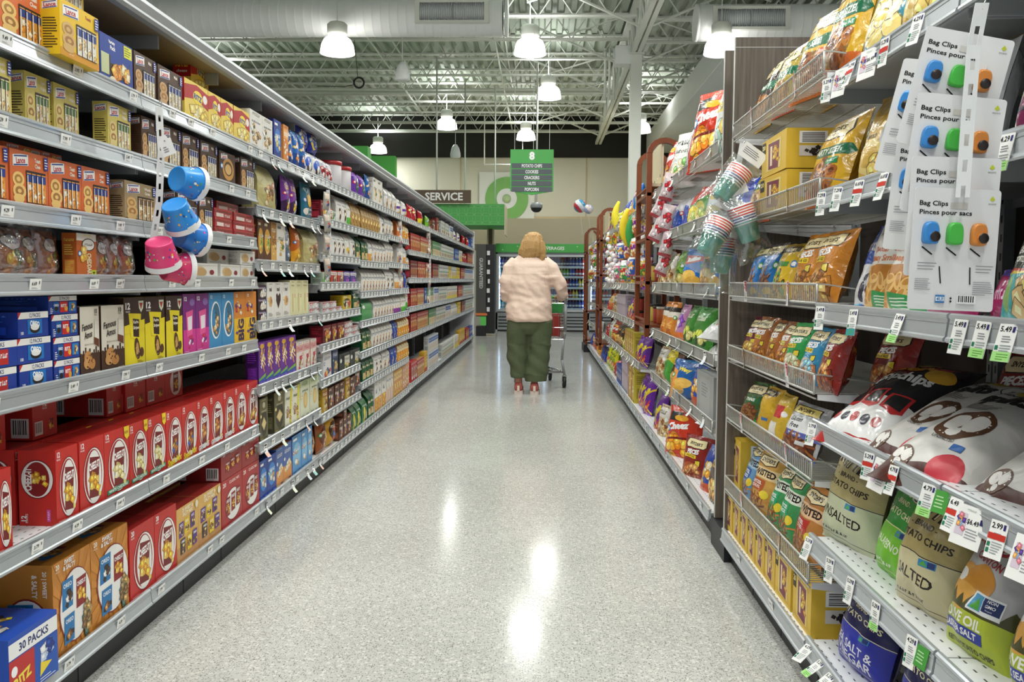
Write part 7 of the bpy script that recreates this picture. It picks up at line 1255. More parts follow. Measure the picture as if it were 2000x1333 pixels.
for nm, side, z, txt in ROWS:
    wire = side == 'R' and nm[1] in '123' and nm[2] != '1'
    for it in txt.split(';'):
        p = it.split(); key = p[0]; y, w, dx, dz, h, r = map(float, p[1:])
        lev = {'L': None, 'R': None}[side]
        yb = E_ if side == 'L' else YR
        if side == 'R' and (y > 14.2 or ((6.05 < y < 6.84 or 10.85 < y < 11.66) and z > .3)): continue
        bi = min(len(LV)-1 if side == 'L' else 12, max([i for i in range(len(yb)-1) if y >= yb[i]-.02] or [0]))
        lvs = LV[bi] if side == 'L' else (RU[bi][2] if bi < 5 else FR[bi-5][2])
        li = min(range(len(lvs)), key=lambda q: abs(lvs[q]-z)); z2 = lvs[li] if abs(lvs[li]-z) < .06 else z
        put_item(side, z2, key, y, w, dx, dz, h, r, li, len(lvs)-1, wire)
# bags lying flat with their feet to the aisle
for key, y, z, dx, w, tl, r in (('pc', 2.24, .77, .04, .27, -1.0, .3), ('sp', 2.0, .77, .03, .22, -1.12, .25), ('sp', 1.80, .77, .05, .26, -1.12, .3), ('sp', 1.56, .77, -.02, .26, -1.1, .25), ('wt', 4.25, .825, -.01, .3, -1.3, .1), ('wt', 4.18, .93, .0, .3, -1.2, .3), ('wt', 4.1, .535, .02, .28, -1.4, .2)):
    o = put_item('R', z, key, y, w, dx, 0.015, 0, 0, 2, 5, False, lay=(w, tl, r))
# rack stock between the long right run: hanging toys and treats above the middle wire shelf
hang = random.Random(5)
def orn(key, u): return ORD[u]
# labels
def side_word(s): return 'left' if s == 'L' else 'right'
RBN = ['nearest right bay', 'second right bay', 'right wire bay', 'right bay past wood panels', 'right bay before wooden rack', 'base under nearest wooden rack', 'first far right bay', 'second far right bay', 'third far right bay', 'fourth far right bay', 'base under middle wooden rack', 'fifth far right bay', 'last far right bay']
rows = {}
for s in stock: rows.setdefault((s['side'], s['bay'], s['lev'], s['desc'], s['back'], s['up'] and round(s['dz'], 2)), []).append(s)
for k, L_ in rows.items():
    L_.sort(key=lambda s: s['y'])
    s0 = L_[0]; lv = 'bottom shelf' if s0['lev'] == 0 else ('top shelf' if s0['lev'] == s0['ntop'] else LVN[s0['lev']])
    bay = (BN[min(12, s0['bay'])]+' left bay') if s0['side'] == 'L' else RBN[min(12, s0['bay'])]
    for i, s in enumerate(L_):
        extra = ''
        if s['back']: extra = ' in back row'
        elif s['up']: extra = ' stacked on others' if s['dz'] < .1 or s['key'] not in ('p12a', 'p12o', 'p12r') else ' high in stack'
        pre = '' if len(L_) == 1 else (['nearest ', 'second-nearest ', 'third-nearest ', 'fourth-nearest ', 'fifth-nearest ', 'sixth-nearest ', 'seventh-nearest ', 'eighth-nearest ', 'ninth-nearest ', 'tenth-nearest ', 'eleventh-nearest ', 'twelfth-nearest '][i])
        s['lab'] = '%s%s%s, %s, %s' % (pre, s['desc'], extra, lv, bay)
        s['ob']['label'] = s['lab']
gr = {}
for s in stock: gr.setdefault((s['side'], s['key'], s['lev'] if s['bay'] < 6 else -1, s['bay'] if s['bay'] < 6 else 99), []).append(s)
for k, L_ in gr.items():
    if len(L_) > 1:
        s = L_[0]
        g = '%ss on the %s side' % (s['desc'].replace('box', 'boxe') if s['desc'].endswith('box') else s['desc'], side_word(s['side']))
        for s in L_: s['ob']['group'] = g
for s in stock:
    t = s['ob']['label']
    if len(t.split()) > 15: t = t.replace(' in back row', ' behind').replace(' stacked on others', ' on top').replace(' high in stack', ' higher').replace(' shelf up', ' shelf').replace('-cracker box with plain white oval', '-cracker box, plain oval').replace(' cookie box with large', ' box with').replace('sandwich-cracker box with window', 'windowed cracker box').replace(' with green stripe', ', green stripe').replace(' with green band', ', green band')
    s['ob']['label'] = t
lab = {}
for s in stock: lab.setdefault(s['ob']['label'], []).append(s)
for l, L_ in lab.items():
    if len(L_) > 1:
        L_.sort(key=lambda s: (s['dz'], s['y']))
        nm2 = ['lowest', 'middle', 'upper', 'highest', 'fifth', 'sixth']
        if len(set(round(s['dz'], 2) for s in L_)) == len(L_):
            if len(L_) == 2: nm2 = ['lower', 'upper']
            for i, s in enumerate(L_): s['ob']['label'] = nm2[i]+' '+l
        else:
            for i, s in enumerate(L_): s['ob']['label'] = ORD[i]+' '+l
# ---------------------------------------------------------------- room shell
def floor_mat():
    m, nt, b = new_mat('speckled_terrazzo')
    tc = nt.nodes.new('ShaderNodeTexCoord')
    def ramp(src, p0, c0, p1, c1, inter='LINEAR'):
        r_ = nt.nodes.new('ShaderNodeValToRGB'); r_.color_ramp.interpolation = inter
        r_.color_ramp.elements[0].position = p0; r_.color_ramp.elements[0].color = c0; r_.color_ramp.elements[1].position = p1; r_.color_ramp.elements[1].color = c1
        nt.links.new(src, r_.inputs[0]); return r_.outputs[0]
    def vor(sc, rnd_=1.0):
        v = nt.nodes.new('ShaderNodeTexVoronoi'); v.inputs['Scale'].default_value = sc; v.inputs['Randomness'].default_value = rnd_; nt.links.new(tc.outputs['Object'], v.inputs['Vector']); return v
    W1, B1 = (1, 1, 1, 1), (0, 0, 0, 1)
    v1 = vor(210); v2 = vor(130); v3 = vor(80)
    n = nt.nodes.new('ShaderNodeTexNoise'); n.inputs['Scale'].default_value = 1.2; n.inputs['Detail'].default_value = 3; nt.links.new(tc.outputs['Object'], n.inputs['Vector'])
    base = ramp(n.outputs['Fac'], .35, hx('b9b9b4'), .7, hx('c2c2be'))
    def speck(v, thr, sel, col, basec):
        d = ramp(v.outputs['Distance'], thr*.7, W1, thr, B1)
        s = nt.nodes.new('ShaderNodeSeparateColor'); nt.links.new(v.outputs['Color'], s.inputs[0])
        g = nt.nodes.new('ShaderNodeMath'); g.operation = 'LESS_THAN'; g.inputs[1].default_value = sel; nt.links.new(s.outputs[0], g.inputs[0])
        mu = nt.nodes.new('ShaderNodeMath'); mu.operation = 'MULTIPLY'; nt.links.new(d, mu.inputs[0]); nt.links.new(g.outputs[0], mu.inputs[1])
        mx = nt.nodes.new('ShaderNodeMixRGB'); nt.links.new(mu.outputs[0], mx.inputs[0]); nt.links.new(basec, mx.inputs[1]); mx.inputs[2].default_value = hx(col); return mx.outputs[0]
    c = speck(v3, .55, .35, 'd0d0ca', base); c = speck(v2, .5, .3, '9b9994', c); c = speck(v1, .42, .28, '66645f', c); c = speck(vor(175), .32, .1, '454340', c)
    nt.links.new(c, b.inputs['Base Color']); b.inputs['Roughness'].default_value = 0.2; b.inputs['Specular IOR Level'].default_value = 0.14
    n2 = nt.nodes.new('ShaderNodeTexNoise'); n2.inputs['Scale'].default_value = 3; nt.links.new(tc.outputs['Object'], n2.inputs['Vector'])
    mr = nt.nodes.new('ShaderNodeMapRange'); mr.inputs['To Min'].default_value = .1; mr.inputs['To Max'].default_value = .17; nt.links.new(n2.outputs['Fac'], mr.inputs['Value']); nt.links.new(mr.outputs['Result'], b.inputs['Roughness'])
    return m
M['floor'] = floor_mat()
M['wallb'] = simple('beige_wall_paint', 'e6e3d2', .7, var=.03, bscale=2)
M['wallk'] = simple('black_upper_wall_paint', '2b2b28', .8)
M['deck'] = simple('painted_roof_deck', 'acb6a8', .6, var=.05, bscale=3)
M['steelw'] = simple('white_painted_steel', 'dde1d9', .5)
M['duct'] = simple('white_duct_fabric', 'eaeeee', .55, var=.03, bscale=4)
M['green'] = simple('green_sign_paint', '4aa84e', .5)
M['greenl'] = simple('bright_green_panel', '5fc45a', .5)
M['grey'] = simple('grey_sign_strip', '6a6e72', .5)
M['cream'] = simple('cream_ledge', 'cfc4a4', .6)
M['brown'] = simple('brown_sign_board', '5c4a38', .6)
def st(o): o['kind'] = 'structure'; return o
def pbox(name, m, x0, y0, z0, x1, y1, z1, parent=None, bevel=0):
    mb = MB(); mb.box(x0, y0, z0, x1, y1, z1, bevel=bevel); return mb.build(name, m, parent)
CZ = 6.0; BY = 27.0
st(pbox('floor', M['floor'], -14, -6, -.1, 14, BY+.2, 0))
# corrugated roof deck: ribs run away from the camera
mb = MB(); x = -14.0; ring0 = []; ring1 = []
prof = []
while x < 14:
    prof += [(x, CZ), (x+.09, CZ), (x+.12, CZ+.075), (x+.2, CZ+.075)]; x += .23
for (a, za), (b_, zb) in zip(prof, prof[1:]):
    mb.quad((a, -6, za), (b_, -6, zb), (b_, BY, zb), (a, BY, za))
st(mb.build('ceiling', M['deck']))
st(pbox('wall_back', M['wallb'], -14, BY, 0, 14, BY+.2, 4.82))
st(pbox('wall_back_upper', M['wallk'], -14, BY-.06, 4.82, 14, BY+.2, 6.1))
st(pbox('trim_1', M['wallk'], -14, BY-.075, 4.78, 14, BY-.055, 4.84))
st(pbox('wall_left', M['wallb'], -14.2, -6, 0, -14, BY, 6.1)); st(pbox('wall_right', M['wallb'], 14, -6, 0, 14.2, BY, 6.1))
# vertical wall panels
for i, xx in enumerate((-2.45, 1.3)): st(pbox('trim_%d' % (i+2), M['cream'], xx-.02, BY-.02, 2.5, xx+.02, BY, 4.78))
st(pbox('trim_4', simple('pale_wood_band', 'd8c6a0', .6, var=.06, bscale=6), -.26, BY-.03, 2.45, 5, BY-.004, 3.05))
st(pbox('wall_bulkhead', M['cream'], -1.95, 21.6, 2.0, 3.0, BY-.08, 2.62))
st(pbox('wall_bulkhead_left', M['wallb'], -3.4, 22, 0, -1.95, 22.3, 2.75))
for i, z in enumerate((2.15, 2.45)): st(pbox('trim_%d' % (i+5), M['cream'], -3.4, 21.85, z, -1.95, 22, z+.07))

# open web joists across the hall
def joist(y, x0, x1, label, group):
    e = empty('roof_joist', (0, y, 0), label=label, cat='joist', group=group)
    zt, zb = CZ-.02, CZ-.5
    mb = MB(); mb.box(x0, -.05, zt-.035, x1, .05, zt, m=0); mb.build('top_chord', M['steelw'], e)
    mb = MB(); mb.box(x0, -.05, zb, x1, -.006, zb+.035); mb.box(x0, .006, zb, x1, .05, zb+.035); mb.build('bottom_chord', M['steelw'], e)
    mb = MB(); x = x0; up = True
    while x < x1-.3:
        a = (x, 0, zb+.02 if up else zt-.02); b = (x+.3, 0, zt-.02 if up else zb+.02); mb.bar(a, b, .011, n=5); x += .3; up = not up
    mb.build('web', M['steelw'], e)
for i in range(11):
    y = 12.4+i*1.42
    joist(y, -13.9, 1.53, '%s roof joist from the camera, left of the white column line' % ORD[i], 'roof joists left of the column line')
for i in range(11):
    y = 12.6+i*1.42
    joist(y, 1.73, 13.9, '%s roof joist from the camera, right of the white column line' % ORD[i], 'roof joists right of the column line')
# main girder along the column line
e = empty('roof_girder', (1.63, 0, 0), label='long white girder running down the hall over the tall column', cat='girder')
mb = MB(); mb.box(-.09, 11, 5.16, -.015, BY-.1, 5.24); mb.box(.015, 11, 5.16, .09, BY-.1, 5.24); mb.build('bottom_chord', M['steelw'], e)
mb = MB(); mb.box(-.09, 11, CZ-.1, .09, BY-.1, CZ-.02); mb.build('top_chord', M['steelw'], e)
mb = MB(); y = 11.2; k = 0
while y < BY-.8:
    mb.bar((0, y, 5.2), (0, y, CZ-.05), .02, n=6); mb.bar((0, y, 5.2 if k % 2 else CZ-.06), (0, y+.7, CZ-.06 if k % 2 else 5.2), .025, n=6); y += .7; k += 1
mb.build('web', M['steelw'], e)
# diagonal bridging braces either side of the girder
for i, (y, s) in enumerate([(14.2, -1), (16.9, -1), (19.6, -1), (22.3, -1), (25.0, -1), (14.2, 1), (16.9, 1), (19.6, 1), (22.3, 1), (25.0, 1)]):
    mb = MB(); mb.bar((1.63+s*1.9, y+.2, 5.92), (1.63, y+.6, 5.2), .024, n=5); mb.bar((1.63+s*1.9, y+.2, 5.5), (1.63, y-.4, 5.94), .018, n=5)
    o = mb.build('roof_brace', M['steelw']); tag(o, 'diagonal steel brace on the %s side of the girder, %s from the camera' % ('left' if s < 0 else 'right', ORD[i % 5]), 'brace', 'girder braces')
for i, x in enumerate((-9.6, -6.4, -3.2, -.9, 3.9, 6.6)):
    mb = MB(); mb.bar((x, 11, 5.52), (x, BY-.1, 5.52), .02, n=5); mb.bar((x+.12, 11, 5.98), (x+.12, BY-.1, 5.98), .02, n=5)
    o = mb.build('roof_bridging', M['steelw']); tag(o, 'thin steel bridging rod along the roof, %s from the left' % ORD[i], 'rod', 'roof bridging rods')
# pipes
for i, (y, z, r_) in enumerate(((26.2, 5.42, .035), (21.4, 5.56, .05), (24.3, 5.35, .04))):
    mb = MB(); mb.bar((-13.9, y, z), (13.9, y, z), r_, n=8); o = mb.build('ceiling_pipe', M['steelw']); tag(o, ['thin pale pipe crossing in front of the black upper wall', 'pale sprinkler pipe crossing under the roof joists', 'pale pipe crossing just before the black upper wall'][i], 'pipe')
# column
e = empty('steel_column', (1.64, 16.3, 0), label='tall square white column standing right of the aisle sign', cat='column')
mb = MB(); mb.box(-.1, -.1, 0, .1, .1, 5.16, bevel=.006); mb.build('column_shaft', M['steelw'], e)
mb = MB(); mb.box(-.14, -.16, 5.14, .14, .16, 5.165); mb.build('cap_plate', M['steelw'], e)
o = pbox('junction_cabinet', M['duct'], 1.27, 16.2, 4.98, 1.54, 16.5, 5.3, bevel=.006); tag(o, 'white cabinet fixed beside the head of the tall column', 'cabinet')
for i, x in enumerate((1.28, 1.37, 1.46)):
    mb = MB(); mb.bar((x, 19.0, 4.9), (x, 19.0, 5.95), .03, n=8); o = mb.build('conduit_pipe', M['steelw']); tag(o, 'vertical conduit left of the column head, %s from the left' % ORD[i], 'pipe', 'vertical conduits beside the column')

# ducts
def duct(x0, x1, yc, zc, rad, label, vents):
    e = empty('air_duct', (0, yc, zc), label=label, cat='duct')
    mb = MB(); rings = []; x = x0
    n = 28
    while x <= x1+1e-6:
        for r_, dx in ((rad, 0), (rad, .1), (rad*1.006, .105), (rad*1.006, .112), (rad, .117)):
            if x+dx <= x1: rings.append([(x+dx, r_*math.cos(2*PI*k/n), r_*math.sin(2*PI*k/n)) for k in range(n)])
        x += .13
    mb.loft(rings); mb.build('duct_shell', M['duct'], e)
    for sx0 in (x0, x1):
        mb = MB(); mb.lathe([(rad*1.02, -.02), (rad*1.02, .02)], n=28, mat=Matrix.Translation((sx0, 0, 0)) @ Matrix.Rotation(PI/2, 4, 'Y'), caps=True); mb.build('end_band', M['duct'], e)
    for vx0, vx1 in vents:
        fr = empty('air_grille', (0, 0, 0)); fr.parent = e
        yy = -rad-.02
        mb = MB(); mb.box(vx0-.07, yy, -.17, vx1+.07, yy+.12, -.13); mb.box(vx0-.07, yy, .13, vx1+.07, yy+.12, .17); mb.box(vx0-.07, yy, -.13, vx0, yy+.12, .13); mb.box(vx1, yy, -.13, vx1+.07, yy+.12, .13); mb.build('grille_frame', M['steelw'], fr)
        mb = MB(); mb.box(vx0, yy+.05, -.13, vx1, yy+.06, .13); mb.build('grille_core', M['dark'], fr)
        mb = MB(); k = vx0
        while k < vx1: mb.box(k, yy+.01, -.13, k+.008, yy+.04, .13); k += .028
        mb.box((vx0+vx1)/2-.01, yy+.005, -.13, (vx0+vx1)/2+.01, yy+.045, .13); mb.build('grille_blades', M['steel'], fr)
    for xx in (x0+.6, (x0+x1)/2, x1-.6):
        mb = MB(); mb.bar((xx, 0, rad), (xx, 0, CZ-zc-.05), .008, n=4); mb.build('hanger', M['steelw'], e)
    return e
duct(-13.5, -.57, 14.0, 5.16, .29, 'long white round duct crossing above the left shelving', [(-1.87, -.9), (-8.2, -7.2)])
duct(2.31, 13.5, 14.0, 5.06, .27, 'white round duct above the right shelving', [(2.58, 3.58), (7.5, 8.5)])
o = pbox('air_duct', M['duct'], 3.05, 14.4, 4.92, 4.6, BY-.1, 5.45, bevel=.01); tag(o, 'big flat-sided pale duct running down the hall at the right', 'duct')
# black cable coil hanging from roof
mb = MB(); T_ = []
for k in range(25): T_.append((-3.34+.09*math.cos(2*PI*k/24), 16.4, 4.69+.09*math.sin(2*PI*k/24)))
mb.path(T_, .018, n=5); mb.path([(-3.42, 16.4, 4.66), (-3.6, 16.4, 4.62), (-4.1, 16.4, 4.63)], .006); mb.bar((-3.36, 16.4, 4.78), (-3.42, 16.4, 5.45), .005)
o = mb.build('cable_coil', M['black']); tag(o, 'black cable coil hanging under the roof joists', 'cable')

# ---------------------------------------------------------------- lamps
M['lampglow'] = simple('glowing_lens', 'ffffff', .4, emit='fff8ee', es=14)
M['acryl'] = simple('ribbed_glass_shade', 'f2f4f0', .25, emit='fffaf2', es=5.0)
def lamp_meshes():
    mb = MB(); mb.lathe([(.05, .25), (.13, .26), (.15, .30), (.15, .42), (.12, .45), (.0, .45)], n=20); h = mb.build('ballast_housing', M['steelw'], mesh_only=True)
    mb = MB()
    n = 32; prof = [(.13, .25), (.2, .2), (.235, .13), (.25, .03), (.255, 0), (.245, 0), (.24, .03), (.22, .13), (.19, .19), (.12, .235)]
    rings = [[((r_*(1+.012*(k % 2)))*math.cos(2*PI*k/n), (r_*(1+.012*(k % 2)))*math.sin(2*PI*k/n), z) for k in range(n)] for r_, z in prof]
    mb.loft(rings, caps=False); s = mb.build('lamp_shade', M['acryl'], mesh_only=True)
    mb = MB(); mb.lathe([(.0, .012), (.235, .012), (.24, .02), (.0, .03)], n=24); l = mb.build('lamp_lens', M['lampglow'], mesh_only=True)
    mb = MB(); mb.bar((0, 0, .45), (0, 0, 1.0), .008, n=5); c = mb.build('hanger', M['steelw'], mesh_only=True)
    return h, s, l, c
LM = lamp_meshes()
ld = bpy.data.lights.new('high_bay_light', 'AREA'); ld.shape = 'DISK'; ld.size = .46; ld.energy = 36; ld.color = (.985, 1.0, .975)
lu = bpy.data.lights.new('shade_uplight', 'AREA'); lu.shape = 'DISK'; lu.size = .5; lu.energy = 19; lu.color = (.985, 1.0, .98)
lp = [(-3.08, 13.55, 4.5, 'nearest lamp at the left, just under the long duct'), (-.22, 14.5, 4.72, 'large lamp hanging right of the long duct end'), (.1, 18.2, 4.77, 'middle lamp of the centre row above the aisle sign'), (-2.34, 22.0, 4.8, 'small lamp hanging before the black wall, left of the sign'), (-.45, 24.0, 4.85, 'smallest centre lamp directly over the aisle sign'), (-4.75, 26.0, 4.78, 'farthest lamp at the left near the green panel'), (2.34, 22.0, 4.72, 'far lamp just right of the tall white column'), (2.62, 13.6, 4.5, 'bright lamp beside the wood divider panel top, under right duct'),
      (-.25, 10.3, 4.75, ''), (-.25, 6.2, 4.75, ''), (-.25, 2.2, 4.75, ''), (-.25, -2.0, 4.75, ''), (-3.4, 9.8, 4.75, ''), (-3.4, 5.2, 4.75, ''), (-3.4, .8, 4.75, ''), (2.5, 9.6, 4.75, ''), (3.2, 5.6, 4.75, ''), (3.2, 1.2, 4.75, ''), (1.2, 3.9, 4.75, ''), (-1.6, 3.6, 4.75, ''), (-1.3, .3, 4.75, ''), (.9, .1, 4.75, ''), (-1.6, 7.8, 4.75, ''), (1.1, 8.2, 4.75, ''), (5.4, 18.5, 4.75, ''), (-6.5, 18.0, 4.75, ''), (-7, 10, 4.75, ''), (7, 10, 4.75, '')]
for i, (x, y, z, lb) in enumerate(lp):
    e = empty('high_bay_lamp', (x, y, z), label=(lb or 'high bay lamp over the aisle above and outside the frame'), cat='lamp', group='high bay lamps')
    for nme, me in zip(('ballast_housing', 'lamp_shade', 'lamp_lens', 'hanger'), LM): child(nme, me, e)
    lo = bpy.data.objects.new('high_bay_light', ld); COL.objects.link(lo); lo.parent = e; lo.location = (0, 0, -.02)
    if i in (0, 7): continue
    lo = bpy.data.objects.new('shade_uplight', lu); COL.objects.link(lo); lo.parent = e; lo.location = (0, 0, .47); lo.rotation_euler = (PI, 0, 0)
# pendant loudspeakers
for i, (x, y, z, s, lb) in enumerate([(-2.33, 15.0, 4.42, 1.0, 'white bell-shaped speaker hanging on a cable, upper left'), (-2.05, 21.2, 4.0, 1.0, 'small white bell-shaped speaker near the black wall'), (-.55, 24.5, 3.75, .8, 'small white dome device hanging near the wall emblem')]):
    e = empty('pendant_speaker', (x, y, z), label=lb, cat='speaker')
    mb = MB(); mb.lathe([(.0, 0), (.1, 0), (.125, .02), (.12, .1), (.09, .22), (.04, .3), (.0, .31)], n=18); o = mb.build('speaker_body', M['duct'], e); o.scale = (s, s, s)
    mb = MB(); mb.bar((0, 0, .3*s), (0, 0, 5.5-z), .008, n=4); mb.build('cable', M['steelw'], e)
# ceiling hung camera dome
e = empty('dome_camera', (-.12, 18.0, 2.52), label='grey dome security camera hanging below the aisle sign', cat='camera')
mb = MB(); mb.lathe([(.0, .16), (.1, .16), (.12, .12), (.12, .06)], n=18, caps=True); mb.build('camera_housing', M['steel'], e)
mb = MB(); mb.lathe([(.11, .06), (.1, .02), (.06, -.02), (0, -.03)], n=18); mb.build('smoked_dome', M['black'], e)
mb = MB(); mb.bar((0, 0, .16), (0, 0, 2.9), .02, n=6); mb.build('drop_pole', M['steelw'], e)
# thin vertical poles and frame
for i, (x, y, z0, z1) in enumerate([(-2.1, 17.9, 2.9, 5.5), (-1.72, 20, 2.6, 5.5), (-1.55, 24, 4.2, 5.5), (-1.0, 19, 2.6, 5.2)]):
    mb = MB(); mb.bar((x, y, z0), (x, y, z1), .016, n=6)
    if i == 2: mb.bar((-1.55, 24, 4.2), (-.55, 24, 4.2), .016, n=6)
    o = mb.build('drop_pole', M['steelw']); tag(o, 'thin white drop pole above the service sign, %s from the left' % ORD[i], 'pole', 'drop poles over the service counter')

# ---------------------------------------------------------------- signs and far end
def panel_text(mb, A, x0, z0, y):
    mb.art(A, lambda x, z, o: (x0+x, y-o, z0+z), base=.002, step=.0006)
e = empty('aisle_sign', (-.155, 13.0, 2.38), label='green hanging aisle sign with a big number eight', cat='sign')
mb = MB(); W = .62
mb.v += [(-W/2, -.02, .04), (0, -.02, -.015), (W/2, -.02, .04), (W/2, -.02, .63), (-W/2, -.02, .63), (-W/2, .02, .04), (0, .02, -.015), (W/2, .02, .04), (W/2, .02, .63), (-W/2, .02, .63)]
mb.face((0, 1, 2, 3, 4)); mb.face((9, 8, 7, 6, 5))
for i in range(5): mb.face((i, i+5, (i+1) % 5+5, (i+1) % 5))
mb.build('sign_board', M['green'], e)
mb = MB(); a = Art(W, .62); a.text('8', .5, .87, .19, 'ffffff', .2, .05)
for i, t in enumerate(['POTATO CHIPS', 'COOKIES', 'CRACKERS', 'NUTS', 'POPCORN']):
    y = .64-i*.135; a.rect(.03, y-.055, .97, y+.058, '63686d'); a.text(t, .5, y, .08, 'f2f4f2', {0: .47, 1: .3, 2: .35, 3: .18, 4: .32}[i], .03)
mb.art(a, lambda x, z, o: (x-W/2, -.02-o, z), base=.001, step=.0006); mb.build('sign_lettering', M['paper'], e)
for x in (-.25, .02, .25):
    mb = MB(); mb.bar((x, 0, .63), (x, 0, 3.1), .003 if x else .012, n=5); mb.build('hanging_wire', M['steelw'], e)
# service counter soffit with quilted circles pattern
e = empty('service_soffit', (0, 18, 0), label='green patterned soffit over the service counter', cat='soffit')
pbox('soffit_board', M['green'], -5.6, 0, 2.235, -.757, 1.6, 2.655, e)
mb = MB(); a = Art(4.84, .42)
for i in range(32):
    for j in range(4):
        cx = (i*.16+.0)/4.84; cy = (j*.16-.03)/.42
        n_ = 20; P0 = []
        for q in range(n_):
            t0 = 2*PI*q/n_; t1 = 2*PI*(q+1)/n_
            a.L.append(([[(cx*4.84+.113*math.cos(t0), cy*.42+.113*math.sin(t0)), (cx*4.84+.113*math.cos(t1), cy*.42+.113*math.sin(t1)), (cx*4.84+.108*math.cos(t1), cy*.42+.108*math.sin(t1)), (cx*4.84+.108*math.cos(t0), cy*.42+.108*math.sin(t0))]], '86c482'))
mb.art(a, lambda x, z, o: (-5.6+x, -.002, 2.235+z), base=0, step=0); mb.build('soffit_pattern', M['paper'], e)
pbox('soffit_shade_panel', M['cream'], -.757, 0, 2.05, -.74, 1.2, 2.64, e)
e = empty('service_sign', (0, 17.86, 0), label='brown board sign reading service in white letters', cat='sign')
pbox('sign_board', M['brown'], -2.9, 0, 2.66, -1.416, .05, 2.915, e)
mb = MB(); a = Art(1.48, .255); a.text('SERVICE', .64, .5, .62, 'f4f4f0', .66, .03); panel_text(mb, a, -2.9, 2.66, 0); mb.build('sign_lettering', M['paper'], e)
# wall emblem
e = empty('wall_emblem', (-1.06, 26.9, 3.56), label='white square wall panel with a green ring emblem', cat='sign')
pbox('emblem_panel', simple('white_panel', 'eceee8', .6), -.82, -.03, -.78, .82, .06, .78, e)
def ringm(r0, r1, n=48):
    mb = MB()
    for k in range(n):
        t0 = 2*PI*k/n; t1 = 2*PI*(k+1)/n
        f = lambda r_, t, y: (r_*math.cos(t), y, r_*math.sin(t))
        mb.quad(f(r0, t0, -.07), f(r1, t0, -.07), f(r1, t1, -.07), f(r0, t1, -.07)); mb.quad(f(r1, t0, -.07), f(r1, t0, -.03), f(r1, t1, -.03), f(r1, t1, -.07))
    return mb
ringm(.3, .64).build('emblem_ring', simple('emblem_green', '7dbb62', .5), e); ringm(.13, .3).build('emblem_inner_ring', M['white'], e)
mb = MB(); mb.lathe([(0, 0), (.13, 0), (.13, .03), (0, .03)], n=24, mat=Matrix.Translation((0, -.07, 0)) @ Matrix.Rotation(PI/2, 4, 'X')); mb.build('emblem_centre', simple('emblem_pale_green', 'b4cf9c', .5), e)
for nme, m, b, lb in (('green_signboard', M['greenl'], (-6.2, 24.0, 3.4, -3.93, 24.3, 4.42), 'large bright green wall panel behind the left shelving end'), ('green_pylon', M['greenl'], (-4.5, 20.0, 3.3, -3.885, 20.4, 4.09), 'green boxed sign top hanging left of the far lamp'), ('green_signboard', simple('deep_green_panel', '1f7a36', .5), (3.1, 25.0, 2.4, 4.9, 25.2, 4.35), 'dark green wall panel glimpsed right of the tall column')):
    o = pbox(nme, m, *b); tag(o, lb, 'panel')
# post beside coolers
e = empty('wood_post', (-1.12, 19.4, 0), label='slim brown and cream post standing left of the coolers', cat='post')
pbox('post_core', M['brown'], -.03, -.05, .12, .05, .05, 2.5, e); pbox('post_edge', M['cream'], -.065, -.04, 0, -.03, .06, 2.5, e); pbox('post_edge', M['cream'], .05, -.04, 0, .085, .06, 2.5, e); pbox('post_foot', M['cream'], -.07, -.06, 0, .09, .06, .16, e)
# chalkboard shelf end with vertical lettering
e = empty('banner_rack', (-1.16, 18.2, 0), label='black rack with tall grey banner lettered top to bottom', cat='display rack')
pbox('rack_body', M['black'], .02, .0, .05, .2, .5, 1.86, e); pbox('banner_board', M['steel'], -.17, -.04, .4, .03, 0, 1.86, e).data.materials[0] = simple('charcoal_board', '4a4846', .6)
mb = MB(); a = Art(.2, 1.46); a.text('GUARANTEED', .52, .6, .05, 'c8c8c4', .62, .03, 0, -90); a.L[-1] = a.L[-1]
mb.art(a, lambda x, z, o: (-.17+x, -.04-o, .4+z), base=.002); mb.build('banner_lettering', M['paper'], e)
pbox('rack_skirt', M['black'], -.17, -.03, .0, .02, .3, .2, e); pbox('green_card', M['greenl'], -.08, -.06, .22, .04, -.04, .4, e)
pbox('orange_strip', simple('orange_strip', 'd8743a', .5), -.17, -.07, .42, .06, -.045, .47, e)
for k in range(7): pbox('white_card', M['white'], .05+.02*(k % 2), -.05, .5+k*.19, .11, -.03, .59+k*.19, e)

# ---------------------------------------------------------------- drinks coolers
def bottle_mesh(cl, cap, can=False):
    mb = MB()
    if can: mb.lathe([(.02, 0), (.031, .006), (.031, .11), (.024, .12), (0, .12)], cl, n=12, caps=True)
    else: mb.lathe([(.0, 0), (.031, .004), (.031, .06), (.033, .1), (.03, .14), (.012, .18), (.012, .19)], cl, n=12, cols=[cl, cl, 'e8e8ea', cl, cl, cl]); mb.lathe([(.014, .188), (.014, .208), (0, .208)], cap, n=10)
    return mb.build('drink_can' if can else 'drink_bottle', M['plast'], mesh_only=True)
BT = [(bottle_mesh('2348a8', 'e8e8ea'), 'blue drink bottle'), (bottle_mesh('142a6c', 'd8282c'), 'navy drink bottle'), (bottle_mesh('b8262c', 'e8e8e8'), 'red drink bottle'), (bottle_mesh('5aa83c', 'f0f0f0'), 'green drink bottle'), (bottle_mesh('c8d8dc', '3a6ad0'), 'clear water bottle'), (bottle_mesh('d8c23a', 'e8882a'), 'yellow drink bottle'), (bottle_mesh('8ac8d8', '2a4aa0'), 'pale blue drink bottle'), (bottle_mesh('3a1c18', 'c8282c'), 'dark cola bottle')]
M['coolglow'] = simple('cooler_tube', 'ffffff', .4, emit='dbe8ff', es=9)
M['coolin'] = simple('cooler_liner', '3a4250', .5)
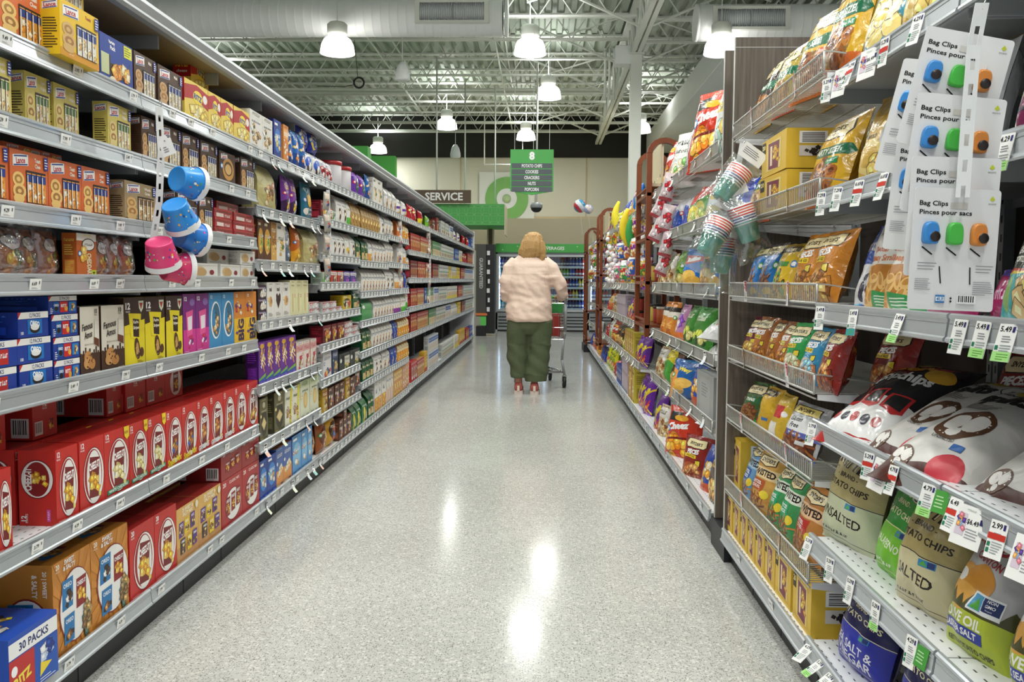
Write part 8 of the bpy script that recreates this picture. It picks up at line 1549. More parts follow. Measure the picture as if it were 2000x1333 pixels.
def cooler(x0, label, n_lab, cols):
    e = empty('drinks_cooler', (x0, 19.95, 0), label=label, cat='cooler')
    W = 1.02
    pbox('cabinet', M['coolin'], 0, .62, 0, W, .7, 1.95, e)
    for xx in (0, W-.04): pbox('side_wall', M['steel'], xx, 0, 0, xx+.04, .62, 1.95, e)
    pbox('cabinet_top', M['steel'], 0, 0, 1.72, W, .62, 1.95, e)
    g = pbox('base_grille', M['steel'], 0, .0, .04, W, .62, .42, e)
    for k in range(4): pbox('louvre', M['black'], .06, -.012, .1+k*.07, W-.06, 0, .125+k*.07, g)
    pbox('toe_space', M['black'], 0, .02, 0, W, .6, .04, e)
    pbox('header', M['green'], 0, -.05, 1.755, W, 0, 1.945, e)
    d = pbox('door', M['glass'], .06, -.03, .5, W-.06, -.022, 1.66, e)
    for b in ((.02, .44, .07, 1.71), (W-.07, .44, W-.02, 1.71), (.07, .44, W-.07, .5), (.07, 1.66, W-.07, 1.71)): pbox('door_frame', M['silver'], b[0], -.045, b[1], b[2], -.01, b[3], d)
    pbox('door_handle', M['silver'], W-.1, -.08, .9, W-.085, -.05, 1.25, d)
    for xx in (.075, W-.085): pbox('light_tube', M['coolglow'], xx, .03, .5, xx+.01, .04, 1.66, e)
    zs = [.5, .73, .97, 1.21, 1.43]
    for z in zs:
        s = pbox('wire_rack', M['white'], .05, .05, z-.012, W-.05, .58, z, e); pbox('rack_strip', M['white'], .05, .038, z-.02, W-.05, .05, z+.03, s)
    rr = random.Random(int(x0*100)+7)
    for li, z in enumerate(zs):
        k = 0; run = 0; c = 0
        for q in range(13):
            if run == 0: c = cols[rr.randrange(len(cols))]; run = rr.choice((2, 3, 4))
            run -= 1
            x = .1+q*.068
            me, dd = BT[c]
            o = put(me.name.split('.')[0], me, (x0+x, 20.03, z+.001), label='%s, %s along the %s rack of the %s cooler' % (dd, ORD[q], ['bottom', 'second', 'middle', 'fourth', 'top'][li], n_lab), cat='bottle', group='drink bottles in the coolers')
            if q % 2 == 0: pass
    return e
cooler(-1.02, 'left glass-door drinks cooler under the green header', 'left', [0, 0, 3, 5, 0, 4, 6])
cooler(.0, 'middle glass-door drinks cooler beside the person', 'middle', [0, 1, 0, 2, 3, 0, 5, 1])
cooler(1.02, 'right drinks cooler mostly hidden by the wooden racks', 'right', [0, 1, 7, 2])
mb = MB(); a = Art(3.0, .19); a.text('COLD BEVERAGES', .37, .5, .4, 'e8f4e6', .33, .03)
for k in range(9): a.ell(.05+k*.11, .3+.4*(k % 2), .006, .08, 'a8dca0', 6)
mb.art(a, lambda x, z, o: (-1.02+x, 19.9-o, 1.755+z), base=.003); o = mb.build('header_lettering', M['paper']); tag(o, 'white cold beverages lettering on the green cooler header', 'lettering')

# world light
w = bpy.data.worlds.new('hall_ambient'); SC.world = w; w.use_nodes = True
w.node_tree.nodes['Background'].inputs[0].default_value = (.93, .96, 1, 1); w.node_tree.nodes['Background'].inputs[1].default_value = .5
# ---------------------------------------------------------------- the shopper
DG = bpy.context.evaluated_depsgraph_get
def remeshed(mb, name, mat, voxel, parent=None, smooth=6, disp=None):
    me = bpy.data.meshes.new(name); me.from_pydata(mb.v, [], mb.f); me.update()
    o = bpy.data.objects.new(name, me); COL.objects.link(o)
    r_ = o.modifiers.new('r', 'REMESH'); r_.mode = 'VOXEL'; r_.voxel_size = voxel; r_.use_smooth_shade = True
    s_ = o.modifiers.new('s', 'SMOOTH'); s_.iterations = smooth; s_.factor = .5
    dg = bpy.context.evaluated_depsgraph_get(); dg.update()
    m2 = bpy.data.meshes.new_from_object(o.evaluated_get(dg)); o.modifiers.clear(); o.data = m2; bpy.data.meshes.remove(me)
    if disp:
        ns = [v.normal.copy() for v in m2.vertices]
        for v, n in zip(m2.vertices, ns): v.co += n*disp(v.co, n)
    for p in m2.polygons: p.use_smooth = True
    m2.materials.clear(); m2.materials.append(mat); m2.name = name
    if parent: o.parent = parent
    return o
def limb(mb, pts, n=16):
    """closed tapering limb: pts = [(x,y,z, rx, ry)], rings square to the path"""
    rings = []
    for i, p in enumerate(pts):
        a = Vector(pts[max(0, i-1)][:3]); b = Vector(pts[min(len(pts)-1, i+1)][:3]); d = (b-a).normalized()
        ref = Vector((0, 1, 0)) if abs(d.y) < .85 else Vector((0, 0, 1))
        u = d.cross(ref).normalized(); v = u.cross(d).normalized()
        c = Vector(p[:3]); rings.append([c+u*math.cos(2*PI*k/n)*p[3]+v*math.sin(2*PI*k/n)*p[4] for k in range(n)])
    mb.loft([[tuple(q) for q in r_] for r_ in rings])
PX, PY = -.118, 8.98
M['skin'] = simple('skin', 'c98e78', .55, var=.05, bscale=20); M['shirt'] = simple('blush_cotton', 'e0c8b8', .8, 0, .2, bump=.25, bscale=30, var=.03)
M['trouser'] = simple('olive_cotton', '586249', .85, 0, .2, bump=.2, bscale=24, var=.08)
M['hair'] = simple('dark_blonde_hair', 'b08c58', .5, 0, .4, bump=.5, bscale=70, var=.25); M['shoe'] = simple('coral_knit_shoe', 'b8625a', .7, var=.2, bscale=40); M['sole'] = simple('pale_rubber_sole', 'd8c8c0', .6)
per = empty('person', (PX, PY, 0), label='person in blush shirt and olive trousers pushing a cart, seen from behind', cat='person')
mb = MB()
limb(mb, [(0, .0, .72, .16, .13), (0, 0, .84, .2, .15), (0, .0, .98, .185, .14), (0, .01, 1.12, .19, .14), (0, .01, 1.26, .19, .12), (0, .0, 1.35, .15, .09), (.01, .01, 1.40, .065, .06), (.02, .02, 1.46, .055, .055)])
hd = Vector((.03, .035, 1.505))
mb.lathe([(0, -.112), (.04, -.105), (.062, -.08), (.074, -.035), (.08, .01), (.078, .05), (.06, .085), (.03, .1), (0, .103)], n=20, mat=Matrix.Translation(hd) @ Matrix.Rotation(-.15, 4, 'X') @ Matrix.Scale(1.16, 4, (0, 1, 0)))
limb(mb, [(.03, .11, 1.535, .012, .01), (.03, .137, 1.505, .015, .014), (.03, .128, 1.492, .013, .01)], 8)
for s in (-1, 1):
    mb.lathe([(0, -.03), (.014, -.02), (.016, 0), (.012, .02), (0, .028)], n=8, mat=Matrix.Translation(hd+Vector((s*.08, 0, 0))))
    mb.lathe([(0, -.012), (.012, 0), (0, .012)], n=8, mat=Matrix.Translation(hd+Vector((s*.03, .087, .012))))
limb(mb, [(.01, .12, 1.455, .01, .012), (.03, .128, 1.452, .018, .01), (.05, .12, 1.455, .01, .012)], 8)
# arms: shoulder, elbow, wrist
arms = {1: [(.16, 0, 1.31, .06, .06), (.24, -.01, 1.22, .055, .055), (.3, -.02, 1.1, .05, .05), (.325, .03, 1.03, .045, .045), (.315, .14, .99, .037, .037), (.30, .26, .975, .027, .025)], -1: [(-.16, 0, 1.31, .06, .06), (-.215, -.02, 1.2, .055, .055), (-.235, -.03, 1.08, .05, .05), (-.23, .02, 1.01, .044, .044), (-.2, .14, .98, .036, .036), (-.17, .25, .97, .027, .025)]}
for s in (1, -1):
    limb(mb, [(x, y, z, a_*(.8 if i < 4 else 1), b_*(.8 if i < 4 else 1)) for i, (x, y, z, a_, b_) in enumerate(arms[s])], 14)
    wx, wy, wz = arms[s][-1][:3]
    limb(mb, [(wx, wy-.01, wz, .027, .02), (wx, wy+.03, wz+.006, .036, .017), (wx, wy+.06, wz+.008, .038, .015), (wx, wy+.08, wz+.006, .034, .012)], 12)
    for k, (fx, ln) in enumerate(((-.028, .9), (-.01, 1.0), (.009, .95), (.027, .8))):
        bx = wx+fx; by = wy+.078; bz = wz+.006
        limb(mb, [(bx, by, bz, .0085, .0085), (bx, by+.026*ln, bz+.0, .0083, .0083), (bx, by+.038*ln, bz-.02, .008, .008), (bx, by+.028*ln, bz-.038, .007, .007), (bx, by+.012, bz-.042, .006, .006)], 8)
    limb(mb, [(wx-s*.025, wy+.015, wz, .012, .012), (wx-s*.045, wy+.045, wz-.008, .0105, .0105), (wx-s*.042, wy+.07, wz-.025, .009, .009), (wx-s*.03, wy+.078, wz-.04, .007, .007)], 8)
for s, hx_, ky, ax, ay in ((-1, -.10, .03, -.105, .02), (1, .10, .03, .055, .0)):
    limb(mb, [(hx_, 0, .78, .1, .11), (hx_+.01*s, .02, .62, .09, .1), (hx_*.95, ky, .45, .06, .065), (hx_*.9, ky-.03, .3, .055, .06), (ax, ay-.02, .16, .038, .04), (ax, ay-.02, .08, .034, .04), (ax, ay, .05, .03, .05)], 14)
    limb(mb, [(ax, ay-.07, .045, .03, .028), (ax, ay-.02, .05, .034, .04), (ax, ay+.07, .045, .036, .03), (ax, ay+.13, .035, .034, .02)], 12)
body = remeshed(mb, 'body', M['skin'], .0065, per, 4)
# shirt
mb = MB()
limb(mb, [(0, .0, .735, .232, .19), (0, .0, .80, .236, .20), (0, 0, .93, .225, .185), (0, 0, 1.08, .222, .175), (0, 0, 1.2, .222, .165), (0, 0, 1.30, .205, .135), (0, .0, 1.36, .14, .1), (.01, .005, 1.405, .085, .08), (.015, .01, 1.43, .072, .072)], 28)
limb(mb, [(.13, 0, 1.32, .075, .08), (.21, 0, 1.26, .078, .085), (.265, -.01, 1.16, .072, .078), (.305, -.01, 1.07, .066, .07), (.325, .04, 1.02, .06, .062), (.32, .12, .99, .055, .055), (.312, .18, .975, .05, .05)], 18)
limb(mb, [(-.13, 0, 1.32, .075, .08), (-.2, -.01, 1.25, .078, .085), (-.225, -.02, 1.14, .072, .078), (-.24, -.02, 1.03, .066, .07), (-.235, .02, .985, .062, .062), (-.21, .1, .965, .055, .055), (-.19, .17, .96, .05, .05)], 18)
def fold(co, n):
    a = abs(co.x)
    f = noise.noise(Vector((co.x*3, co.y*3, co.z*11)))*.014 + noise.noise(Vector((co.x*14+co.z*9, co.y*5, co.z*6)))*.009 + .006*math.sin(co.z*52+co.x*18+6*noise.noise(co*5))*max(0, .4+noise.noise(co*4))-.008*abs(noise.noise(Vector((co.x*9+co.z*5, 2, co.z*17))))
    if co.z > 1.27: f *= .35
    return f*(1 if co.z < 1.2 else .6)
shirt = remeshed(mb, 'shirt', M['shirt'], .008, per, 5, fold); shirt['label'] = 'blush pink shirt with rolled sleeves'
mb = MB(); rings = []
for r_, z, y in ((.088, 1.415, 0), (.092, 1.44, 0), (.082, 1.452, .0), (.074, 1.44, .0), (.078, 1.415, 0)): rings.append([(.015+r_*math.cos(2*PI*k/24), .01+y+r_*math.sin(2*PI*k/24), z-.006*math.sin(2*PI*k/24)) for k in range(24)])
mb.loft(rings, caps=False); c_ = mb.build('collar', M['shirt'], shirt)
# shirt seams on the back
def seam(pts, nm='seam'):
    mb = MB(); bv = None
    P = []
    for x, z in pts:
        hit, loc, nr, _ = shirt.ray_cast(Vector((x, -1, z)), Vector((0, 1, 0)))
        if hit: P.append((loc.x, loc.y-.0005, loc.z))
    mb.path(P, .0022, n=4); mb.build(nm, simple('seam_thread', 'd2b6a4', .8), shirt)
seam([(.155+.01*math.sin(k), 1.28-k*.028) for k in range(9)]); seam([(-.16, 1.28-k*.03) for k in range(6)])
# trousers
mb = MB()
limb(mb, [(0, .0, .86, .2, .155), (0, .0, .76, .225, .175), (0, 0, .66, .2, .16), (0, .0, .6, .15, .12)], 24)
limb(mb, [(-.105, 0, .74, .12, .15), (-.11, .01, .6, .122, .14), (-.115, .015, .45, .112, .125), (-.115, .0, .32, .1, .115), (-.105, -.01, .22, .086, .1), (-.105, -.01, .165, .082, .095)], 20)
limb(mb, [(.105, 0, .74, .12, .15), (.1, .01, .6, .125, .14), (.095, .015, .45, .115, .125), (.085, -.005, .3, .112, .115), (.07, -.01, .2, .112, .11), (.07, -.01, .125, .112, .108)], 20)
def tf(co, n):
    return noise.noise(Vector((co.x*5, co.y*4, co.z*6)))*.012 + (.006*math.sin(co.z*40+co.x*30) if .5 > co.z > .2 else 0) + noise.noise(Vector((co.x*12, 3, co.z*9)))*.005
tr = remeshed(mb, 'trousers', M['trouser'], .008, per, 5, tf)
# hair
mb = MB()
mb.lathe([(0, -.05), (.07, -.045), (.095, .0), (.1, .04), (.085, .08), (.05, .105), (0, .115)], n=24, mat=Matrix.Translation(hd+Vector((0, -.012, .005))))
limb(mb, [(.03, -.03, 1.56, .09, .08), (.02, -.055, 1.5, .105, .075), (.015, -.07, 1.44, .115, .06), (.02, -.075, 1.39, .11, .04), (.03, -.07, 1.36, .085, .025)], 22)
limb(mb, [(-.05, -.03, 1.5, .04, .06), (-.075, -.04, 1.42, .045, .05), (-.09, -.05, 1.385, .03, .03)], 12)
limb(mb, [(.1, -.02, 1.52, .04, .07), (.115, -.03, 1.44, .045, .06), (.115, -.045, 1.365, .04, .035), (.11, -.05, 1.335, .02, .02)], 12)
def hf(co, n):
    return .008*noise.noise(Vector((co.x*42, co.y*30, co.z*5))) + .005*noise.noise(Vector((co.x*90, co.y*60, co.z*8)))
hr = remeshed(mb, 'hair', M['hair'], .0055, per, 3, hf)
for s, ax, ay in ((-1, -.105, .02), (1, .055, .0)):
    mb = MB(); limb(mb, [(ax, ay-.085, .06, .036, .035), (ax, ay-.06, .07, .043, .05), (ax, ay+.0, .065, .045, .045), (ax, ay+.09, .05, .048, .034), (ax, ay+.16, .038, .042, .02), (ax, ay+.19, .03, .02, .012)], 16)
    limb(mb, [(ax, ay-.045, .06, .042, .045), (ax, ay-.04, .1, .04, .045), (ax, ay-.045, .115, .038, .042)], 14)
    sh = remeshed(mb, 'shoe', M['shoe'], .006, per, 3)
    mb = MB(); ol = [(-.042, -.1), (-.03, -.115), (.0, -.12), (.03, -.115), (.042, -.1), (.044, -.02), (.052, .08), (.045, .15), (.02, .195), (-.01, .2), (-.04, .16), (-.05, .08), (-.044, -.02)]
    mb.loft([[(ax+x*1.05, ay+y, z) for x, y in ol] for z in (0.0, .012, .034)], sm=False); mb.build('sole', M['sole'], sh)
    pbox('heel_tab', simple('cream_tab', 'e0cfc0', .7), ax-.012, ay-.128, .04, ax+.012, ay-.118, .09, sh)

# ---------------------------------------------------------------- shopping cart
ct = empty('shopping_cart', (-.0, 9.42, 0), R(6), label='wire shopping cart with green handle pushed by the person', cat='shopping cart')
CW = .255
mb = MB(); mb.bar((-CW, -.08, .965), (CW, -.08, .965), .016, n=12); mb.build('handle', simple('green_handle', '4fa04a', .4), ct)
for s in (-1, 1):
    mb = MB(); mb.path([(s*CW, -.08, .965), (s*CW, -.03, .94), (s*CW, .0, .9), (s*CW, .02, .6), (s*(CW-.01), .04, .53)], .017, n=8); mb.path([(s*(CW-.01), .04, .53), (s*(CW-.03), .02, .3), (s*CW, .03, .14)], .014, n=8); mb.build('side_frame', M['steel'], ct)
mb = MB(); mb.path([(-CW, .03, .17), (CW, .03, .17)], .01); mb.path([(-CW, .03, .17), (-CW+.08, .75, .15), (CW-.08, .75, .15), (CW, .03, .17)], .011)
for k in range(6): mb.bar((-CW+.05+k*.09, .03, .17), (-CW+.08+k*.075, .75, .15), .004)
mb.build('lower_frame', M['chrome'], ct)
mb = MB()
z0, z1 = .52, .9
def cartpt(u, v, t):  # u across, v along, t up
    wv = (CW-.02)*(1-.25*v); return ((u*2-1)*wv, .0+v*.8, z0+(z1-z0)*t + (1-t)*.04*v)
for k in range(9): mb.path([cartpt(0, k/8, 1), cartpt(0, k/8, 0), cartpt(1, k/8, 0), cartpt(1, k/8, 1)], .0025, n=4)
for k in range(24): mb.path([cartpt(0, k/23, 0), cartpt(0, k/23, 1)], .002, n=4); mb.path([cartpt(1, k/23, 0), cartpt(1, k/23, 1)], .002, n=4)
for k in range(10): mb.path([cartpt(k/9, 1, 0), cartpt(k/9, 1, 1)], .002, n=4); mb.path([cartpt(k/9, 0, 0), cartpt(k/9, 0, .95)], .002, n=4); mb.path([cartpt(k/9, 0, 0), cartpt(k/9, 1, 0)], .002, n=4)
for t in (0, .33, .66, 1): mb.path([cartpt(0, 0, t), cartpt(0, 1, t), cartpt(1, 1, t), cartpt(1, 0, t), cartpt(0, 0, t)], .0035 if t in (0, 1) else .0022, n=5)
mb.build('wire_basket', M['chrome'], ct)
pbox('green_flap', simple('green_flap', '3c9a50', .4), -CW+.03, -.012, .8, CW-.03, -.006, .9, ct)
for x, y in ((-CW, .03), (CW, .03), (-CW+.07, .74), (CW-.07, .74)):
    w_ = MB(); w_.lathe([(.02, -.016), (.058, -.016), (.062, -.01), (.062, .01), (.058, .016), (.02, .016)], n=20, mat=Matrix.Translation((x, y+.02, .0625)) @ Matrix.Rotation(PI/2, 4, 'Y'), caps=True); w = w_.build('wheel', M['black'], ct)
    w_ = MB(); w_.bar((x-.02, y+.02, .0625), (x+.02, y+.02, .0625), .014, n=8); w_.build('hub', M['chrome'], w)
    w_ = MB(); w_.path([(x-.021, y+.02, .0625), (x-.021, y, .13), (x, y, .145), (x+.021, y, .13), (x+.021, y+.02, .0625)], .006); w_.build('caster_fork', M['chrome'], w)
o = pbox('juice_carton', simple('red_carton', 'a8322c', .5), .1, 9.6, .545, .2, 9.7, .78); tag(o, 'red carton lying in the shopping cart', 'carton')

# ---------------------------------------------------------------- clip strips and what hangs on them
def PX3(px, py, Y): return Vector(((px-1058)*Y/1750, Y, 1.14+(548-py)*Y/1750))
def strip(pts, w, label, facing=0.0):
    """slotted plastic strip through the points"""
    e = empty('clip_strip', tuple(pts[0]), label=label, cat='clip strip')
    mb = MB(); o = Vector(pts[0])
    for a, b in zip(pts, pts[1:]):
        a = Vector(a)-o; b = Vector(b)-o; n_ = max(1, int((b-a).length/.035))
        for k in range(n_):
            p = a.lerp(b, k/n_); q = a.lerp(b, (k+.55)/n_); r_ = a.lerp(b, (k+1)/n_)
            c, s = math.cos(facing), math.sin(facing)
            U = Vector((c, s, 0))*w/2
            mb.quad(tuple(p-U), tuple(p+U), tuple(q+U), tuple(q-U), 'e9ebec')
            mb.quad(tuple(q-U), tuple(q-U*.35), tuple(r_-U*.35), tuple(r_-U), 'e9ebec'); mb.quad(tuple(q+U*.35), tuple(q+U), tuple(r_+U), tuple(r_+U*.35), 'e9ebec')
    o_ = mb.build('strip_tape', M['plast'], e); sm_ = o_.modifiers.new('s', 'SOLIDIFY'); sm_.thickness = .0012
    mb = MB(); mb.path([(0, 0, -.01), (.008, .004, .008), (.002, .008, .022), (-.008, .012, .012)], .0016, n=5); mb.build('wire_hook', M['chrome'], e)
    return e
def bucket(col, dark, pos, d, label, seed):
    """small sand bucket, closed base at pos, opening along d"""
    d = (d+Vector((-.41, 0, .11))*d.y).normalized(); q = Vector((0, 0, 1)).rotation_difference(d)
    e = put_empty = empty('toy_bucket', tuple(pos), label=label, cat='toy bucket', group='toy buckets on the left clip strip'); e.rotation_mode = 'QUATERNION'; e.rotation_quaternion = q
    mb = MB(); mb.lathe([(0, .001), (.034, .001), (.036, .0), (.0385, .003), (.039, .008), (.0475, .062), (.050, .068), (.0505, .074), (.047, .074), (.0465, .068), (.036, .006), (0, .005)], col, n=30)
    r_ = random.Random(seed)
    for k in range(46):
        t = r_.uniform(0, 2*PI); z = r_.uniform(.018, .056); rr = .039+(z-.008)*.157+.0006; s_ = r_.uniform(.0015, .0045)
        c = r_.choice(['e8d8a0', '6a9a4a', 'd85a8a', 'f0f0f4', '3a5aa8', dark, '8a4a9a', 'f0b04a'])
        P = []
        for m_ in range(5):
            a = 2*PI*m_/5; tt = t+s_*math.cos(a)/rr; zz = z+s_*math.sin(a)*1.2; r3 = .039+(zz-.008)*.157+.0006; P.append((r3*math.cos(tt), r3*math.sin(tt), zz))
        i = len(mb.v); mb.v += P; mb.face(range(i, i+5), c)
    mb.build('bucket_body', M['plast'], e)
    mb = MB(); n = 40
    for k in range(n):
        a0 = 2*PI*k/n; a1 = 2*PI*(k+1)/n; hgt = .009 if (k % 20) > 3 else .018
        for r0, r1, z0_, z1_ in ((.0515, .053, .066, .066+hgt*.6),):
            mb.quad((r0*math.cos(a0), r0*math.sin(a0), .070-hgt*.5), (r0*math.cos(a1), r0*math.sin(a1), .070-hgt*.5), (r1*math.cos(a1), r1*math.sin(a1), .082), (r1*math.cos(a0), r1*math.sin(a0), .082), 'f2f2f4')
            mb.quad((r1*math.cos(a0), r1*math.sin(a0), .082), (r1*math.cos(a1), r1*math.sin(a1), .082), (.047*math.cos(a1), .047*math.sin(a1), .078), (.047*math.cos(a0), .047*math.sin(a0), .078), 'f2f2f4')
    mb.build('white_handle_band', M['plast'], e)
    return e
Yb = 2.70
strip([PX3(309, 216, Yb), PX3(312, 300, Yb), PX3(306, 400, Yb), PX3(296, 455, Yb), PX3(292, 480, Yb)], .022, 'clear plastic clip strip holding blue and pink toy buckets')
mb = MB(); a = Art(.04, .05)
mb.quad((-.02, 0, -.05), (.02, 0, -.05), (.02, 0, 0), (-.02, 0, 0), 'f0f0f2'); mb.quad((-.012, 0, 0), (.012, 0, 0), (.008, 0, .012), (-.008, 0, .012), 'f0f0f2'); a.lines(.2, .2, .6, .6, 3, '8a8a90'); a.ell(.5, .9, .06, .05, '9a9aa0'); mb.art(a, lambda x, z, o: (x-.02, -.001-o, z-.05))
o = put('price_ticket', mb.build('price_ticket', M['paper'], mesh_only=True), tuple(PX3(318, 278, Yb-.03)), (0, -.35, 0), label='white paper ticket on the strip of toy buckets', cat='ticket')
bucket('2f8fe0', '2f5ab0', PX3(341, 354, Yb-.03), Vector((.062, .07, -.016)), 'top blue toy bucket on the strip, base turned to the camera', 1)
bucket('2f8fe0', '2f5ab0', PX3(335, 403, Yb-.07), Vector((.028, .05, -.07)), 'middle blue toy bucket, upside down with patterned side', 2)
bucket('2d7fd8', '2f5ab0', PX3(345, 462, Yb+.01), Vector((.06, .06, -.02)), 'lowest blue toy bucket, tucked behind the middle one', 3)
bucket('e2427c', 'f0d0e0', PX3(303, 476, Yb-.1), Vector((.014, .04, -.08)), 'upper pink toy bucket with dotted side', 4)
bucket('de3a70', 'f0d0e0', PX3(312, 528, Yb-.02), Vector((.066, .05, -.008)), 'lowest pink toy bucket turned sideways under the other', 5)

def cup_stack_mesh():
    mb = MB(); prof = [(0, 0), (.03, 0), (.032, .003), (.0405, .062)]; cols = ['6fbfae', '6fbfae', '6fbfae']
    z = .062; seq = ['eef0f0', '3f9a8c', 'eef0f0', '24407c', 'eef0f0', '3a5a9c', 'eef0f0', 'c8383c', 'eef0f0', 'd8504a', 'eef0f0', 'e0705a', 'eef0f0', 'c8383c', 'eef0f0']
    for k, c in enumerate(seq):
        prof.append((.0425+.0002*k, z+.0004)); cols.append(c); z += .0045; prof.append((.0428+.0002*k, z)); cols.append(c)
    prof += [(.04, z), (.036, z-.02), (0, z-.03)]; cols += ['eef0f0', 'eef0f0', 'dcdede']
    cols = cols[:len(prof)-1]
    mb.lathe(prof, n=28, cols=cols); return mb.build('cup_stack', M['plast'], mesh_only=True)
CS = cup_stack_mesh()
def clear_bag_mesh():
    mb = MB(); T, XX, Z = pillow(.125, .235, .095, 4, 1.5)
    grid_surface(mb, lambda u, v: (XX(u, v), -T(u, v), Z(u, v)), 12, 16, 'ffffff'); grid_surface(mb, lambda u, v: (XX(1-u, v), T(1-u, v), Z(1-u, v)), 10, 12, 'ffffff')
    return mb.build('clear_bag', M['clear'], mesh_only=True)
CBM = clear_bag_mesh()
def cups(pos, d, label):
    q = Vector((0, 0, 1)).rotation_difference(d.normalized())
    e = empty('cup_pack', tuple(pos), label=label, cat='paper cups', group='packs of striped paper cups'); e.rotation_mode = 'QUATERNION'; e.rotation_quaternion = q
    child('cup_stack', CS, e); b = child('clear_bag', CBM, e, (0, 0, -.07))
    mb = MB(); mb.box(-.045, -.001, .165, .045, .001, .22, 'eceeee'); a = Art(.09, .055); a.lines(.1, .3, .9, .8, 4, '7a8088', 3); mb.art(a, lambda x, z, o: (x-.045, -.001-o, .165+z)); mb.build('header_card', M['paper'], e)
Yc = 3.2
strip([PX3(1440, 283, Yc), PX3(1432, 330, Yc), PX3(1424, 400, Yc), PX3(1412, 450, Yc), PX3(1408, 500, Yc)], .02, 'plastic clip strip holding packs of striped paper cups')
cups(PX3(1399, 390, Yc-.06), Vector((.055, .01, .075)), 'top pack of striped mint paper cups, leaning right')
cups(PX3(1461, 470, Yc-.08), Vector((-.03, .0, .085)), 'right pack of striped mint paper cups, leaning left')
cups(PX3(1373, 494, Yc-.1), Vector((.038, .01, .075)), 'left pack of striped mint paper cups, hanging in front')
cups(PX3(1401, 532, Yc+.03), Vector((.008, .0, .09)), 'lowest pack of striped mint paper cups, nearly upright')

# bag clip cards
def clip_card(px, py, Y, rot, tw, label, first=[None]):
    c = PX3(px, py, Y)
    e = empty('bag_clip_card', tuple(c), label=label, cat='bag clip card', group='bag clip cards on the right strip'); e.rotation_euler = (0.0, rot, tw)
    W, H = .127, .178
    mb = MB(); ol = []
    for cx, cz, a0 in ((W/2-.005, -.005, 0), (-W/2+.005, -.005, 90), (-W/2+.005, -H+.005, 180), (W/2-.005, -H+.005, 270)):
        for k in range(5): t = R(a0+k*22.5); ol.append((cx+.005*math.cos(t), cz+.005*math.sin(t)))
    n = len(ol)
    mb.v += [(x, -.0008, z) for x, z in ol]+[(x, .0008, z) for x, z in ol]; mb.face(range(n), 'e9e9ea'); mb.face(range(2*n-1, n-1, -1), 'e2e2e4')
    for k in range(n): mb.face((k, k+n, (k+1) % n+n, (k+1) % n), 'd8d8da')
    a = Art(W, H)
    a.text('Bag Clips', .225, .868, .052, '1c1c1e', -.33, .02); a.text('Pinces pour sacs', .37, .796, .05, '1c1c1e', -.61, .02)
    a.poly([(.87, .92), (.9, .95), (.93, .92), (.9, .905)], 'c8d23a'); a.text('ascent', .9, .885, .014, '6a6a6c', .12, 0); a.rect(.42, .835, .62, .885, 'd6d2cc')
    for x in (.2, .48, .76): a.rrect(x-.02, .485, .008, .075, '18181a', 55)
    for x, ro in ((.35, 8), (.7, 4)): a.rrect(x, .29, .007, .1, '18181a', ro)
    for k in range(3): a.rect(.08, .38-k*.025, .3-.02*k, .386-k*.025, '8a8a90'); a.rect(.76, .37-k*.025, .96-.02*k, .376-k*.025, '8a8a90')
    a.lines(.06, .16, .3, .26, 6, 'a0a0a6', 4); a.lines(.74, .13, .98, .25, 7, 'a0a0a6', 5); a.rect(.31, .06, .42, .125, '3f7fc0'); a.rect(.315, .075, .415, .11, 'e8f0f8'); a.text('4U!', .365, .092, .03, '3f7fc0', .09, .02)
    a.ell(.49, .1, .012, .01, '2a2a2c'); a.ell(.49, .075, .012, .01, '2a2a2c'); a.barcode(.56, .06, .78, .13, 5)
    mb.art(a, lambda x, z, o: (x-W/2, -.0008-o, z-H), base=.0003, step=.0001)
    mb.build('backing_card', M['paper'], e)
    for k, (x, c) in enumerate(((.2, '3f8fd8'), (.48, '4cbf4a'), (.76, 'd8883a'))):
        mb = MB(); r_ = [];
        for sc_, y in ((1, -.001), (1, -.007), (.82, -.010)):
            ring = []
            for q in range(20):
                t = 2*PI*q/20; X_ = math.cos(t); Z_ = math.sin(t)
                sx_ = (abs(X_)**.6)*(1 if X_ > 0 else -1)*.0118*(1-.06*Z_); sz_ = (abs(Z_)**(.75 if Z_ > 0 else .35))*(1 if Z_ > 0 else -1)*.0165
                ring.append((x*W-W/2+sx_*sc_, y, -.37*H+sz_*sc_))
            r_.append(ring)
        mb.loft([q_[::-1] for q_ in r_], c)
        o2 = mb.build('blue_clip' if k == 0 else ('green_clip' if k == 1 else 'orange_clip'), M['plast'], e)
        if k != 1:
            mb = MB(); mb.lathe([(.0078, 0), (.0078, .003), (.0066, .004), (0, .004)], c, n=18, mat=Matrix.Translation((x*W-W/2+.003, -.010, -.37*H-.0055)) @ Matrix.Rotation(PI/2, 4, 'X'), cols=[c, '2a2220', '2a2220']); mb.build('magnet_disc', M['plast'], o2)
    return e
clip_card(1862, 78, 1.395, R(13), R(-8), 'top bag clip card, tilted, on the right strip')
clip_card(1851, 194, 1.38, R(7), R(-6), 'second bag clip card down, slightly tilted')
clip_card(1845, 309, 1.365, R(2.5), R(-4), 'third bag clip card, mostly covered by the lowest card')
clip_card(1850, 368, 1.34, R(2), R(3), 'lowest bag clip card with its whole front showing')
clip_card(1815, 130, 1.43, R(14), R(-42), 'bag clip card behind the top one, turned sideways')
clip_card(1812, 270, 1.42, R(6), R(-40), 'bag clip card behind the lower ones, turned sideways')
strip([PX3(1880, 22, 1.36), PX3(1868, 100, 1.36), PX3(1862, 240, 1.345), PX3(1858, 385, 1.325)], .02, 'white plastic clip strip holding the bag clip cards')

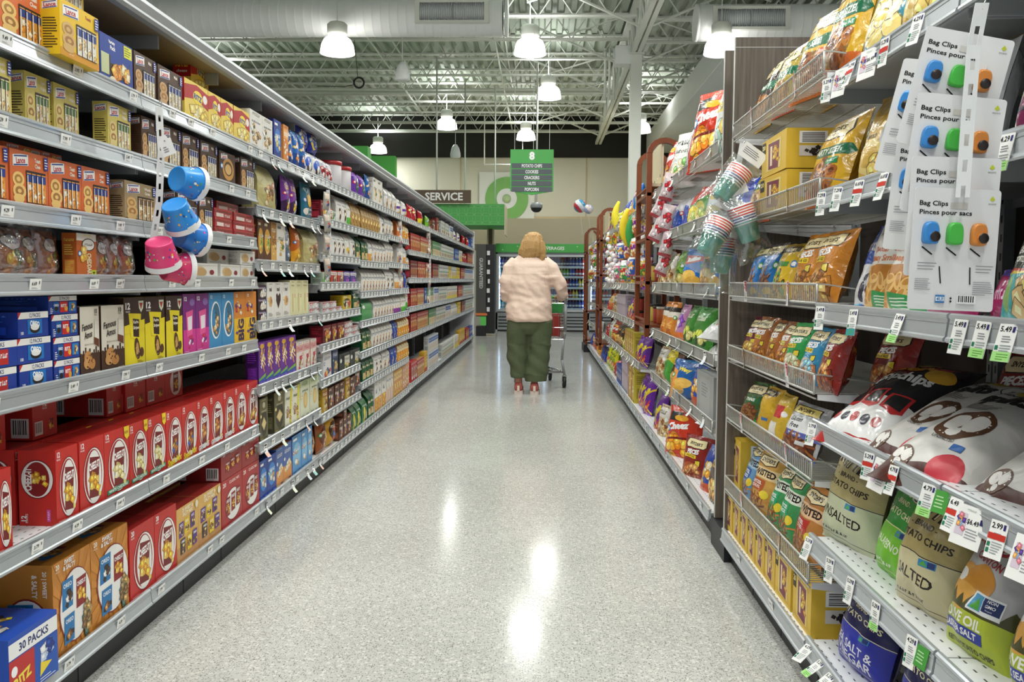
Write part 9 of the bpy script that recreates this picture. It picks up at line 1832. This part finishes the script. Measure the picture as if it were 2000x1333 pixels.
# red and white candy bags on a strip, right
cb_ = make_bag('candy_bag', .08, .16, .05, 'cbb9bd', lambda a: (a.bits(.5, .45, .3, .24, 12, ['b8242e', 'd8c8cc', 'c43a44'], .13, 3, 'sq'), a.rect(0, .0, 1, .12, 'b03540')), None, 3, 'film', 8, 10)
for i, (px, py) in enumerate([(1292, 392), (1274, 425), (1290, 452), (1270, 470), (1292, 500), (1283, 535)]):
    p = PX3(px, py, 5.25+.05*(i % 2)); o = put('candy_bag', cb_, tuple(p), (0, .45 if i % 2 else .25, R(-20)), label='red and white candy bag, %s down the hanging strip on the right' % ORD[i], cat='candy bag', group='red and white candy bags on a strip')
strip([PX3(1296, 385, 5.35), PX3(1290, 460, 5.35), PX3(1284, 540, 5.35)], .02, 'thin strip holding red and white candy bags')
# clear strips on the left run
cl_ = make_bag('toy_pack', .045, .1, .03, 'aaa39a', lambda a: (a.rect(.1, .6, .9, .9, 'd8c8b8'), a.bits(.5, .3, .3, .2, 6, ['c8503c', '4a5a9c', '6a4a3a'], .12, 3, 'el')), None, 3, 'film', 6, 8)
for si, (px, y0_, y1_, Y, n_, lb) in enumerate([(640, 375, 545, 5.02, 4, 'at the fourth left bay'), (782, 430, 575, 7.9, 5, 'between fifth and sixth left bays'), (838, 445, 600, 9.9, 5, 'on the long far left run')]):
    strip([PX3(px, y0_, Y), PX3(px+2, (y0_+y1_)/2, Y), PX3(px, y1_, Y)], .02, 'clear hanging strip of small packs %s' % lb)
    for k in range(n_):
        p = PX3(px+(2 if k % 2 else -2), y0_+(k+.9)*(y1_-y0_)/n_, Y-.03); put('toy_pack', cl_, tuple(p), (0, .1*(-1)**k, R(50)), label='%s small clear pack down the strip %s' % (ORD[k], lb), cat='toy pack', group='small packs on clear strips')

# ---------------------------------------------------------------- wooden racks on the right
def rack(y0, y1, z0, z1, label, base=False):
    e = empty('wooden_rack', (.70, y0, 0), label=label, cat='wooden rack')
    D = y1-y0
    for (x, y) in ((0, 0), (0, D-.04), (.2, 0), (.2, D-.04)):
        mb = MB(); mb.box(x, y, z0, x+.035, y+.04, z1-.1, bevel=.003); mb.build('post', M['wood'], e)
    for yy in (0, D-.04):
        mb = MB(); N = 10; P = []
        for k in range(N+1): t = PI*k/N; P.append((.1175-.1175*math.cos(t), z1-.1+.1*math.sin(t)))
        inn = [(.1175-.08*math.cos(PI*k/N), z1-.1+.065*math.sin(PI*k/N)) for k in range(N+1)]
        for k in range(N):
            for yq in (yy, yy+.04): mb.quad((P[k][0], yq, P[k][1]), (P[k+1][0], yq, P[k+1][1]), (inn[k+1][0], yq, inn[k+1][1]), (inn[k][0], yq, inn[k][1]))
            mb.quad((P[k][0], yy, P[k][1]), (P[k+1][0], yy, P[k+1][1]), (P[k+1][0], yy+.04, P[k+1][1]), (P[k][0], yy+.04, P[k][1])); mb.quad((inn[k][0], yy, inn[k][1]), (inn[k+1][0], yy, inn[k+1][1]), (inn[k+1][0], yy+.04, inn[k+1][1]), (inn[k][0], yy+.04, inn[k][1]))
        mb.build('arch', M['wood'], e)
    mb = MB(); mb.box(.03, .04, z1-.32, .2, D-.04, z1-.3); mb.box(.1, .02, z1-.3, .112, D-.02, z1-.02); mb.build('top_panel', M['cream'], e)
    n = 4
    for k in range(n):
        z = z0+.06+(z1-.4-z0)*k/(n-1)*.95
        mb = MB(); mb.box(0.002, .0, z, .235, D, z+.022); mb.box(0.0, .04, z+.05, .012, D-.04, z+.062); mb.build('tray', M['wood'], e)
    if base: pbox('rack_base', M['black'], -.02, -.02, 0, .24, D+.02, z0, e)
    return e
rack(6.10, 6.78, .76, 2.10, 'brown wooden rack with arched top, nearest of the three')
rack(10.9, 11.6, .3, 2.02, 'brown wooden rack with arched top, middle of the three', False)
rack(14.3, 15.0, .12, 1.98, 'brown wooden rack on a black base at the far right end', True)
jm = kmesh('jar'); jm2 = make_tub('treat_jar', .09, .13, .09, 'd8c45a', '2a2624'); jm3 = make_tub('treat_jar', .09, .12, .09, 'c86a3a', 'e8e0d0')
for i, (y, z) in enumerate([(6.2, 1.743), (6.34, 1.743), (6.5, 1.743), (6.64, 1.743), (6.22, 1.43), (6.4, 1.43), (6.6, 1.43), (6.2, 1.133), (6.4, 1.133), (6.6, 1.133), (6.25, .842), (6.45, .842), (6.62, .842)]):
    z = [.76+.06+(2.1-.4-.76)*k/3*.95+.0225 for k in range(4)][{1.743: 3, 1.43: 2, 1.133: 1, .842: 0}[z]]
    put('treat_jar', (jm2, jm3, jm)[i % 3], (.80, y, z), (0, 0, -PI/2), label='%s jar, %s on its tray of the nearest wooden rack' % (('yellow dark-lidded', 'orange pale-lidded', 'red dark-lidded')[i % 3], ['first', 'second', 'third', 'fourth'][[0, 1, 2, 3, 0, 1, 2, 0, 1, 2, 0, 1, 2][i]] + ' ' + ['top-tray', 'upper-tray', 'lower-tray', 'bottom-tray'][[0, 0, 0, 0, 1, 1, 1, 2, 2, 2, 3, 3, 3][i]]), cat='jar', group='jars on the wooden rack')
# things hanging on pegs over the long far right shelf
hb = []
for nm_, b_, acc, wd in (('snack_bag', 'b8242c', ['f0c8c0', '5a1a3a'], 'red'), ('snack_bag', '2a5ab8', ['e8e8f0', 'e8a03a'], 'blue'), ('snack_bag', 'e2c42c', ['4a8a3a', 'c8302c'], 'yellow'), ('snack_bag', 'e4e0e2', ['c83a6a', '4a9a5a'], 'white'), ('snack_bag', '3a9a4c', ['f0e8a0', 'c8302c'], 'green'), ('snack_bag', 'd8742c', ['f4e0b0', '7a2a90'], 'orange'), ('snack_bag', '8a3aa0', ['f0d0f0', 'e8c43a'], 'purple'), ('snack_bag', 'd86a8a', ['f4f0f0', '3a9a6a'], 'pink')):
    hb.append((make_bag('hanging_treat_bag', .1, .15, .045, b_, lambda a, acc=acc: (a.rect(0, .84, 1, 1, 'e8e8e8'), a.bits(.5, .4, .36, .28, 12, acc, .13, 3, 'el'), marks(a, .5, .72, .7, .08, 'f8f8f8', 3)), None, 4, 'film', 8, 10), wd))
rr = random.Random(21); cnt = {}
for row, z in enumerate((1.18, 1.36, 1.53)):
    y = 6.95
    while y < 14.2:
        if not (10.8 < y < 11.7):
            me, wd = hb[rr.randrange(8)]
            pos = ORD[min(39, cnt.setdefault((row, wd), 0))]; cnt[(row, wd)] += 1
            put('hanging_treat_bag', me, (RX+.02+rr.uniform(-.05, .08), y, z+rr.uniform(-.03, .02)), (-.05, rr.uniform(-.12, .12), -PI/2+rr.uniform(.1, .7)), label='%s %s treat bag on the %s peg row past the nearest wooden rack' % (pos, wd, ['lower', 'middle', 'upper'][row]), cat='snack bag', group='treat bags hanging on pegs')
        y += rr.uniform(.09, .15)
for i in range(14):
    y = 7.0+i*.09*(1.3 if i > 6 else 1)+(0 if i < 7 else .6); k = i % 4
    me = kmesh(['pg', 'wc', 'nt', 'bb'][k])
# plush bananas and pompom garlands
for i, (px, py, Y, c, lb) in enumerate([(1224, 445, 7.7, 'e8cc2a', 'yellow banana-shaped plush toy hanging at the far right run'), (1233, 455, 7.6, '3a9a4a', 'green banana-shaped plush toy beside the yellow one'), (1206, 425, 9.2, 'e8d83a', 'small yellow plush hanging past the banana toys')]):
    mb = MB(); P = [(.04*math.sin(PI*k/10)*(1 if i != 1 else .6), 0, .16-.32*k/10, .008+.028*math.sin(PI*min(1, max(0.02, k/10)))**.7, .008+.026*math.sin(PI*min(1, max(.02, k/10)))**.7) for k in range(11)]
    limb(mb, [(-x, y, z, a_, b_) for x, y, z, a_, b_ in P], 12); o = mb.build('plush_toy', simple('plush_%d' % i, c, .8)); o.location = PX3(px, py, Y); tag(o, lb, 'plush toy')
for i, (px, y0_, y1_, Y) in enumerate([(1187, 468, 545, 9.9), (1192, 485, 548, 9.5), (1199, 500, 548, 9.2)]):
    mb = MB(); n_ = 7
    for k in range(n_):
        p = PX3(px+(1.5 if k % 2 else -1.5), y0_+(y1_-y0_)*k/(n_-1), Y)-PX3(px, y0_, Y)
        mb.lathe([(0, -.028), (.02, -.02), (.028, 0), (.02, .02), (0, .028)], 'f0eef0', n=10, mat=Matrix.Translation(p))
    o = mb.build('pompom_garland', M['plast']); o.location = PX3(px, y0_, Y); tag(o, 'string of white pompoms, %s of three, hanging far right' % ORD[i], 'garland', None)
# foil balloons
for i, (px, py, Y, r_, cs) in enumerate([(1131, 404, 14.6, .11, ['4a9ac0', 'c23a4a', 'd8e0e8']), (1147, 410, 14.3, .075, ['c8c0d8', '9aa8d0', 'e8d8d0'])]):
    mb = MB(); n_ = 18; prof = [(r_*math.sin(PI*k/10), -r_*.95*math.cos(PI*k/10)) for k in range(11)]
    mb.lathe(prof, n=n_, cols=[cs[(k//2) % 3] for k in range(10)], mat=Matrix.Rotation(.9, 4, 'Y')); o = mb.build('foil_balloon', M['film']); o.location = PX3(px, py, Y); tag(o, ['blue and red foil balloon above the far wooden rack', 'small pale foil balloon beside the bigger one'][i], 'balloon')
    mb = MB(); mb.bar((0, 0, -r_*.9), (.05, .1, -.45), .003); child('balloon_stick', mb.build('balloon_stick', M['white'], mesh_only=True), o)
# ---------------------------------------------------------------- camera
F_, H_, VP_ = 1750.0, 1.14, (1058, 548)
yaw, pitch, rollc = R(1.866848), R(3.886931), R(0.4)
fwd = Vector((-math.sin(yaw)*math.cos(pitch), math.cos(yaw)*math.cos(pitch), -math.sin(pitch)))
rt_ = Vector((math.cos(yaw), math.sin(yaw), 0)); up_ = rt_.cross(fwd)
r2 = rt_*math.cos(rollc)+up_*math.sin(rollc); u2 = -rt_*math.sin(rollc)+up_*math.cos(rollc)
cam = bpy.data.cameras.new('camera'); co = bpy.data.objects.new('camera', cam); COL.objects.link(co)
co.matrix_world = Matrix(((r2.x, u2.x, -fwd.x, 0), (r2.y, u2.y, -fwd.y, 0), (r2.z, u2.z, -fwd.z, H_), (0, 0, 0, 1)))
cam.sensor_width = 36; cam.lens = F_/2000*36; cam.clip_start = .05; cam.clip_end = 200
cam.shift_x = 0; cam.shift_y = 0
SC.camera = co
SC.view_settings.view_transform = 'Standard'; SC.view_settings.look = 'None'; SC.view_settings.exposure = 0.08; SC.view_settings.gamma = 1.0; SC.view_settings.use_curve_mapping = False
SC.cycles.max_bounces = 6; SC.cycles.diffuse_bounces = 3; SC.cycles.glossy_bounces = 3; SC.cycles.transparent_max_bounces = 12; SC.cycles.transmission_bounces = 3
SC.cycles.caustics_reflective = False; SC.cycles.caustics_refractive = False
SC.cycles.use_denoising = True
